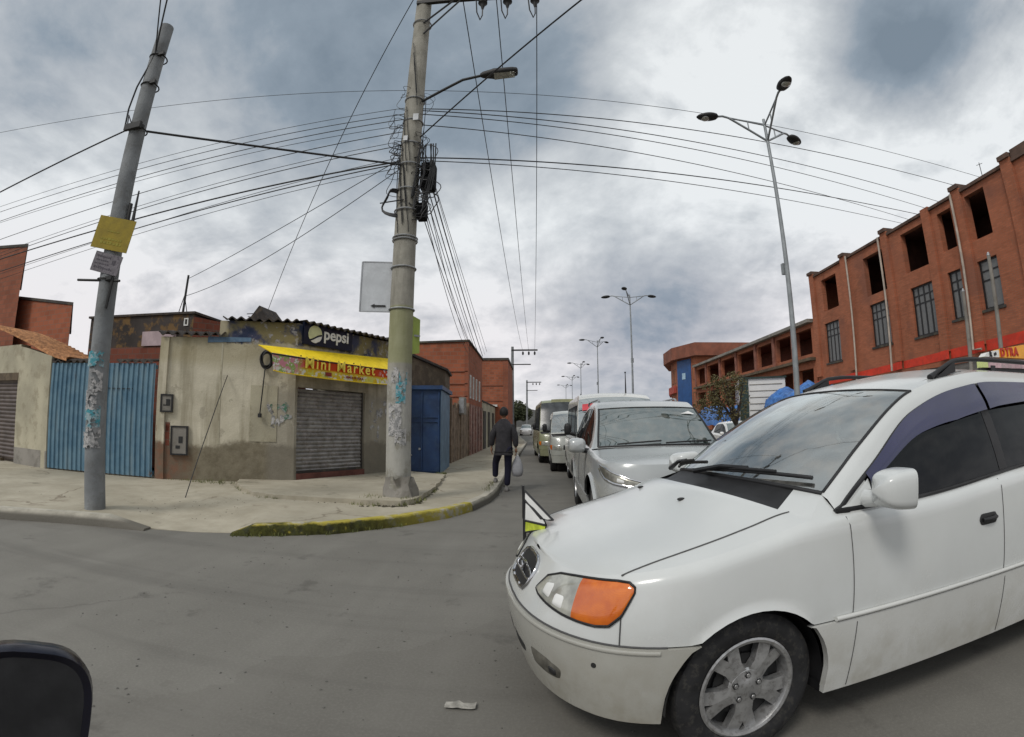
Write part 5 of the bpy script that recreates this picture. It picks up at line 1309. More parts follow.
# boxes, coils and the tangle of small loops
m = MB(); m.bbox(-2.06, -1.80, 7.70, 7.96, 5.45, 5.98); bx = obj('junction_box', m, BOXM, pole, True, bevel=.05); m = MB(); m.bbox(-2.08, -1.92, 7.72, 7.9, 4.88, 5.18); obj('junction_box', m, BOXM, pole, True, bevel=.015)
m = MB(); rr = random.Random(9)
def loop(c, r, tilt, n=22, wob=.04):
    u = Vector((math.cos(tilt), math.sin(tilt), 0)); return [Vector(c) + u * (r * math.cos(a)) + Vector((0, 0, r * 1.15 * math.sin(a))) + Vector((wob * math.sin(3 * a), wob * math.cos(2 * a), 0)) for a in [2 * math.pi * k / n for k in range(n + 1)]]
for k in range(5): m.tube(loop((-2.50 + .01 * k, 7.72, 5.18), .19 + .012 * k, .35), .013, 5, False)
m.tube([(-2.75, 7.7, 5.2), (-2.3, 7.62, 5.2)], .012, 5)
for k in range(26):
    z = rr.uniform(5.5, 7.6); s = rr.choice((-1, 1)); m.tube(loop((-2.29 + s * rr.uniform(.12, .28), 7.70, z), rr.uniform(.08, .22), rr.uniform(-.8, .8)), rr.uniform(.004, .008), 4, False)
for k in range(12):
    z = rr.uniform(4.9, 6.2); m.tube(loop((-1.95 + rr.uniform(-.1, .12), 7.66, z), rr.uniform(.08, .2), rr.uniform(-.6, .6)), rr.uniform(.007, .013), 5, False)
for k in range(9):
    x = rr.uniform(-2.1, -1.75); m.tube([(x, 7.64, 6.3), (x + rr.uniform(-.05, .08), 7.62, 5.7), (x + rr.uniform(-.1, .1), 7.62, 5.2 + rr.uniform(-.2, .2)), (x - .1, 7.66, 5.4)], .012, 5)
for k in range(14):
    z = rr.uniform(5.8, 8.8); a = rr.uniform(2.6, 6.8); m.tube([(-2.29 + .21 * math.cos(a + .1 * j), 7.83 + .21 * math.sin(a + .1 * j), z - .16 * j + .02 * math.sin(j * 2)) for j in range(9)], .007, 4)
obj('cable_tangle', m, V['black'], pole, True, smooth=60)
for sgn in range(1):
    m = MB(); m.box((-2.19, 7.62, 6.9), (.10, .02, .14)); m.box((-2.35, 7.62, 6.45), (.08, .02, .1)); obj('clamp', m, B['steel'], pole, True)
# posters pasted round the shaft
def wrap(mb, c, r, a0, a1, z0, z1, seed=0, n=8):
    rows = []
    for j in range(2):
        rows.append([(c[0] + r * math.cos(a0 + (a1 - a0) * k / n), c[1] + r * math.sin(a0 + (a1 - a0) * k / n), (z0 if j == 0 else z1) + .03 * noise.noise((k * .9, j * 3, seed))) for k in range(n + 1)])
    return mb.grid(rows)
c = (-2.29, 7.83)
q = MB(); wrap(q, c, .212, 4.72, 5.5, 1.72, 2.05, 1); wrap(q, c, .213, 4.95, 5.6, 2.02, 2.22, 8); obj('poster', q, B['tealpaper'], pole, True, smooth=60)
q = MB(); wrap(q, c, .211, 4.1, 5.2, 1.2, 1.72, 2); wrap(q, c, .2125, 4.3, 4.9, 2.05, 2.30, 4); wrap(q, c, .2115, 4.7, 5.6, 1.05, 1.35, 6); obj('poster', q, B['paper'], pole, True, smooth=60)
# flat blank sign with arrow on its back to us, and the small green plate
bs = thing('direction_sign', 'pale rectangular street sign with a small arrow, fixed beside the thick pole', 'sign', (-2.7, 7.72, 3.7))
q = MB(); q.slab((-2.98, 7.665), (-2.48, 7.775), 3.25, 4.10, .012); pb_ = obj('plate', q, mat('pale_sign', (.52, .54, .56), .5, .12, 5, c2=(.40, .42, .43), amount=.3), bs, True)
q = MB(); q.slab((-2.76, 7.700), (-2.55, 7.746), 3.325, 3.355, .004); q.poly([(-2.80, 7.691, 3.34), (-2.73, 7.706, 3.375), (-2.73, 7.706, 3.305)]); obj('arrow', q, V['dark'], pb_, True)
q = MB(); q.slab((-2.985, 7.655), (-2.965, 7.66), 3.24, 4.11, .02); q.slab((-2.97, 7.662), (-2.48, 7.77), 4.10, 4.12, .016); q.slab((-2.97, 7.662), (-2.48, 7.77), 3.235, 3.25, .016); obj('frame', q, B['steel'], pb_, True)
gs = thing('green_plate', 'small yellow-green plate on the far side of the thick pole', 'sign', (-2.07, 7.9, 2.87))
q = MB(); q.slab((-2.12, 7.86), (-2.02, 8.06), 2.54, 3.2, .012, z0b=2.58, z1b=3.16); obj('plate', q, mat('lime_sign', (.30, .38, .08), .5, .15, 5), gs, True, bevel=.004); q = MB(); q.slab((-2.2, 7.83), (-2.0, 8.0), 2.85, 2.88, .01); obj('strap', q, B['steel'], gs, True)

pole2 = thing('power_pole', 'leaning grey pole carrying a yellow sign near the blue gate', 'power pole', (-5.83, 5.09, .13))
m = MB(); m.tube([(-5.83, 5.09, .05), (-5.84, 5.08, 3.5), (-5.87, 5.05, 7.55)], [.14, .128, .112], 18); obj('shaft', m, PM2, pole2, True, smooth=60)
m = MB()
for z in (6.9, 6.35, 5.55, 3.22): m.tube([(-5.85 + .14 * math.cos(a), 5.07 + .14 * math.sin(a), z) for a in [2 * math.pi * k / 16 for k in range(17)]], .012, 5, False); m.box((-5.72, 4.98, z), (.12, .05, .05))
m.tube([(-6.28, 4.90, 3.22), (-5.55, 5.02, 3.18)], .018, 6); m.tube([(-5.66, 4.99, 3.22), (-5.70, 4.97, 2.80)], .022, 6); m.tube([(-5.60, 5.12, 3.9), (-5.60, 5.13, 4.55)], [.03, .012], 8); m.tube([(-5.68, 5.10, 4.0), (-5.68, 5.10, 4.35)], .03, 8)
m.bbox(-5.98, -5.66, 4.90, 4.95, 5.50, 5.60); obj('bracket', m, V['dark'], pole2, True)
m = MB(); m.tube([(-5.99, 4.93, 5.52), (-6.02, 4.93, 5.9), (-5.99, 4.94, 6.3), (-5.86, 4.95, 6.75), (-5.83, 4.95, 6.95), (-5.60, 4.62, 7.8)], .014, 6); m.tube([(-5.95, 4.93, 5.6), (-5.94, 4.9, 5.75), (-5.86, 4.92, 5.6)], .01, 5); obj('cable_tangle', m, V['black'], pole2, True, smooth=60)
c2 = (-5.84, 5.08)
q = MB(); wrap(q, c2, .150, 4.2, 6.0, 2.02, 2.22, 3); wrap(q, c2, .149, 4.4, 6.0, 1.2, 1.5, 5); obj('poster', q, B['tealpaper'], pole2, True, smooth=60)
q = MB(); wrap(q, c2, .152, 4.75, 6.0, 1.70, 1.98, 3); wrap(q, c2, .1505, 4.4, 5.6, 1.45, 1.72, 7); wrap(q, c2, .151, 4.2, 6.1, .95, 1.22, 9); obj('poster', q, B['paper'], pole2, True, smooth=60)
def sign_pl(name, label, m_face, m_text, cen, w, h, tilt, lines, thick=.012):
    s = thing(name, label, 'sign', cen)
    d = Vector((.925, .375, 0)).normalized(); n = Vector((d.y, -d.x, 0)); z = Vector((0, 0, 1)); u = d * math.cos(tilt) + z * math.sin(tilt); v = -d * math.sin(tilt) + z * math.cos(tilt); c = Vector(cen)
    P = [c + u * a + v * b for a, b in ((-w / 2, -h / 2), (w / 2, -h / 2), (w / 2, h / 2), (-w / 2, h / 2))]; Q = [p - n * thick for p in P]
    pl_ = obj('plate', MB().add(P + Q, [(0, 1, 2, 3), (7, 6, 5, 4), (0, 4, 5, 1), (1, 5, 6, 2), (2, 6, 7, 3), (3, 7, 4, 0)]), m_face, s, True)
    tx = MB()
    for a, b, ww, hh in lines:
        c0 = c + u * a + v * b + n * .003; tx.quad(c0, c0 + u * ww, c0 + u * ww + v * hh, c0 + v * hh)
    obj('worn_print', tx, m_text, pl_, True); return s
rr = random.Random(4); Ls = []
for y, x0, x1, h in ((-.10, -.16, .16, .035), (-.16, -.16, .18, .05), (.02, -.10, .05, .02)):
    x = x0
    while x < x1: w_ = rr.uniform(.015, .045); Ls.append((x, y, w_, h * rr.uniform(.5, 1))); x += w_ + .014
sign_pl('yellow_sign', 'square yellow sign with worn print on the leaning grey pole', mat('ochre_sign', (.27, .195, .004), .55, .2, 8, c2=(.24, .18, .008), amount=.4), mat('ochre_print', (.28, .24, .02), .6, .2, 8), (-5.755, 4.95, 3.85), .56, .47, R(-9), Ls)
Ls = []
for y, x0, x1, h in ((.07, -.17, .05, .03), (.02, -.17, .02, .022), (-.03, -.17, .03, .022), (-.09, -.17, .12, .03), (.0, .08, .14, .09)):
    x = x0
    while x < x1: w_ = rr.uniform(.012, .03); Ls.append((x, y, w_, h * rr.uniform(.6, 1))); x += w_ + .012
sign_pl('notice_sign', 'smaller grey printed sign hanging below the yellow sign', mat('grey_notice', (.17, .155, .17), .6, .25, 16, c2=(.07, .06, .075), amount=.8), mat('notice_print', (.07, .06, .075), .6, .2, 8), (-5.80, 4.955, 3.43), .42, .28, R(-12), Ls)
q = MB()
pole3 = thing('power_pole', 'distant grey power pole with crossarm beyond the walking man', 'power pole', (-2.78, 50, .13))
m = MB(); m.tube([(-2.78, 50, .1), (-2.78, 50, 9.4)], [.19, .14], 10); obj('shaft', m, PM2, pole3, True, smooth=60); m = MB(); m.bbox(-2.9, -.2, 49.85, 49.95, 8.95, 9.1); m.bbox(-2.9, -.9, 49.85, 49.95, 7.5, 7.6); obj('crossarm', m, V['dark'], pole3, True)
for x in (-1.7, -1.1, -.5): obj('insulator', MB().lathe([(.03, 8.9), (.1, 8.8), (.1, 8.6), (.03, 8.5)], 8, Matrix.Translation((x, 49.9, 0))), V['dark'], pole3, True)
pole4 = copy_thing(pole3, (-2.3, 88, .13), 0, 'farthest thin power pole down the left pavement')

# ------------------------------------------------------------------ overhead cables
def cable(label, a, b, sag, r=.011, grp=None, n=22, cat='cable'):
    a = Vector(a); b = Vector(b); d = (b - a); pts = []
    for k in range(n + 1):
        t_ = k / n; p = a + d * t_; p.z -= 4 * sag * t_ * (1 - t_); pts.append(p)
    o = obj('overhead_cable', MB().tube(pts, r * .95, 5), V['black'], smooth=80); return tag(o, label, cat, grp)
g1 = 'cables from the thick pole over the avenue'
ends = [('uppermost', (16.72, 14.8, 10.18), 7.11, .0, .011), ('second', (16.72, 16.03, 10.06), 7.02, .0, .011), ('third', (16.72, 16.79, 10.07), 6.85, .0, .010), ('fourth', (16.72, 18.03, 10.06), 6.61, .0, .010), ('fifth', (16.72, 17.34, 10.02), 6.13, -.0, .014), ('lowest', (16.72, 18.47, 10.04), 6.07, .0, .010)]
zfix = [.25, .38, .6, .6, 0, 0]
for (nm, e, z0, s, r), zf in zip(ends, zfix): cable('%s of the cables crossing the avenue to the long brick building' % nm, (-2.2, 7.8, z0 + zf * .4), e, s, r, g1)
g2 = 'cables from the thick pole to the left'
for nm, z0, z1, s, r in (('uppermost', 7.12, 7.45, .02, .008), ('second', 7.0, 6.98, .02, .009), ('third', 6.72, 6.1, .03, .009), ('fourth', 6.42, 5.35, .03, .009), ('thickest', 6.08, 5.5, .06, .017), ('lowest', 6.04, 5.0, .16, .012)):
    cable('%s of the cables running left behind the leaning pole' % nm, (-2.4, 7.8, z0), (-26, 10, z1), s, r, g2)
for nm, z0, z1, s in (('thin', 6.9, 7.25, .05), ('faint', 6.55, 5.7, .05), ('slack', 6.2, 5.1, .25), ('sagging', 5.98, 4.7, .10), ('upper spare', 7.3, 7.9, .02)):
    cable('%s extra wire among the cables running left from the thick pole' % nm, (-2.4, 7.85, z0), (-26, 10.3, z1), s, .006, g2)
cable('thick cable between the leaning pole and the thick corner pole', (-5.75, 5.14, 5.57), (-2.4, 7.66, 5.92), .06, .020)
cable('cable from the leaning pole out of the picture to the left', (-5.98, 4.95, 5.52), (-16, 5.5, 4.55), .10, .013)
cable('wire from the leaning pole top passing overhead', (-5.83, 4.95, 6.95), (-5.2, 3.7, 8.9), .0, .012)
cable('upper wire from the thick pole to the antenna mast', (-2.4, 7.85, 6.2), (-9.66, 11.2, 5.25), .15, .008)
cable('lower slack wire from the thick pole to the antenna mast', (-2.4, 7.85, 6.0), (-9.70, 11.2, 4.75), .36, .008)
cable('steep guy wire rising from the shop roof cap to overhead', (-5.7, 9.25, 3.75), (-.9, 3.9, 6.9), -.0, .006)
cable('thin high wire crossing the sky above the lamp arm', (-30, 12, 14.0), (42, 17.8, 10.4), -.6 + .6, .010)
cable('thick diagonal cable from the thick pole up to the top edge', (-2.1, 7.7, 6.5), (4, 2.0, 7.8), .09, .014)
g3 = 'service wires from the thick pole down the left pavement'
for nm, z0, x0, e, s, r in (('leftmost', 5.40, -2.16, (-2.80, 19.7, 4.55), .15, .010), ('second', 5.55, -2.12, (-2.82, 19.8, 4.62), .10, .009), ('third', 5.7, -2.08, (-2.80, 21.0, 4.66), .10, .009), ('fourth', 5.85, -2.05, (-2.80, 22.0, 4.68), .10, .012), ('fifth', 5.95, -2.0, (-2.75, 23.5, 4.70), .08, .015), ('rightmost', 6.05, -1.98, (-2.70, 24.0, 4.85), .05, .006)):
    cable('%s of the wires sloping from the thick pole to the orange brick house' % nm, (x0, 8.0, z0), e, s, r, g3)
for nm, z0, e, s in (('slack', 5.3, (-2.84, 19.5, 4.2), .35), ('tight', 6.3, (-2.6, 24.0, 5.0), .02), ('looping', 5.7, (-2.82, 19.6, 4.4), .28)): cable('%s extra wire beside the wires sloping to the orange brick house' % nm, (-2.05, 8.0, z0), e, s, .008, g3)
g4 = 'power lines between the crossarms'
for nm, x0, x1 in (('left', -1.45, -1.72), ('middle', -.76, -1.1), ('right', .07, -.5)): cable('%s power line from the crossarm down the street' % nm, (x0, 7.62, 9.95), (x1, 49.9, 8.95), .75, .012, g4, 30)
for nm, x0, y0 in (('left', -1.45, 1), ('middle', -.9, 1)): pass
cable('power line from the crossarm passing overhead behind us', (-1.5, 7.62, 9.98), (-1.0, -10, 10.4), .3, .010)
# ------------------------------------------------------------------ other vehicles
V['silver'] = mat_paint('silver_car_paint', (.44, .455, .45), dirt=.25, rough=.25, metal=.3)
V['vanwhite'] = mat_paint('van_white_paint', (.60, .60, .57), dirt=.6, dcol=(.25, .22, .15), zhi=1.1)
V['greycar'] = mat_paint('grey_car_paint', (.40, .41, .38), dirt=.5, dcol=(.2, .18, .12), zhi=1.1)
V['buscream'] = mat_paint('bus_cream_paint', (.27, .28, .17), dirt=.5, dcol=(.14, .13, .07), zhi=1.2)
V['whitecar'] = mat_paint('plain_white_paint', (.68, .68, .67), dirt=.3)
V['wsgreen'] = mat_glass('greenish_windshield', (.20, .42, .38), .42, .02, .20, 1.3, .3)
V['busglass'] = mat('bus_windshield', (.045, .05, .055), .22, .5, 3, spec=.5)
V['vanglass'] = mat_glass('van_windshield', (.4, .45, .45), .4, .03, .38)
V['red'] = mat('red_sticker', (.50, .045, .06), .4, .15, 5)
def wrap_uv(sh, S): 
    def side(x, z, o=.002): return sh.pt(sh.p_at_x(x), z, o)
    def py(y, z):
        for i in range(len(sh.fine)):
            if sh.fine[i].y >= y: return (sh.arc[i], z)
    return side, py
def seams(root, sh, xs, z0, tops):
    sm = MB()
    for x, zt in zip(xs, tops):
        pts = [sh.pt(sh.p_at_x(x), z0 + (zt - z0) * k / 8, .002) for k in range(9)]; sm.tube(pts, .004, 5); sm.tube([mir(p) for p in pts], .004, 5)
    obj('panel_gap', sm, V['seam'], root)
def mirror_pair(root, x, y, z, w, h, m, d=.10):
    for sg in (1, -1):
        q = MB(); rows = []
        for i in range(7):
            t_ = i / 6; s = math.cos(t_ * math.pi / 2) ** .5; rows.append([(x + d * math.sin(t_ * math.pi / 2), sg * (y + w / 2 * s * (1 if math.cos(a) > 0 else -1) * abs(math.cos(a)) ** .6), z + h / 2 * s * (1 if math.sin(a) > 0 else -1) * abs(math.sin(a)) ** .6) for a in [2 * math.pi * k / 20 for k in range(20)]])
        q.grid(rows, True); q.poly(rows[0]); o = obj('wing_mirror', q, m, root, smooth=50)
        a = MB(); a.tube([(x + .03, sg * (y - w / 2 - .09), z - h * .4), (x + .03, sg * (y - w * .2), z - h * .3)], [.035, .03], 8); obj('mirror_arm', a, V['black'], o, smooth=60)
def wipers(root, sh, y0s):
    wp = MB(); ws = sh.S['windshield'][0]
    for y0, y1 in y0s:
        pts = []
        for k in range(9):
            y = y0 + (y1 - y0) * k / 8; u = ws - .03 - .04 * k / 8; r = sh.toprow(u); a = y / r[-1].y; i = (a + 1) / 2 * 20; j = max(0, min(19, int(i))); pts.append(r[j].lerp(r[j + 1], i - j) + Vector((.02, 0, .015)))
        wp.tube(pts, .010, 5)
    obj('wiper', wp, V['black'], root, smooth=60)

# silver suv heading towards us
def silver_suv():
    root = thing('suv', 'silver suv with green-tinted windshield waiting behind the white minivan', 'suv', (1.50, 5.72, 0), R(-90))
    S = dict(W=.93, cx=-1.4, zb=.30, zm=.72, zf=.70, split=.52, slant=.06, chin=.08, tail_slant=.04,
        outline=[(.93, 0), (.925, .25), (.90, .5), (.83, .70), (.70, .82), (.5, .885), (.2, .915), (-.3, .928), (-1.5, .93), (-2.6, .925), (-3.2, .91), (-3.6, .85), (-3.8, .6), (-3.84, .3), (-3.845, 0)],
        shoulder=[(.93, .98), (.7, 1.0), (.4, 1.015), (0, 1.045), (-.35, 1.075), (-1, 1.10), (-2.5, 1.16), (-3.845, 1.18)],
        arches=[(0, .38, .43), (-2.75, .38, .43)], cuts=[-.62, -1.62, -2.5], doors=[(-.62, -1.62), (-1.62, -2.5)], hood_end=-.30, ncol=80, lip=.03,
        crown=[(.93, .0), (.8, .008), (.4, .03), (-.3, .04), (-3.7, .02)], bow=[(.93, 0), (.4, 0), (-.3, .14), (-.7, .05), (-1.2, 0)],
        ws=-.40, tail_u=-3.76, rail_z=[(-.40, 1.09), (-.6, 1.22), (-.9, 1.44), (-1.2, 1.62), (-1.5, 1.70), (-2.2, 1.72), (-3.0, 1.69), (-3.5, 1.60), (-3.7, 1.3), (-3.76, 1.19)],
        rail_y=[(-.40, .80), (-.6, .775), (-1.2, .70), (-2, .68), (-3.3, .64), (-3.76, .72)],
        win_top=[(-.40, 1.0), (-.75, 1.20), (-1.1, 1.46), (-1.4, 1.60), (-2, 1.63), (-3, 1.59), (-3.5, 1.45)], sweep=[(-.40, .13), (-1.3, .06), (-1.8, .02), (-3.7, -.05)], roof_crown=[(-.40, .02), (-1.3, .022), (-2, .03), (-3.7, .02)],
        windows=[(-.72, -1.64), (-1.74, -2.5), (-2.6, -3.3)], windshield=(-.41, -1.14), rear_glass=(-3.5, -3.7), black_pillar=True)
    sh, P = build_vehicle(S, root, dict(V, paint=V['silver'], lower=V['silver'], ws=V['wsgreen']))
    for x in (0, -2.75):
        for sd in (1, -1): wheel(root, x, .90, .38, .25, .23, V, sd, 6, False)
    side, py = wrap_uv(sh, S); seams(root, sh, (-.62, -1.62, -2.5), .53, (1.08, 1.11, 1.15))
    mirror_pair(root, -.62, 1.03, 1.12, .23, .19, V['silver'], .13); wipers(root, sh, ((.05, .68), (-.55, .0)))
    for sg in (1, -1):
        F = (lambda r: r) if sg > 0 else (lambda r: [mir(p) for p in r])
        top = [py(.46, .80), py(.62, .84), py(.76, .89), py(.84, .93), py(.885, .955)]; bot = [py(.46, .76), py(.62, .765), py(.76, .79), py(.84, .83), py(.885, .92)]
        rows = surf_patch(sh, top, bot, 24, 8, .012); L = obj('headlight', MB().grid([F(r) for r in rows]), V['lensdark'], root, smooth=60)
        e = MB(); ring = [r[0] for r in rows]; e.tube(F(ring), .014, 6); e.tube(F([r[-1] for r in rows]), .010, 6); obj('chrome_strip', e, V['chrome'], L, smooth=60)
        e = MB(); e.grid([F(r) for r in surf_patch(sh, [py(.66, .83), py(.74, .86)], [py(.66, .79), py(.74, .80)], 8, 4, .016)]); obj('reflector', e, V['offwhite'], L, smooth=60)
        rl = MB(); rl.tube([(-1.75, sg * .60, 1.725), (-1.87, sg * .60, 1.765), (-3.0, sg * .62, 1.765), (-3.15, sg * .62, 1.72)], .016, 6); obj('roof_bar', rl, B['steel'], root, smooth=60)
    g = MB(); both(g, surf_patch(sh, [(0, .86), (.25, .86), py(.44, .83)], [(0, .62), (.25, .62), py(.44, .66)], 14, 6, .006)); gr = obj('grille', g, V['black'], root, smooth=50)
    cb = MB()
    for z in (.68, .74, .80): cb.tube([sh.pt(p, z, .014) for p in [py(.44, z)[0] * k / 10 for k in range(11)]], .009, 5); cb.tube([mir(sh.pt(p, z, .014)) for p in [py(.44, z)[0] * k / 10 for k in range(11)]], .009, 5)
    obj('grille_bar', cb, V['chrome'], gr, smooth=60)
    r = sh.toprow(-1.04); st = MB(); a = r[-3]; r2 = sh.toprow(-.98); st.poly([a + Vector((.01, 0, .01)), r2[-5] + Vector((.01, 0, .01)), r2[-2] + Vector((.01, 0, .01))]); obj('windshield_sticker', st, V['offwhite'], root)
    wb = MB(); us = [-.42 - (1.14 - .42) * k / 16 for k in range(17)]
    for e in (0, -1): wb.tube([sh.toprow(u)[e] + Vector((0, 0, .003)) for u in us], .013, 6)
    wb.tube(sh.toprow(-1.14), .012, 6); wb.tube(sh.toprow(-.42), .016, 6); obj('windshield_rubber', wb, V['black'], root, smooth=60)
    ins = MB()
    for y in (.38, -.38): ins.box((-1.75, y, 1.1), (.15, .5, .8), ry=R(-12)); ins.box((-1.84, y, 1.5), (.10, .28, .16))
    ins.bbox(-1.0, -.55, -.8, .8, .85, 1.02); obj('cabin', ins, V['seat'], root, bevel=.03, smooth=50)
    an = MB(); an.tube([(-2.9, .1, 1.74), (-2.92, .1, 1.80)], [.03, .012], 8); obj('roof_aerial', an, V['black'], root)
silver_suv()

def box_van(name, label, cat, loc, rz, L, W, H, paint, wsm, nose=.55, glassline=1.12, kind='van', windows=None, wr=.33, lower=None):
    """cab-forward van or small bus in local axes (front at +x, front axle at 0)"""
    root = thing(name, label, cat, loc, rz); hw = W / 2; xt = nose - L; ra = xt + L * .24
    S = dict(W=hw, cx=xt / 2, zb=.28, zm=.8, zf=.75, split=.50, slant=.10, chin=.05, tail_slant=.03,
        outline=[(nose, 0), (nose - .01, hw * .4), (nose - .05, hw * .7), (nose - .16, hw * .9), (nose - .38, hw * .985), (nose - .8, hw), (xt / 2, hw), (xt + .5, hw), (xt + .12, hw * .95), (xt + .03, hw * .8), (xt, hw * .4), (xt, 0)],
        shoulder=[(nose, glassline - .12), (nose - .3, glassline - .06), (nose - .7, glassline), (xt, glassline)], arches=[(0, wr, wr + .06), (ra, wr, wr + .06)], hood_end=nose - .22, ncol=70, lip=.015,
        doors=[(nose - .75, nose - 1.75)] if kind == 'van' else [], cuts=[nose - .75, nose - 1.75],
        crown=[(nose, 0), (nose - .2, .03), (xt + .4, .0), (xt, 0)], bow=[(nose, 0), (nose - .22, .05), (nose - .5, 0)],
        ws=nose - .26, tail_u=xt + .06, rail_z=[(nose - .26, glassline), (nose - .40, glassline + .22), (nose - .62, glassline + (H - glassline) * .62), (nose - .85, H - .14), (nose - 1.2, H - .06), (xt + .5, H - .06), (xt + .25, H - .12), (xt + .06, glassline)],
        rail_y=[(nose - .26, hw * .96), (nose - .6, hw * .92), (nose - 1.0, hw * .87), (xt + .06, hw * .87)], win_top=[(nose - .26, glassline), (nose - .5, glassline + .22), (nose - .75, H - .36), (nose - 1.0, H - .27), (xt + .4, H - .27), (xt + .1, H - .4)],
        sweep=[(nose - .26, .12), (nose - .8, .07), (nose - 1.2, .02), (xt, 0)], roof_crown=[(nose - .26, .02), (nose - .9, .05), (xt, .05)],
        windows=windows or [(nose - .62, nose - 1.45), (nose - 1.6, nose - 2.7), (nose - 2.82, xt + .5)], windshield=(nose - .28, nose - .80), rear_glass=(xt + .30, xt + .12), black_pillar=True, ncab=60)
    sh, P = build_vehicle(S, root, dict(V, paint=paint, lower=lower or paint, ws=wsm))
    for x in (0, ra):
        for sd in (1, -1): wheel(root, x, hw - .03, wr, .2, wr * .6, V, sd, 6, False)
    side, py = wrap_uv(sh, S)
    mirror_pair(root, nose - .42, hw + .14, glassline + .18, .14, .24, V['black'], .07); wipers(root, sh, ((.02, hw * .7), (-hw * .6, -.03)))
    for sg in (1, -1):
        F = (lambda r: r) if sg > 0 else (lambda r: [mir(p) for p in r])
        a, b = hw * .55, hw * .88
        rows = surf_patch(sh, [py(a, .80), py(b, .80)], [py(a, .64), py(b, .66)], 10, 5, .015); L_ = obj('headlight', MB().grid([F(r) for r in rows]), V['lens'], root, smooth=60)
        obj('indicator_lens', MB().grid([F(r) for r in surf_patch(sh, [py(hw * .90, .80), py(hw * .975, .79)], [py(hw * .90, .66), py(hw * .975, .68)], 6, 4, .012)]), V['amber'], L_, smooth=60)
    g = MB(); both(g, surf_patch(sh, [(0, .80), py(hw * .5, .80)], [(0, .66), py(hw * .5, .66)], 10, 4, .006)); obj('grille', g, V['black'], root, smooth=50)
    g = MB(); g.bbox(nose + .0, nose + .012, -.17, .17, .42, .52); obj('number_plate', g, V['offwhite'], root)
    return root, sh
vr, vs = box_van('van', 'white passenger van with red band over its windshield, queuing behind the silver suv', 'van', (1.55, 9.95, 0), R(-90), 4.7, 1.72, 2.07, V['vanwhite'], V['vanglass'])
rb_ = MB(); ws = [vs.toprow(u) for u in (-.03, -.08, -.13)]; rb_.grid([[p + Vector((.012, 0, .008)) for p in r[1:-1]] for r in ws]); obj('sun_strip', rb_, V['red'], vr, smooth=60)
q = MB(); vs_ = vs.shoulder; q.bbox(-2.4, -.5, .862, .866, .70, .78); obj('side_stripe', q, V['greycar'], vr)
fg = MB(); fg.tube([(.60, -.75, .36), (.62, .75, .36)], .05, 8); obj('bumper_bar', fg, V['black'], vr, smooth=60)
an = MB(); an.tube([(-.6, .3, 2.0), (-.62, .3, 2.5)], [.018, .008], 6); an.ball((-.62, .3, 2.5), .02); obj('roof_aerial', an, V['black'], vr)
box_van('minivan', 'grey-green minivan between the white van and the bus', 'minivan', (1.09, 14.9, 0), R(-90), 4.2, 1.62, 1.84, V['greycar'], V['ws'], nose=.6)
br_, bs_ = box_van('bus', 'olive and cream small bus, last of the queue of vehicles', 'bus', (.97, 18.3, 0), R(-87.3), 6.6, 2.1, 2.36, V['buscream'], V['busglass'], nose=.7, glassline=1.15, kind='bus', windows=[(.05, -.8), (-.9, -1.9), (-2.0, -3.0), (-3.1, -4.1), (-4.2, -5.3)], wr=.38)
q = MB(); q.bbox(-5.6, .0, .977, .985, .85, .98); q.bbox(-5.6, .0, -.985, -.977, .85, .98); q.grid([[p for p in surf_patch(bs_, [(0, 1.0), (.6, 1.0)], [(0, .86), (.6, .86)], 10, 3, .01)[i]] for i in range(11)]); obj('green_stripe', q, mat('bus_green', (.10, .22, .06), .4, .2, 4), br_)
q = MB(); r = bs_.toprow(-.22); q.grid([[p + Vector((.02, 0, .0)) for p in bs_.toprow(-.11)[4:-4]], [p + Vector((.06, 0, .10)) for p in bs_.toprow(-.11)[4:-4]]]); obj('route_board', q, mat('board_cream', (.50, .50, .30), .6, .2, 5), br_)

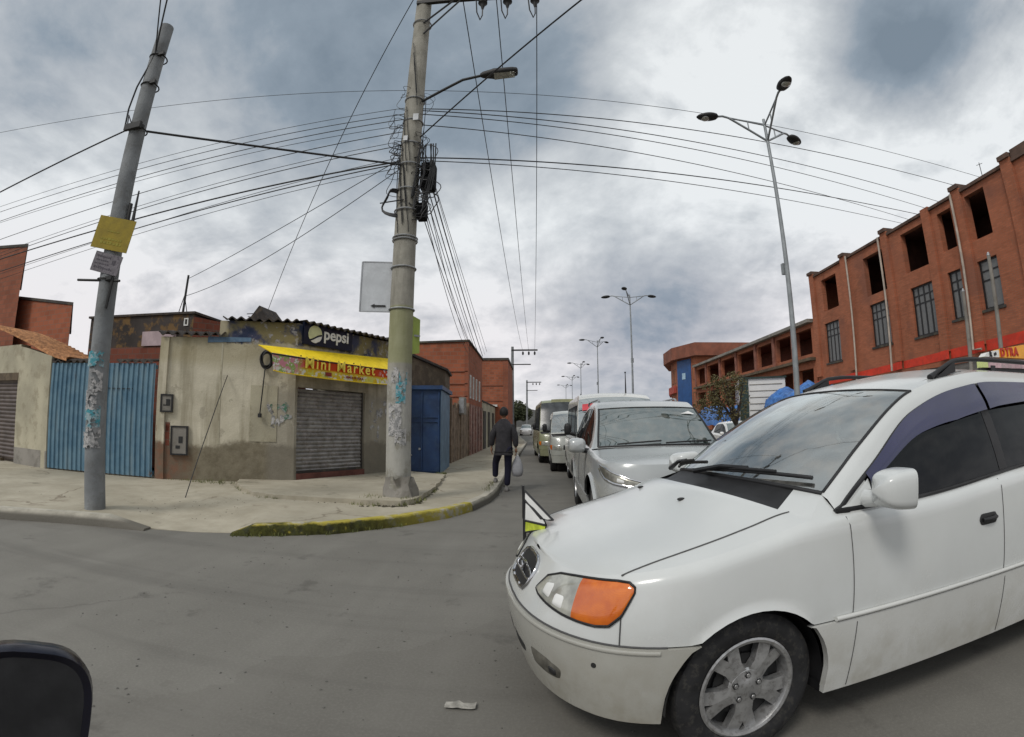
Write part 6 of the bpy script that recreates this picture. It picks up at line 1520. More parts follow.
def small_car(name, label, cat, loc, rz, paint, group=None):
    root = thing(name, label, cat, loc, rz, group)
    S = dict(W=.80, cx=-1.2, zb=.2, zm=.6, zf=.55, split=.42, slant=.10, chin=.06, tail_slant=.08,
        outline=[(.78, 0), (.76, .3), (.69, .52), (.52, .68), (.25, .76), (-.3, .795), (-1.5, .80), (-2.5, .79), (-3.0, .74), (-3.25, .55), (-3.3, .25), (-3.3, 0)],
        shoulder=[(.78, .72), (.3, .80), (-.3, .90), (-1.5, .95), (-2.6, .98), (-3.3, .96)], arches=[(0, .3, .35), (-2.45, .3, .35)], hood_end=-.35, ncol=60, doors=[(-.5, -1.45), (-1.45, -2.2)], cuts=[-.5, -1.45, -2.2],
        crown=[(.78, 0), (.3, .05), (-.35, .07), (-2.5, .03), (-3.3, .01)], bow=[(.78, 0), (-.35, .15), (-.8, 0)], ws=-.45, tail_u=-2.95,
        rail_z=[(-.45, .93), (-.8, 1.16), (-1.1, 1.33), (-1.5, 1.40), (-2.1, 1.38), (-2.5, 1.26), (-2.8, 1.05), (-2.95, .98)], rail_y=[(-.45, .70), (-1.1, .58), (-2.1, .56), (-2.95, .62)], win_top=[(-.45, .9), (-.8, 1.07), (-1.1, 1.24), (-1.5, 1.33), (-2.1, 1.31), (-2.5, 1.18), (-2.9, .9)],
        sweep=[(-.45, .14), (-1.3, .06), (-2, 0), (-2.95, -.08)], roof_crown=[(-.45, .03), (-1.4, .04), (-2.95, .02)], windows=[(-.6, -1.46), (-1.54, -2.3)], windshield=(-.47, -1.15), rear_glass=(-2.2, -2.9), black_pillar=True, ncab=50)
    sh, P = build_vehicle(S, root, dict(V, paint=paint, lower=paint, ws=V['wsgreen']))
    for x in (0, -2.45):
        for sd in (1, -1): wheel(root, x, .77, .3, .18, .18, V, sd, 6, False)
    side, py = wrap_uv(sh, S); mirror_pair(root, -.62, .88, .98, .16, .12, paint, .08)
    for sg in (1, -1):
        F = (lambda r: r) if sg > 0 else (lambda r: [mir(p) for p in r])
        obj('headlight', MB().grid([F(r) for r in surf_patch(sh, [py(.4, .70), py(.68, .72)], [py(.4, .58), py(.68, .60)], 10, 5, .012)]), V['lens'], root, smooth=60)
    return root
wc = small_car('car', 'white hatchback across the median, behind the wing mirror of the silver suv', 'car', (7.6, 17.2, 0), R(-94), V['whitecar'], 'white cars further off')
copy_thing(wc, (-1.9, 66, 0), R(-92), 'tiny white car approaching far down the street beside the man')
copy_thing(wc, (1.4, 74, 0), R(-90), 'tiny white car at the far end of the queue, beyond the bus')

# white box truck across the avenue
tr = thing('box_truck', 'white box truck parked across the avenue between blue tarpaulins', 'truck', (11.4, 24, 0))
q = MB(); q.bbox(10.35, 12.55, 22.0, 26.2, 1.0, 3.38); bx = obj('cargo_box', q, V['whitecar'], tr, True, bevel=.02)
q = MB()
for k in range(7): q.bbox(10.325, 10.348, 22.3, 26.0, 1.3 + .3 * k, 1.33 + .3 * k); q.bbox(10.85, 12.4, 21.975, 21.998, 1.3 + .3 * k, 1.33 + .3 * k)
obj('box_rib', q, B['cement'], bx, True)
q = MB(); q.bbox(10.37, 10.80, 21.93, 21.997, 1.0, 3.40); q.bbox(10.3, 12.6, 21.92, 21.99, 3.38, 3.47); obj('door_seal', q, mat('dark_green_panel', (.02, .04, .035), .6, .3, 4), bx, True)
q = MB(); q.bbox(10.6, 12.4, 21.9, 28.2, .55, .8); obj('chassis', q, V['black'], tr, True)
q = MB(); q.add([(10.45, 26.4, .7), (12.45, 26.4, .7), (12.45, 28.2, .7), (10.45, 28.2, .7), (10.45, 26.4, 2.5), (12.45, 26.4, 2.5), (12.45, 27.7, 2.5), (10.45, 27.7, 2.5), (10.45, 28.2, 1.6), (12.45, 28.2, 1.6)], [(0, 1, 2, 3), (4, 7, 6, 5), (0, 4, 5, 1), (0, 3, 8, 7, 4), (1, 5, 6, 9, 2), (3, 2, 9, 8), (8, 9, 6, 7)]); obj('cab', q, V['whitecar'], tr, True, bevel=.03)
for x, y, sd in ((10.55, 27.4, 1), (10.55, 23.2, 1), (12.35, 27.4, -1), (12.35, 23.2, -1)):
    m_ = Matrix.Translation((x - 11.4, y - 24, .42)) @ Matrix.Rotation(R(90), 4, 'Y'); ty = obj('wheel', MB().lathe([(.001, -.1), (.3, -.12), (.42, -.1), (.42, .1), (.3, .12), (.001, .1)], 24, m_), V['tyre'], tr, smooth=40); obj('rim', MB().lathe([(.001, -.125), (.22, -.128), (.22, .128), (.001, .125)], 16, m_), V['rim'], ty)
tr.location.x -= .3; tr.rotation_euler = (0, 0, R(-20))
# market stalls under blue tarpaulins
TB = mat('blue_tarpaulin', (.035, .135, .40), .5, .4, 4, c2=(.11, .27, .55), amount=.6)
def stall(label, x0, x1, y0, y1, z0, z1, seed):
    s = thing('market_stall', label, 'stall', ((x0 + x1) / 2, (y0 + y1) / 2, .16), group='stalls under blue tarpaulins'); rows = []
    for j in range(17):
        r = []
        for i in range(21):
            u, v = i / 20, j / 16; e = min(u, 1 - u, v, 1 - v); z = z0 + (z1 - z0) * min(1, e * 5) ** .6 * (.72 + .5 * noise.noise((u * 3 + seed, v * 3, seed))) + .10 * noise.noise((u * 11, v * 11, seed)) - .09 * abs(noise.noise((u * 7 + v * 9, v * 5 - u * 4, seed + 5)))
            r.append((x0 + (x1 - x0) * u + .06 * noise.noise((u * 8, v * 8, seed + 3)), y0 + (y1 - y0) * v, z if e > 0 else z0 - .25 + .1 * noise.noise((u * 9, v * 9, 1))))
        rows.append(r)
    obj('tarpaulin', MB().grid(rows), TB, s, True, smooth=70)
    for x in (x0 + .1, x1 - .1):
        for y in (y0 + .1, y1 - .1): obj('post', MB().bbox(x - .03, x + .03, y - .03, y + .03, .15, z0), B['wood'], s, True)
    obj('counter', MB().bbox(x0 + .15, x1 - .15, y0 + .2, y1 - .2, .3, 1.0), B['wood'], s, True)
stall('market stall under a blue tarpaulin in front of the white box truck', 9.7, 12.5, 18.0, 20.6, 2.05, 3.0, 3)
stall('market stall under a blue tarpaulin behind the small tree', 8.6, 10.8, 22.8, 27.5, 1.5, 2.35, 8)

# taxi sign standing on the minivan roof
ts = thing('taxi_sign', 'orange and white taxi board with red letters on the minivan roof', 'taxi sign', (.645, 2.565, 0), R(191))
q = MB(); X0, X1, YY = -2.57, -3.5, .20
def tp(x, z, o=0): return (x, YY + o, z)
def pan(mb, x0, x1, z0, z1, o=0.0, t_=.05): mb.bbox(x1, x0, YY - t_ + o, YY + o, z0, z1)
q.add([(X0, YY, 1.778), (X0 - .21, YY, 1.778), (X0 - .21, YY, 1.832), (X0 - .04, YY, 1.805), (X0, YY - .05, 1.778), (X0 - .21, YY - .05, 1.778), (X0 - .21, YY - .05, 1.832), (X0 - .04, YY - .05, 1.805)], [(0, 1, 2, 3), (7, 6, 5, 4), (0, 4, 5, 1), (1, 5, 6, 2), (2, 6, 7, 3), (3, 7, 4, 0)]); fr = obj('white_panel', q, B['white'], ts)
q = MB(); q.add([(X0 - .212, YY, 1.778), (X1, YY, 1.778), (X1, YY, 1.925), (X0 - .30, YY, 1.85), (X0 - .212, YY, 1.836), (X0 - .212, YY - .05, 1.778), (X1, YY - .05, 1.778), (X1, YY - .05, 1.925), (X0 - .30, YY - .05, 1.85), (X0 - .212, YY - .05, 1.836)], [(0, 1, 2, 3, 4), (9, 8, 7, 6, 5), (0, 5, 6, 1), (1, 6, 7, 2), (2, 7, 8, 3), (3, 8, 9, 4), (4, 9, 5, 0)]); op = obj('orange_panel', q, mat('orange_sign', (.80, .36, .03), .45, .12, 6), ts)
tx = MB(); put_text(tx, 'DTRA', .085, (X0 - .225, YY + .003, 1.785), (-1, 0, .06), (.06, 0, 1), bold=.004, spacing=1.35); obj('lettering', tx, mat('sign_red', (.42, .03, .01), .5, .1, 6), op)
tx = MB(); put_text(tx, 'R', .045, (X0 - .07, YY + .003, 1.782), (-1, 0, 0), (0, 0, 1), bold=.003); tx.box((X0 - .15, YY + .002, 1.80), (.035, .004, .02), ry=.4); obj('lettering', tx, V['dark'], fr)
q = MB(); pan(q, X0 + .03, X0 - .04, 1.70, 1.764, .0); obj('lime_end', q, mat('lime_end', (.50, .55, .22), .5, .1, 6), ts)
q = MB(); pan(q, X0 - .042, X1, 1.70, 1.764, .0); obj('pink_panel', q, mat('pink_panel', (.48, .32, .34), .5, .35, 9, c2=(.28, .24, .24), amount=.7), ts)
q = MB(); q.bbox(X1, X0 + .05, YY - .03, YY - .02, 1.665, 1.699); q.box((X0 - .1, YY - .02, 1.685), (.06, .05, .06)); obj('foot', q, V['black'], ts)

# side mirror of the vehicle the picture was taken from
mi = thing('side_mirror', 'black side mirror of our own vehicle at the lower corner', 'mirror', (-.9, .66, .75))
c0 = Vector((-.975, .626, .775)); fw = Vector((.80, -.60, 0)).normalized(); r0_ = Vector((.60, .80, 0)).normalized(); zr = (Vector((0, 0, 1)) * math.cos(R(14)) + r0_ * math.sin(R(14))); rt_ = (r0_ * math.cos(R(14)) - Vector((0, 0, 1)) * math.sin(R(14)))
def sup(a, w, h, e=.64): return (w * (1 if math.cos(a) > 0 else -1) * abs(math.cos(a)) ** e, h * (1 if math.sin(a) > 0 else -1) * abs(math.sin(a)) ** e)
q = MB(); rows = []
for dz, s in ((-.012, .86), (.0, .97), (-.02, 1.0), (-.07, .95), (-.11, .75), (-.13, .35)):
    rows.append([c0 + rt_ * sup(2 * math.pi * k / 40, .13 * s, .152 * s)[0] + zr * sup(2 * math.pi * k / 40, .13 * s, .152 * s)[1] + fw * dz for k in range(40)])
q.grid(rows, True); q.poly(rows[-1]); hs = obj('housing', q, mat('glossy_black', (.004, .004, .012), .25, .2, 6), mi, True, smooth=50)
q = MB(); q.poly([c0 + rt_ * sup(2 * math.pi * k / 40, .112, .131)[0] + zr * sup(2 * math.pi * k / 40, .112, .131)[1] + fw * -.013 for k in range(40)]); obj('mirror_glass', q, mat('dark_mirror', (.040, .040, .042), .35, .3, 8, spec=.15), hs, True)
q = MB(); a = c0 - zr * .14 - rt_ * .06 - fw * .05; q.tube([a, a - zr * .08 - rt_ * .1, a - zr * .1 - rt_ * .3], [.04, .04, .05], 10); obj('mirror_arm', q, V['black'], mi, True, smooth=60)
# ------------------------------------------------------------------ walking person, seen from behind
def skin_obj(name, nodes, edges, m, parent, extra=None, sub=2):
    """limbs grown round a skeleton of (point, radius x, radius y)"""
    me = bpy.data.meshes.new(name); me.from_pydata([n[0] for n in nodes], edges, []); o = bpy.data.objects.new(name, me); col.objects.link(o)
    sk = o.modifiers.new('skin', 'SKIN'); sk.use_smooth_shade = True
    for i, v in enumerate(me.skin_vertices[0].data): v.radius = (nodes[i][1], nodes[i][2]); v.use_root = (i == 0)
    o.modifiers.new('smooth', 'SUBSURF').levels = sub; o.modifiers['smooth'].render_levels = sub
    dg = bpy.context.evaluated_depsgraph_get(); m2 = bpy.data.meshes.new_from_object(o.evaluated_get(dg)); m2.name = name
    bpy.data.objects.remove(o); mb = MB(); mb.v = [tuple(v.co) for v in m2.vertices]; mb.f = [tuple(p.vertices) for p in m2.polygons]
    if extra: extra(mb)
    bpy.data.meshes.remove(m2); return obj(name, mb, m, parent, smooth=80)
SK = mat('skin', (.26, .14, .085), .6, .1, 12)
pr = thing('person', 'man in dark grey jacket walking away along the kerb with a white bag', 'person', (-.76, 10.38, 0))
def hand(mb, w, d, s):
    """palm, four bent fingers and a thumb; w wrist, s side"""
    w = Vector(w); d = Vector(d).normalized(); f = Vector((0, 1, 0)); o = d.cross(f).normalized() * s
    mb.ball(w + d * .05, (.028, .042, .052), 10, 8)
    for k, L in enumerate((.068, .078, .072, .056)):
        b = w + d * .088 + f * (.030 - .020 * k); mb.tube([b, b + d * L * .5 - o * .004, b + d * L * .85 - o * .022, b + d * L - o * .034], [.0095, .009, .008, .0065], 6)
    b = w + d * .03 + f * .038; mb.tube([b, b + d * .03 + f * .026, b + d * .062 + f * .026], [.011, .010, .008], 6)
N = [((0, 0, .95), .13, .10), ((0, .01, 1.18), .13, .09), ((0, .02, 1.34), .11, .08), ((0, .03, 1.49), .055, .055), ((0, .045, 1.55), .055, .055),
     ((.15, .02, 1.34), .045, .045), ((.245, -.04, 1.14), .045, .045), ((.255, .02, .90), .03, .03), ((-.15, .02, 1.34), .045, .045), ((-.25, .0, 1.14), .045, .045), ((-.265, .10, .92), .03, .03),
     ((.09, 0, .88), .085, .085), ((.085, .02, .50), .058, .058), ((.07, -.04, .11), .04, .04), ((-.09, .02, .88), .085, .085), ((-.19, .25, .58), .058, .058), ((-.20, .30, .26), .04, .04)]
Ed = [(0, 1), (1, 2), (2, 3), (3, 4), (2, 5), (5, 6), (6, 7), (2, 8), (8, 9), (9, 10), (0, 11), (11, 12), (12, 13), (0, 14), (14, 15), (15, 16)]
def head(mb):
    rows = []
    for i in range(15):
        a = max(.02, min(math.pi - .02, math.pi * i / 14)); r = math.sin(a); z = math.cos(a)
        jaw = 1 - .28 * max(0, -z) ** 1.2
        rows.append([(.076 * r * jaw * math.cos(b), .055 + (.092 * r * jaw) * math.sin(b) + .012 * (z < 0), 1.645 + .118 * z) for b in [2 * math.pi * k / 20 for k in range(20)]])
    mb.grid(rows, True)
    for s in (1, -1):
        mb.ball((s * .078, .05, 1.64), (.012, .022, .034), 8, 8); mb.ball((s * .030, .138, 1.655), (.013, .008, .008), 8, 6)
    mb.tube([(0, .145, 1.665), (0, .168, 1.628), (0, .148, 1.615)], [.008, .013, .010], 8); mb.tube([(-.024, .143, 1.585), (0, .149, 1.587), (.024, .143, 1.585)], .006, 6)
    hand(mb, (.255, .02, .90), (.05, .05, -1), 1); hand(mb, (-.265, .10, .92), (-.05, .2, -1), -1)
skin_obj('body', N, Ed, SK, pr, head)
Jn = [((0, -.005, .93), .195, .15), ((0, -.005, .83), .20, .155), ((0, .0, 1.12), .185, .135), ((0, .01, 1.32), .19, .13), ((0, .02, 1.43), .15, .10), ((0, .03, 1.535), .07, .075),
      ((.175, .02, 1.335), .085, .09), ((.245, -.045, 1.13), .072, .075), ((.255, .01, .92), .055, .056), ((-.175, .02, 1.335), .085, .09), ((-.25, .0, 1.13), .072, .075), ((-.262, .085, .94), .055, .056)]
skin_obj('jacket', Jn, [(0, 1), (0, 2), (2, 3), (3, 4), (4, 5), (3, 6), (6, 7), (7, 8), (3, 9), (9, 10), (10, 11)], mat('charcoal_jacket', (.034, .032, .036), .9, .3, 6, c2=(.055, .052, .055), amount=.5, bump=.3, bscale=12), pr)
Tn = [((0, 0, .95), .15, .115), ((.095, 0, .86), .10, .105), ((.088, .02, .50), .075, .078), ((.072, -.04, .10), .062, .066), ((-.095, .03, .86), .10, .105), ((-.195, .25, .58), .075, .078), ((-.205, .30, .25), .062, .066)]
skin_obj('trousers', Tn, [(0, 1), (1, 2), (2, 3), (0, 4), (4, 5), (5, 6)], mat('navy_trousers', (.010, .010, .026), .9, .3, 8), pr)
SHM = mat('grey_shoe', (.22, .21, .20), .7, .3, 12)
for x, y, z, p in ((.07, -.06, .0, 0), (-.205, .29, .145, 0)):
    q = MB(); rows = []
    for i, (s, w, h) in enumerate(((-.06, .02, .05), (-.05, .036, .085), (.02, .042, .10), (.10, .048, .065), (.18, .045, .045), (.215, .02, .03))):
        rows.append([(x + w * (1 if math.cos(a) > 0 else -1) * abs(math.cos(a)) ** .7, y + s, z + max(0.004, h / 2 + h / 2 * math.sin(a))) for a in [2 * math.pi * k / 14 for k in range(14)]])
    q.grid(rows, True); q.poly(rows[0]); q.poly(rows[-1]); obj('shoe', q, SHM, pr, smooth=60)
q = MB(); rows = []
for i in range(9):
    a = math.pi * .70 * i / 8 + .02; rows.append([(.093 * math.sin(a) * math.cos(b), .045 + .106 * math.sin(a) * math.sin(b) - .012, 1.655 + .122 * math.cos(a) * (1 if a > .6 else .97) + (.03 * max(0, math.sin(b)) * (i / 8) ** 2 * 2.2) + .006 * noise.noise((b * 3, a * 6, 1))) for b in [2 * math.pi * k / 22 for k in range(22)]])
obj('hair', q.grid(rows, True), mat('black_hair', (.012, .010, .010), .6, .3, 20), pr, smooth=60)
bg = thing('shopping_bag', 'white plastic bag carried in the hand of the walking man', 'bag', (-.49, 10.42, .35))
q = MB(); rows = []
for i, (z, w, d) in enumerate(((.30, .03, .02), (.32, .10, .06), (.42, .125, .085), (.55, .11, .07), (.65, .07, .045), (.74, .03, .03))):
    rows.append([(-.475 + (w + .012 * noise.noise((k * .9, i, 2))) * math.cos(2 * math.pi * k / 18), 10.42 + (d + .012 * noise.noise((k * .9, i, 5))) * math.sin(2 * math.pi * k / 18), z + .012 * noise.noise((k * .8, i, 9))) for k in range(18)])
q.grid(rows, True); q.poly(rows[0]); obj('sack', q, mat('thin_white_plastic', (.38, .38, .40), .5, .15, 8), bg, True, smooth=70)
q = MB(); q.tube([(-.475, 10.42, .73), (-.485, 10.41, .78), (-.49, 10.41, .80)], [.03, .012, .012], 8); obj('handle', q, B['white'], bg, True, smooth=60)

# ------------------------------------------------------------------ small tree on the median
def leafy(mb, cs, n, s, seed, gap=2.6, cut=-.16):
    rr = random.Random(seed)
    for c, r in cs:
        for _ in range(int(n * r[0] * r[1] * 4)):
            while True:
                p = Vector((rr.uniform(-1, 1), rr.uniform(-1, 1), rr.uniform(-1, 1)))
                if .25 < p.length < 1: break
            p = Vector((p.x * r[0], p.y * r[1], p.z * r[2])) + Vector(c)
            if noise.noise(p * gap) < cut: continue
            a = Vector((rr.gauss(0, 1), rr.gauss(0, 1), rr.gauss(0, .7))).normalized(); b = a.cross(Vector((rr.gauss(0, 1), rr.gauss(0, 1), rr.gauss(0, 1)))).normalized(); k = s * rr.uniform(.6, 1.4)
            mb.add([p - a * k, p + b * k * .45, p + a * k, p - b * k * .45], [(0, 1, 2, 3)])
    return mb
def mat_leaf(name, c, c2):
    t = NT(name); p = t.pos(); b = t.mix(t.ramp(t.noise(p, 3.2, 4), .35, .65), c, c2); b = t.mix(t.math('MULTIPLY', t.ramp(t.noise(p, 40, 2), .4, .7), .6), b, mul(c2, 1.4)); return t.done(b, .7, 0, .3)
tree = thing('tree', 'small olive-brown tree on the median before the corner building', 'tree', (5.42, 13.1, .15))
q = MB(); q.tube([(5.42, 13.1, .1), (5.44, 13.1, .8), (5.38, 13.12, 1.4), (5.30, 13.2, 2.0), (5.22, 13.3, 2.5)], [.075, .06, .05, .035, .015], 9)
for e in ((4.9, 13.6, 2.3), (5.55, 12.9, 2.45), (5.0, 13.1, 2.55), (5.5, 13.7, 2.3), (4.75, 13.3, 2.0), (5.6, 13.2, 1.9)): q.tube([(5.39, 13.12, 1.3), ((5.38 + e[0]) / 2, (13.1 + e[1]) / 2, 1.85), e], [.045, .028, .010], 6)
obj('trunk', q, mat('dark_bark', (.045, .034, .028), .95, .4, 8, bump=.5), tree, True, smooth=60)
obj('crown', leafy(MB(), [((4.95, 13.4, 2.15), (.55, .7, .42)), ((5.42, 13.3, 2.5), (.34, .5, .30)), ((4.72, 13.5, 1.80), (.42, .6, .36)), ((5.15, 13.2, 1.70), (.45, .5, .33)), ((5.55, 13.0, 2.0), (.20, .25, .62)), ((5.0, 13.4, 2.62), (.22, .3, .2))], 1100, .036, 5, 4.2, -.06), mat_leaf('olive_leaves', (.055, .048, .018), (.13, .11, .048)), tree, True, recalc=False)
rr = random.Random(8)
for (x, y, lab, h, w) in ((3.0, 118, 'round dark tree at the far end of the street', 6, 5), (-6.5, 130, 'broad dark tree behind the far houses at the end of the street', 8, 7)):
    tf = thing('tree', lab, 'tree', (x, y, 0)); q = MB(); q.tube([(x, y, 0), (x, y, h * .5), (x + .3, y, h * .8)], [.35, .25, .08], 8); obj('trunk', q, mat('bark', (.05, .04, .03), .95, .3, 3), tf, True, smooth=60)
    obj('crown', leafy(MB(), [((x, y, h * .65), (w * .5, w * .5, h * .35)), ((x - w * .25, y, h * .5), (w * .35, w * .4, h * .25)), ((x + w * .3, y, h * .55), (w * .35, w * .4, h * .25))], 55, .35, int(x + 20)), mat_leaf('dark_leaves', (.03, .036, .018), (.07, .08, .04)), tf, True, recalc=False)

# ------------------------------------------------------------------ weeds, loose dirt, litter
LEAFM = mat_leaf('weed_green', (.05, .06, .018), (.15, .16, .05))
q = MB(); rr = random.Random(21)
def blades(mb, x, y, z, n, h, spread):
    for _ in range(n):
        a = rr.uniform(0, 6.28); px, py = x + rr.gauss(0, spread), y + rr.gauss(0, spread); k = rr.uniform(.4, 1) * h; d = Vector((math.cos(a), math.sin(a), 0)); s = Vector((-d.y, d.x, 0)) * .006; b = Vector((px, py, z))
        mb.add([b - s, b + s, b + d * k * .4 + Vector((0, 0, k))], [(0, 1, 2)])
for a, b in zip(SL[1:10], SL[2:11]):
    L = (Vector(b) - Vector(a)).length
    for k in range(int(L / .05)):
        f = rr.random(); x = a[0] + (b[0] - a[0]) * f; y = a[1] + (b[1] - a[1]) * f
        if noise.noise((x * 1.7, y * 1.7, 4)) > -.05: blades(q, x, y - .04, .145, 5, .09, .035)
for k in range(40): blades(q, -2.29 + rr.uniform(-.5, .5), 7.5 + rr.uniform(-.1, .25), .20, 4, .08, .03)
for k in range(60): blades(q, -1.0 + rr.gauss(0, .05), rr.uniform(9.2, 11.4), .10, 4, .10, .03)
for k in range(50): blades(q, -6.1 + rr.uniform(-.5, .35), 8.5 + rr.uniform(-.4, .1), .15, 4, .10, .03)
for k in range(30): blades(q, -7.0 + rr.uniform(-.5, .9), 8.2 + rr.uniform(-.05, .2), .16, 4, .06, .03)
for k in range(30): blades(q, -2.45 + rr.uniform(-.1, .15), 12.0 + rr.uniform(-.15, .1), .17, 4, .08, .03)
for k in range(45):
    f = rr.random(); i = 9 + int(f * 4); a, b = OUT[i], OUT[i + 1]; g = rr.random(); x = a[0] + (b[0] - a[0]) * g; y = a[1] + (b[1] - a[1]) * g
    if x < -1.9: blades(q, x + .10, y - .16, .0, 4, .07, .02)
tag(obj('weeds', q, LEAFM, recalc=False), 'low weeds growing along the broken pavement edges', 'weeds', kind='stuff')
def clod(mb, x, y, z, s, rr):
    vs = [(x + s * rr.uniform(.6, 1.2) * a, y + s * rr.uniform(.6, 1.2) * b, z + s * .7 * rr.uniform(.5, 1.1) * c) for a, b, c in ((1, 0, .2), (0, 1, .2), (-1, 0, .2), (0, -1, .2), (0, 0, 1))]
    mb.add(vs, [(0, 1, 4), (1, 2, 4), (2, 3, 4), (3, 0, 4)])
q = MB()
for a, b in zip(SL[1:10], SL[2:11]):
    L = (Vector(b) - Vector(a)).length
    for k in range(int(L / .011)):
        f = rr.random(); x = a[0] + (b[0] - a[0]) * f; y = a[1] + (b[1] - a[1]) * f; clod(q, x + rr.gauss(0, .03), y + rr.gauss(-.06, .045), .135, rr.uniform(.008, .048), rr)
for k in range(260): clod(q, rr.gauss(-.99, .10), rr.uniform(9.0, 11.6), 0, rr.uniform(.008, .03), rr)
for k in range(200): clod(q, rr.uniform(-8, -4), rr.uniform(5.2, 7.9), .15, rr.uniform(.004, .016), rr)
tag(obj('dirt', q, mat('dirt_clods', (.055, .047, .030), .95, .5, 12)), 'loose dirt and crumbled concrete along the pavement edges', 'dirt', kind='stuff')
q = MB()
for k in range(420):
    x = rr.uniform(-3.2, .6); y = rr.uniform(1.6, 5.2); clod(q, x, y, 0.0, rr.choice((.003, .004, .005, .007, .011)), rr)
tag(obj('gravel', q, mat('road_grit', (.10, .095, .085), .9, .5, 30)), 'grit and small stones scattered on the road', 'grit', kind='stuff')
q = MB(); rows = []
for j in range(6): rows.append([(-.45 + .15 * i / 7 + .012 * noise.noise((i, j, 3)), 2.21 + .055 * j / 5 + .02 * noise.noise((i * .6, j, 1)), .012 + .012 * abs(noise.noise((i * .8, j * .8, 7)))) for i in range(8)])
tag(obj('litter', q.grid(rows), mat('crumpled_paper', (.33, .315, .28), .8, .4, 25), smooth=50), 'crumpled scrap of pale paper lying on the road', 'litter')
# ------------------------------------------------------------------ camera: wide action-camera lens
cd = bpy.data.cameras.new('camera'); cam = bpy.data.objects.new('camera', cd); col.objects.link(cam)
cam.location = (0, 0, 1.384); cam.rotation_euler = (R(96.568), 0, R(3.2353))
cd.type = 'PANO'; cd.sensor_fit = 'HORIZONTAL'; cd.sensor_width = 51.2; cd.clip_start = .02; cd.clip_end = 3000
_c = cd if hasattr(cd, 'panorama_type') else cd.cycles
_c.panorama_type = 'FISHEYE_LENS_POLYNOMIAL'; _c.fisheye_fov = R(180)
_s = 20.0
_c.fisheye_polynomial_k0 = 0; _c.fisheye_polynomial_k1 = -_s / 493.1857; _c.fisheye_polynomial_k2 = 0
_c.fisheye_polynomial_k3 = 0.0608e-8 * _s ** 3; _c.fisheye_polynomial_k4 = 0
sc.camera = cam

# ------------------------------------------------------------------ sky and light
w = bpy.data.worlds.new('World'); sc.world = w; w.use_nodes = True
t = w.node_tree; t.nodes.clear()
class WN(NT):
    def __init__(s, t): s.t = t
W_ = WN(t)
SUN_EL, SUN_AZ = R(48), R(215)          # high, behind the camera to the left
sky = t.nodes.new('ShaderNodeTexSky'); sky.sky_type = 'NISHITA'; sky.sun_disc = False; sky.sun_elevation = SUN_EL; sky.sun_rotation = SUN_AZ
sky.altitude = 3800; sky.dust_density = 1.5
bg1 = t.nodes.new('ShaderNodeBackground'); bg1.inputs[1].default_value = .10; t.links.new(sky.outputs[0], bg1.inputs[0])
tc = t.nodes.new('ShaderNodeTexCoord'); sep = t.nodes.new('ShaderNodeSeparateXYZ'); t.links.new(tc.outputs['Generated'], sep.inputs[0])
zc = W_.math('MAXIMUM', sep.outputs[2], 0.0); zz = W_.math('ADD', zc, .38)
cb = t.nodes.new('ShaderNodeCombineXYZ'); t.links.new(W_.math('DIVIDE', sep.outputs[0], zz), cb.inputs[0]); t.links.new(W_.math('DIVIDE', sep.outputs[1], zz), cb.inputs[1])
P = cb.outputs[0]
def lobe(d, k, soft=.5):
    """soft blob of cloud round a compass direction"""
    v = t.nodes.new('ShaderNodeVectorMath'); v.operation = 'DOT_PRODUCT'; t.links.new(tc.outputs['Generated'], v.inputs[0]); v.inputs[1].default_value = Vector(d).normalized()
    return W_.math('POWER', W_.math('MAXIMUM', v.outputs['Value'], 0.0), k)
def wnoise(scale, det, ro, dist=0, off=(0, 0, 0)):
    mp = t.nodes.new('ShaderNodeMapping'); mp.inputs['Location'].default_value = off; t.links.new(P, mp.inputs[0])
    x = t.nodes.new('ShaderNodeTexNoise'); x.inputs['Scale'].default_value = scale; x.inputs['Detail'].default_value = det; x.inputs['Roughness'].default_value = ro; x.inputs['Distortion'].default_value = dist
    t.links.new(mp.outputs[0], x.inputs['Vector']); return x.outputs['Fac']
n1 = wnoise(1.15, 12, .58, .35, (3.1, 1.7, 0)); n2 = wnoise(3.6, 9, .6, .25, (7.3, 2.2, 0)); n3 = wnoise(.8, 5, .5, 0, (1.3, 8.8, 0)); n4 = wnoise(8, 8, .62, .2)
val = W_.math('ADD', W_.math('MULTIPLY', n1, .75), W_.math('ADD', W_.math('MULTIPLY', n2, .42), W_.math('MULTIPLY', n3, .25)))
val = W_.math('ADD', val, W_.math('MULTIPLY_ADD', n4, .22, -.15))
for d, k, a in (((-.28, .69, .66), 12, -.46), ((-.71, .40, .58), 30, -.34), ((.60, .55, .58), 140, -.62), ((.20, .96, .20), 30, -.36), ((.03, .79, .62), 60, -.15),
                ((.36, .82, .44), 30, .24), ((-.80, .50, .33), 30, .22), ((-.14, .94, .33), 40, .26), ((.68, .56, .47), 60, .16), ((.30, .71, .64), 60, .22), ((-.54, .81, .25), 40, .10)):
    val = W_.math('ADD', val, W_.math('MULTIPLY', lobe(d, k), W_.math('MULTIPLY_ADD', n2, a * 2.2, a * -.1)))
n1b = wnoise(1.15, 12, .58, .35, (3.1 + .035, 1.7 + .05, 0)); n2b = wnoise(3.6, 9, .6, .25, (7.3 + .02, 2.2 + .03, 0))
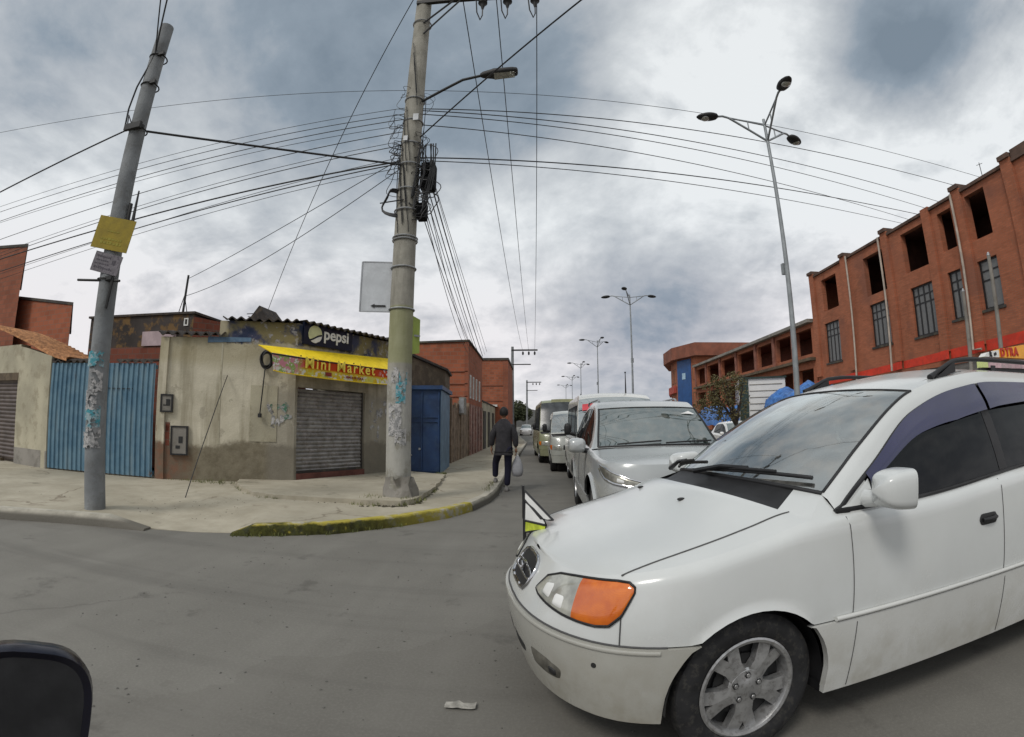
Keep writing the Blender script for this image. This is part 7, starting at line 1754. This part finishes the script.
rel = W_.math('ADD', W_.math('MULTIPLY', W_.math('SUBTRACT', n1, n1b), .75), W_.math('MULTIPLY', W_.math('SUBTRACT', n2, n2b), .30))
val = W_.math('ADD', val, rel)
mr = t.nodes.new('ShaderNodeMapRange'); t.links.new(val, mr.inputs[0]); mr.inputs[1].default_value = .13; mr.inputs[2].default_value = .76; t_ = mr.outputs[0]
cr = t.nodes.new('ShaderNodeValToRGB'); t.links.new(t_, cr.inputs[0]); e = cr.color_ramp.elements
e[0].position = 0; e[0].color = (.215, .27, .325, 1); e[1].position = 1; e[1].color = (.90, .93, .94, 1)
for pos, c in ((.25, (.30, .36, .42, 1)), (.45, (.46, .50, .54, 1)), (.68, (.62, .655, .68, 1))):
    k = e.new(pos); k.color = c
bg2 = t.nodes.new('ShaderNodeBackground'); lowf = W_.ramp(sep.outputs[2], .42, .10); t.links.new(W_.mix(W_.math('MULTIPLY', lowf, .9), cr.outputs[0], W_.mix(1.0, cr.outputs[0], (1.03, .945, .935), 'MULTIPLY')), bg2.inputs[0]); bg2.inputs[1].default_value = 1.0
mx = t.nodes.new('ShaderNodeMixShader'); mx.inputs[0].default_value = .90
t.links.new(bg1.outputs[0], mx.inputs[1]); t.links.new(bg2.outputs[0], mx.inputs[2])
wo = t.nodes.new('ShaderNodeOutputWorld'); t.links.new(mx.outputs[0], wo.inputs[0])
sl = bpy.data.lights.new('sun', 'SUN'); sl.energy = 1.6; sl.angle = R(16); sl.color = (1, .96, .9)
so = bpy.data.objects.new('sun', sl); col.objects.link(so)
sd = Vector((math.sin(SUN_AZ) * math.cos(SUN_EL), math.cos(SUN_AZ) * math.cos(SUN_EL), math.sin(SUN_EL)))
so.rotation_euler = sd.to_track_quat('Z', 'Y').to_euler(); so.location = (0, 0, 30)
sc.view_settings.view_transform = 'Standard'; sc.view_settings.look = 'None'; sc.view_settings.exposure = 0; sc.view_settings.gamma = 1
sc.cycles.max_bounces = 6; sc.cycles.transparent_max_bounces = 8; sc.cycles.caustics_reflective = False; sc.cycles.caustics_refractive = False
sc.cycles.use_denoising = True
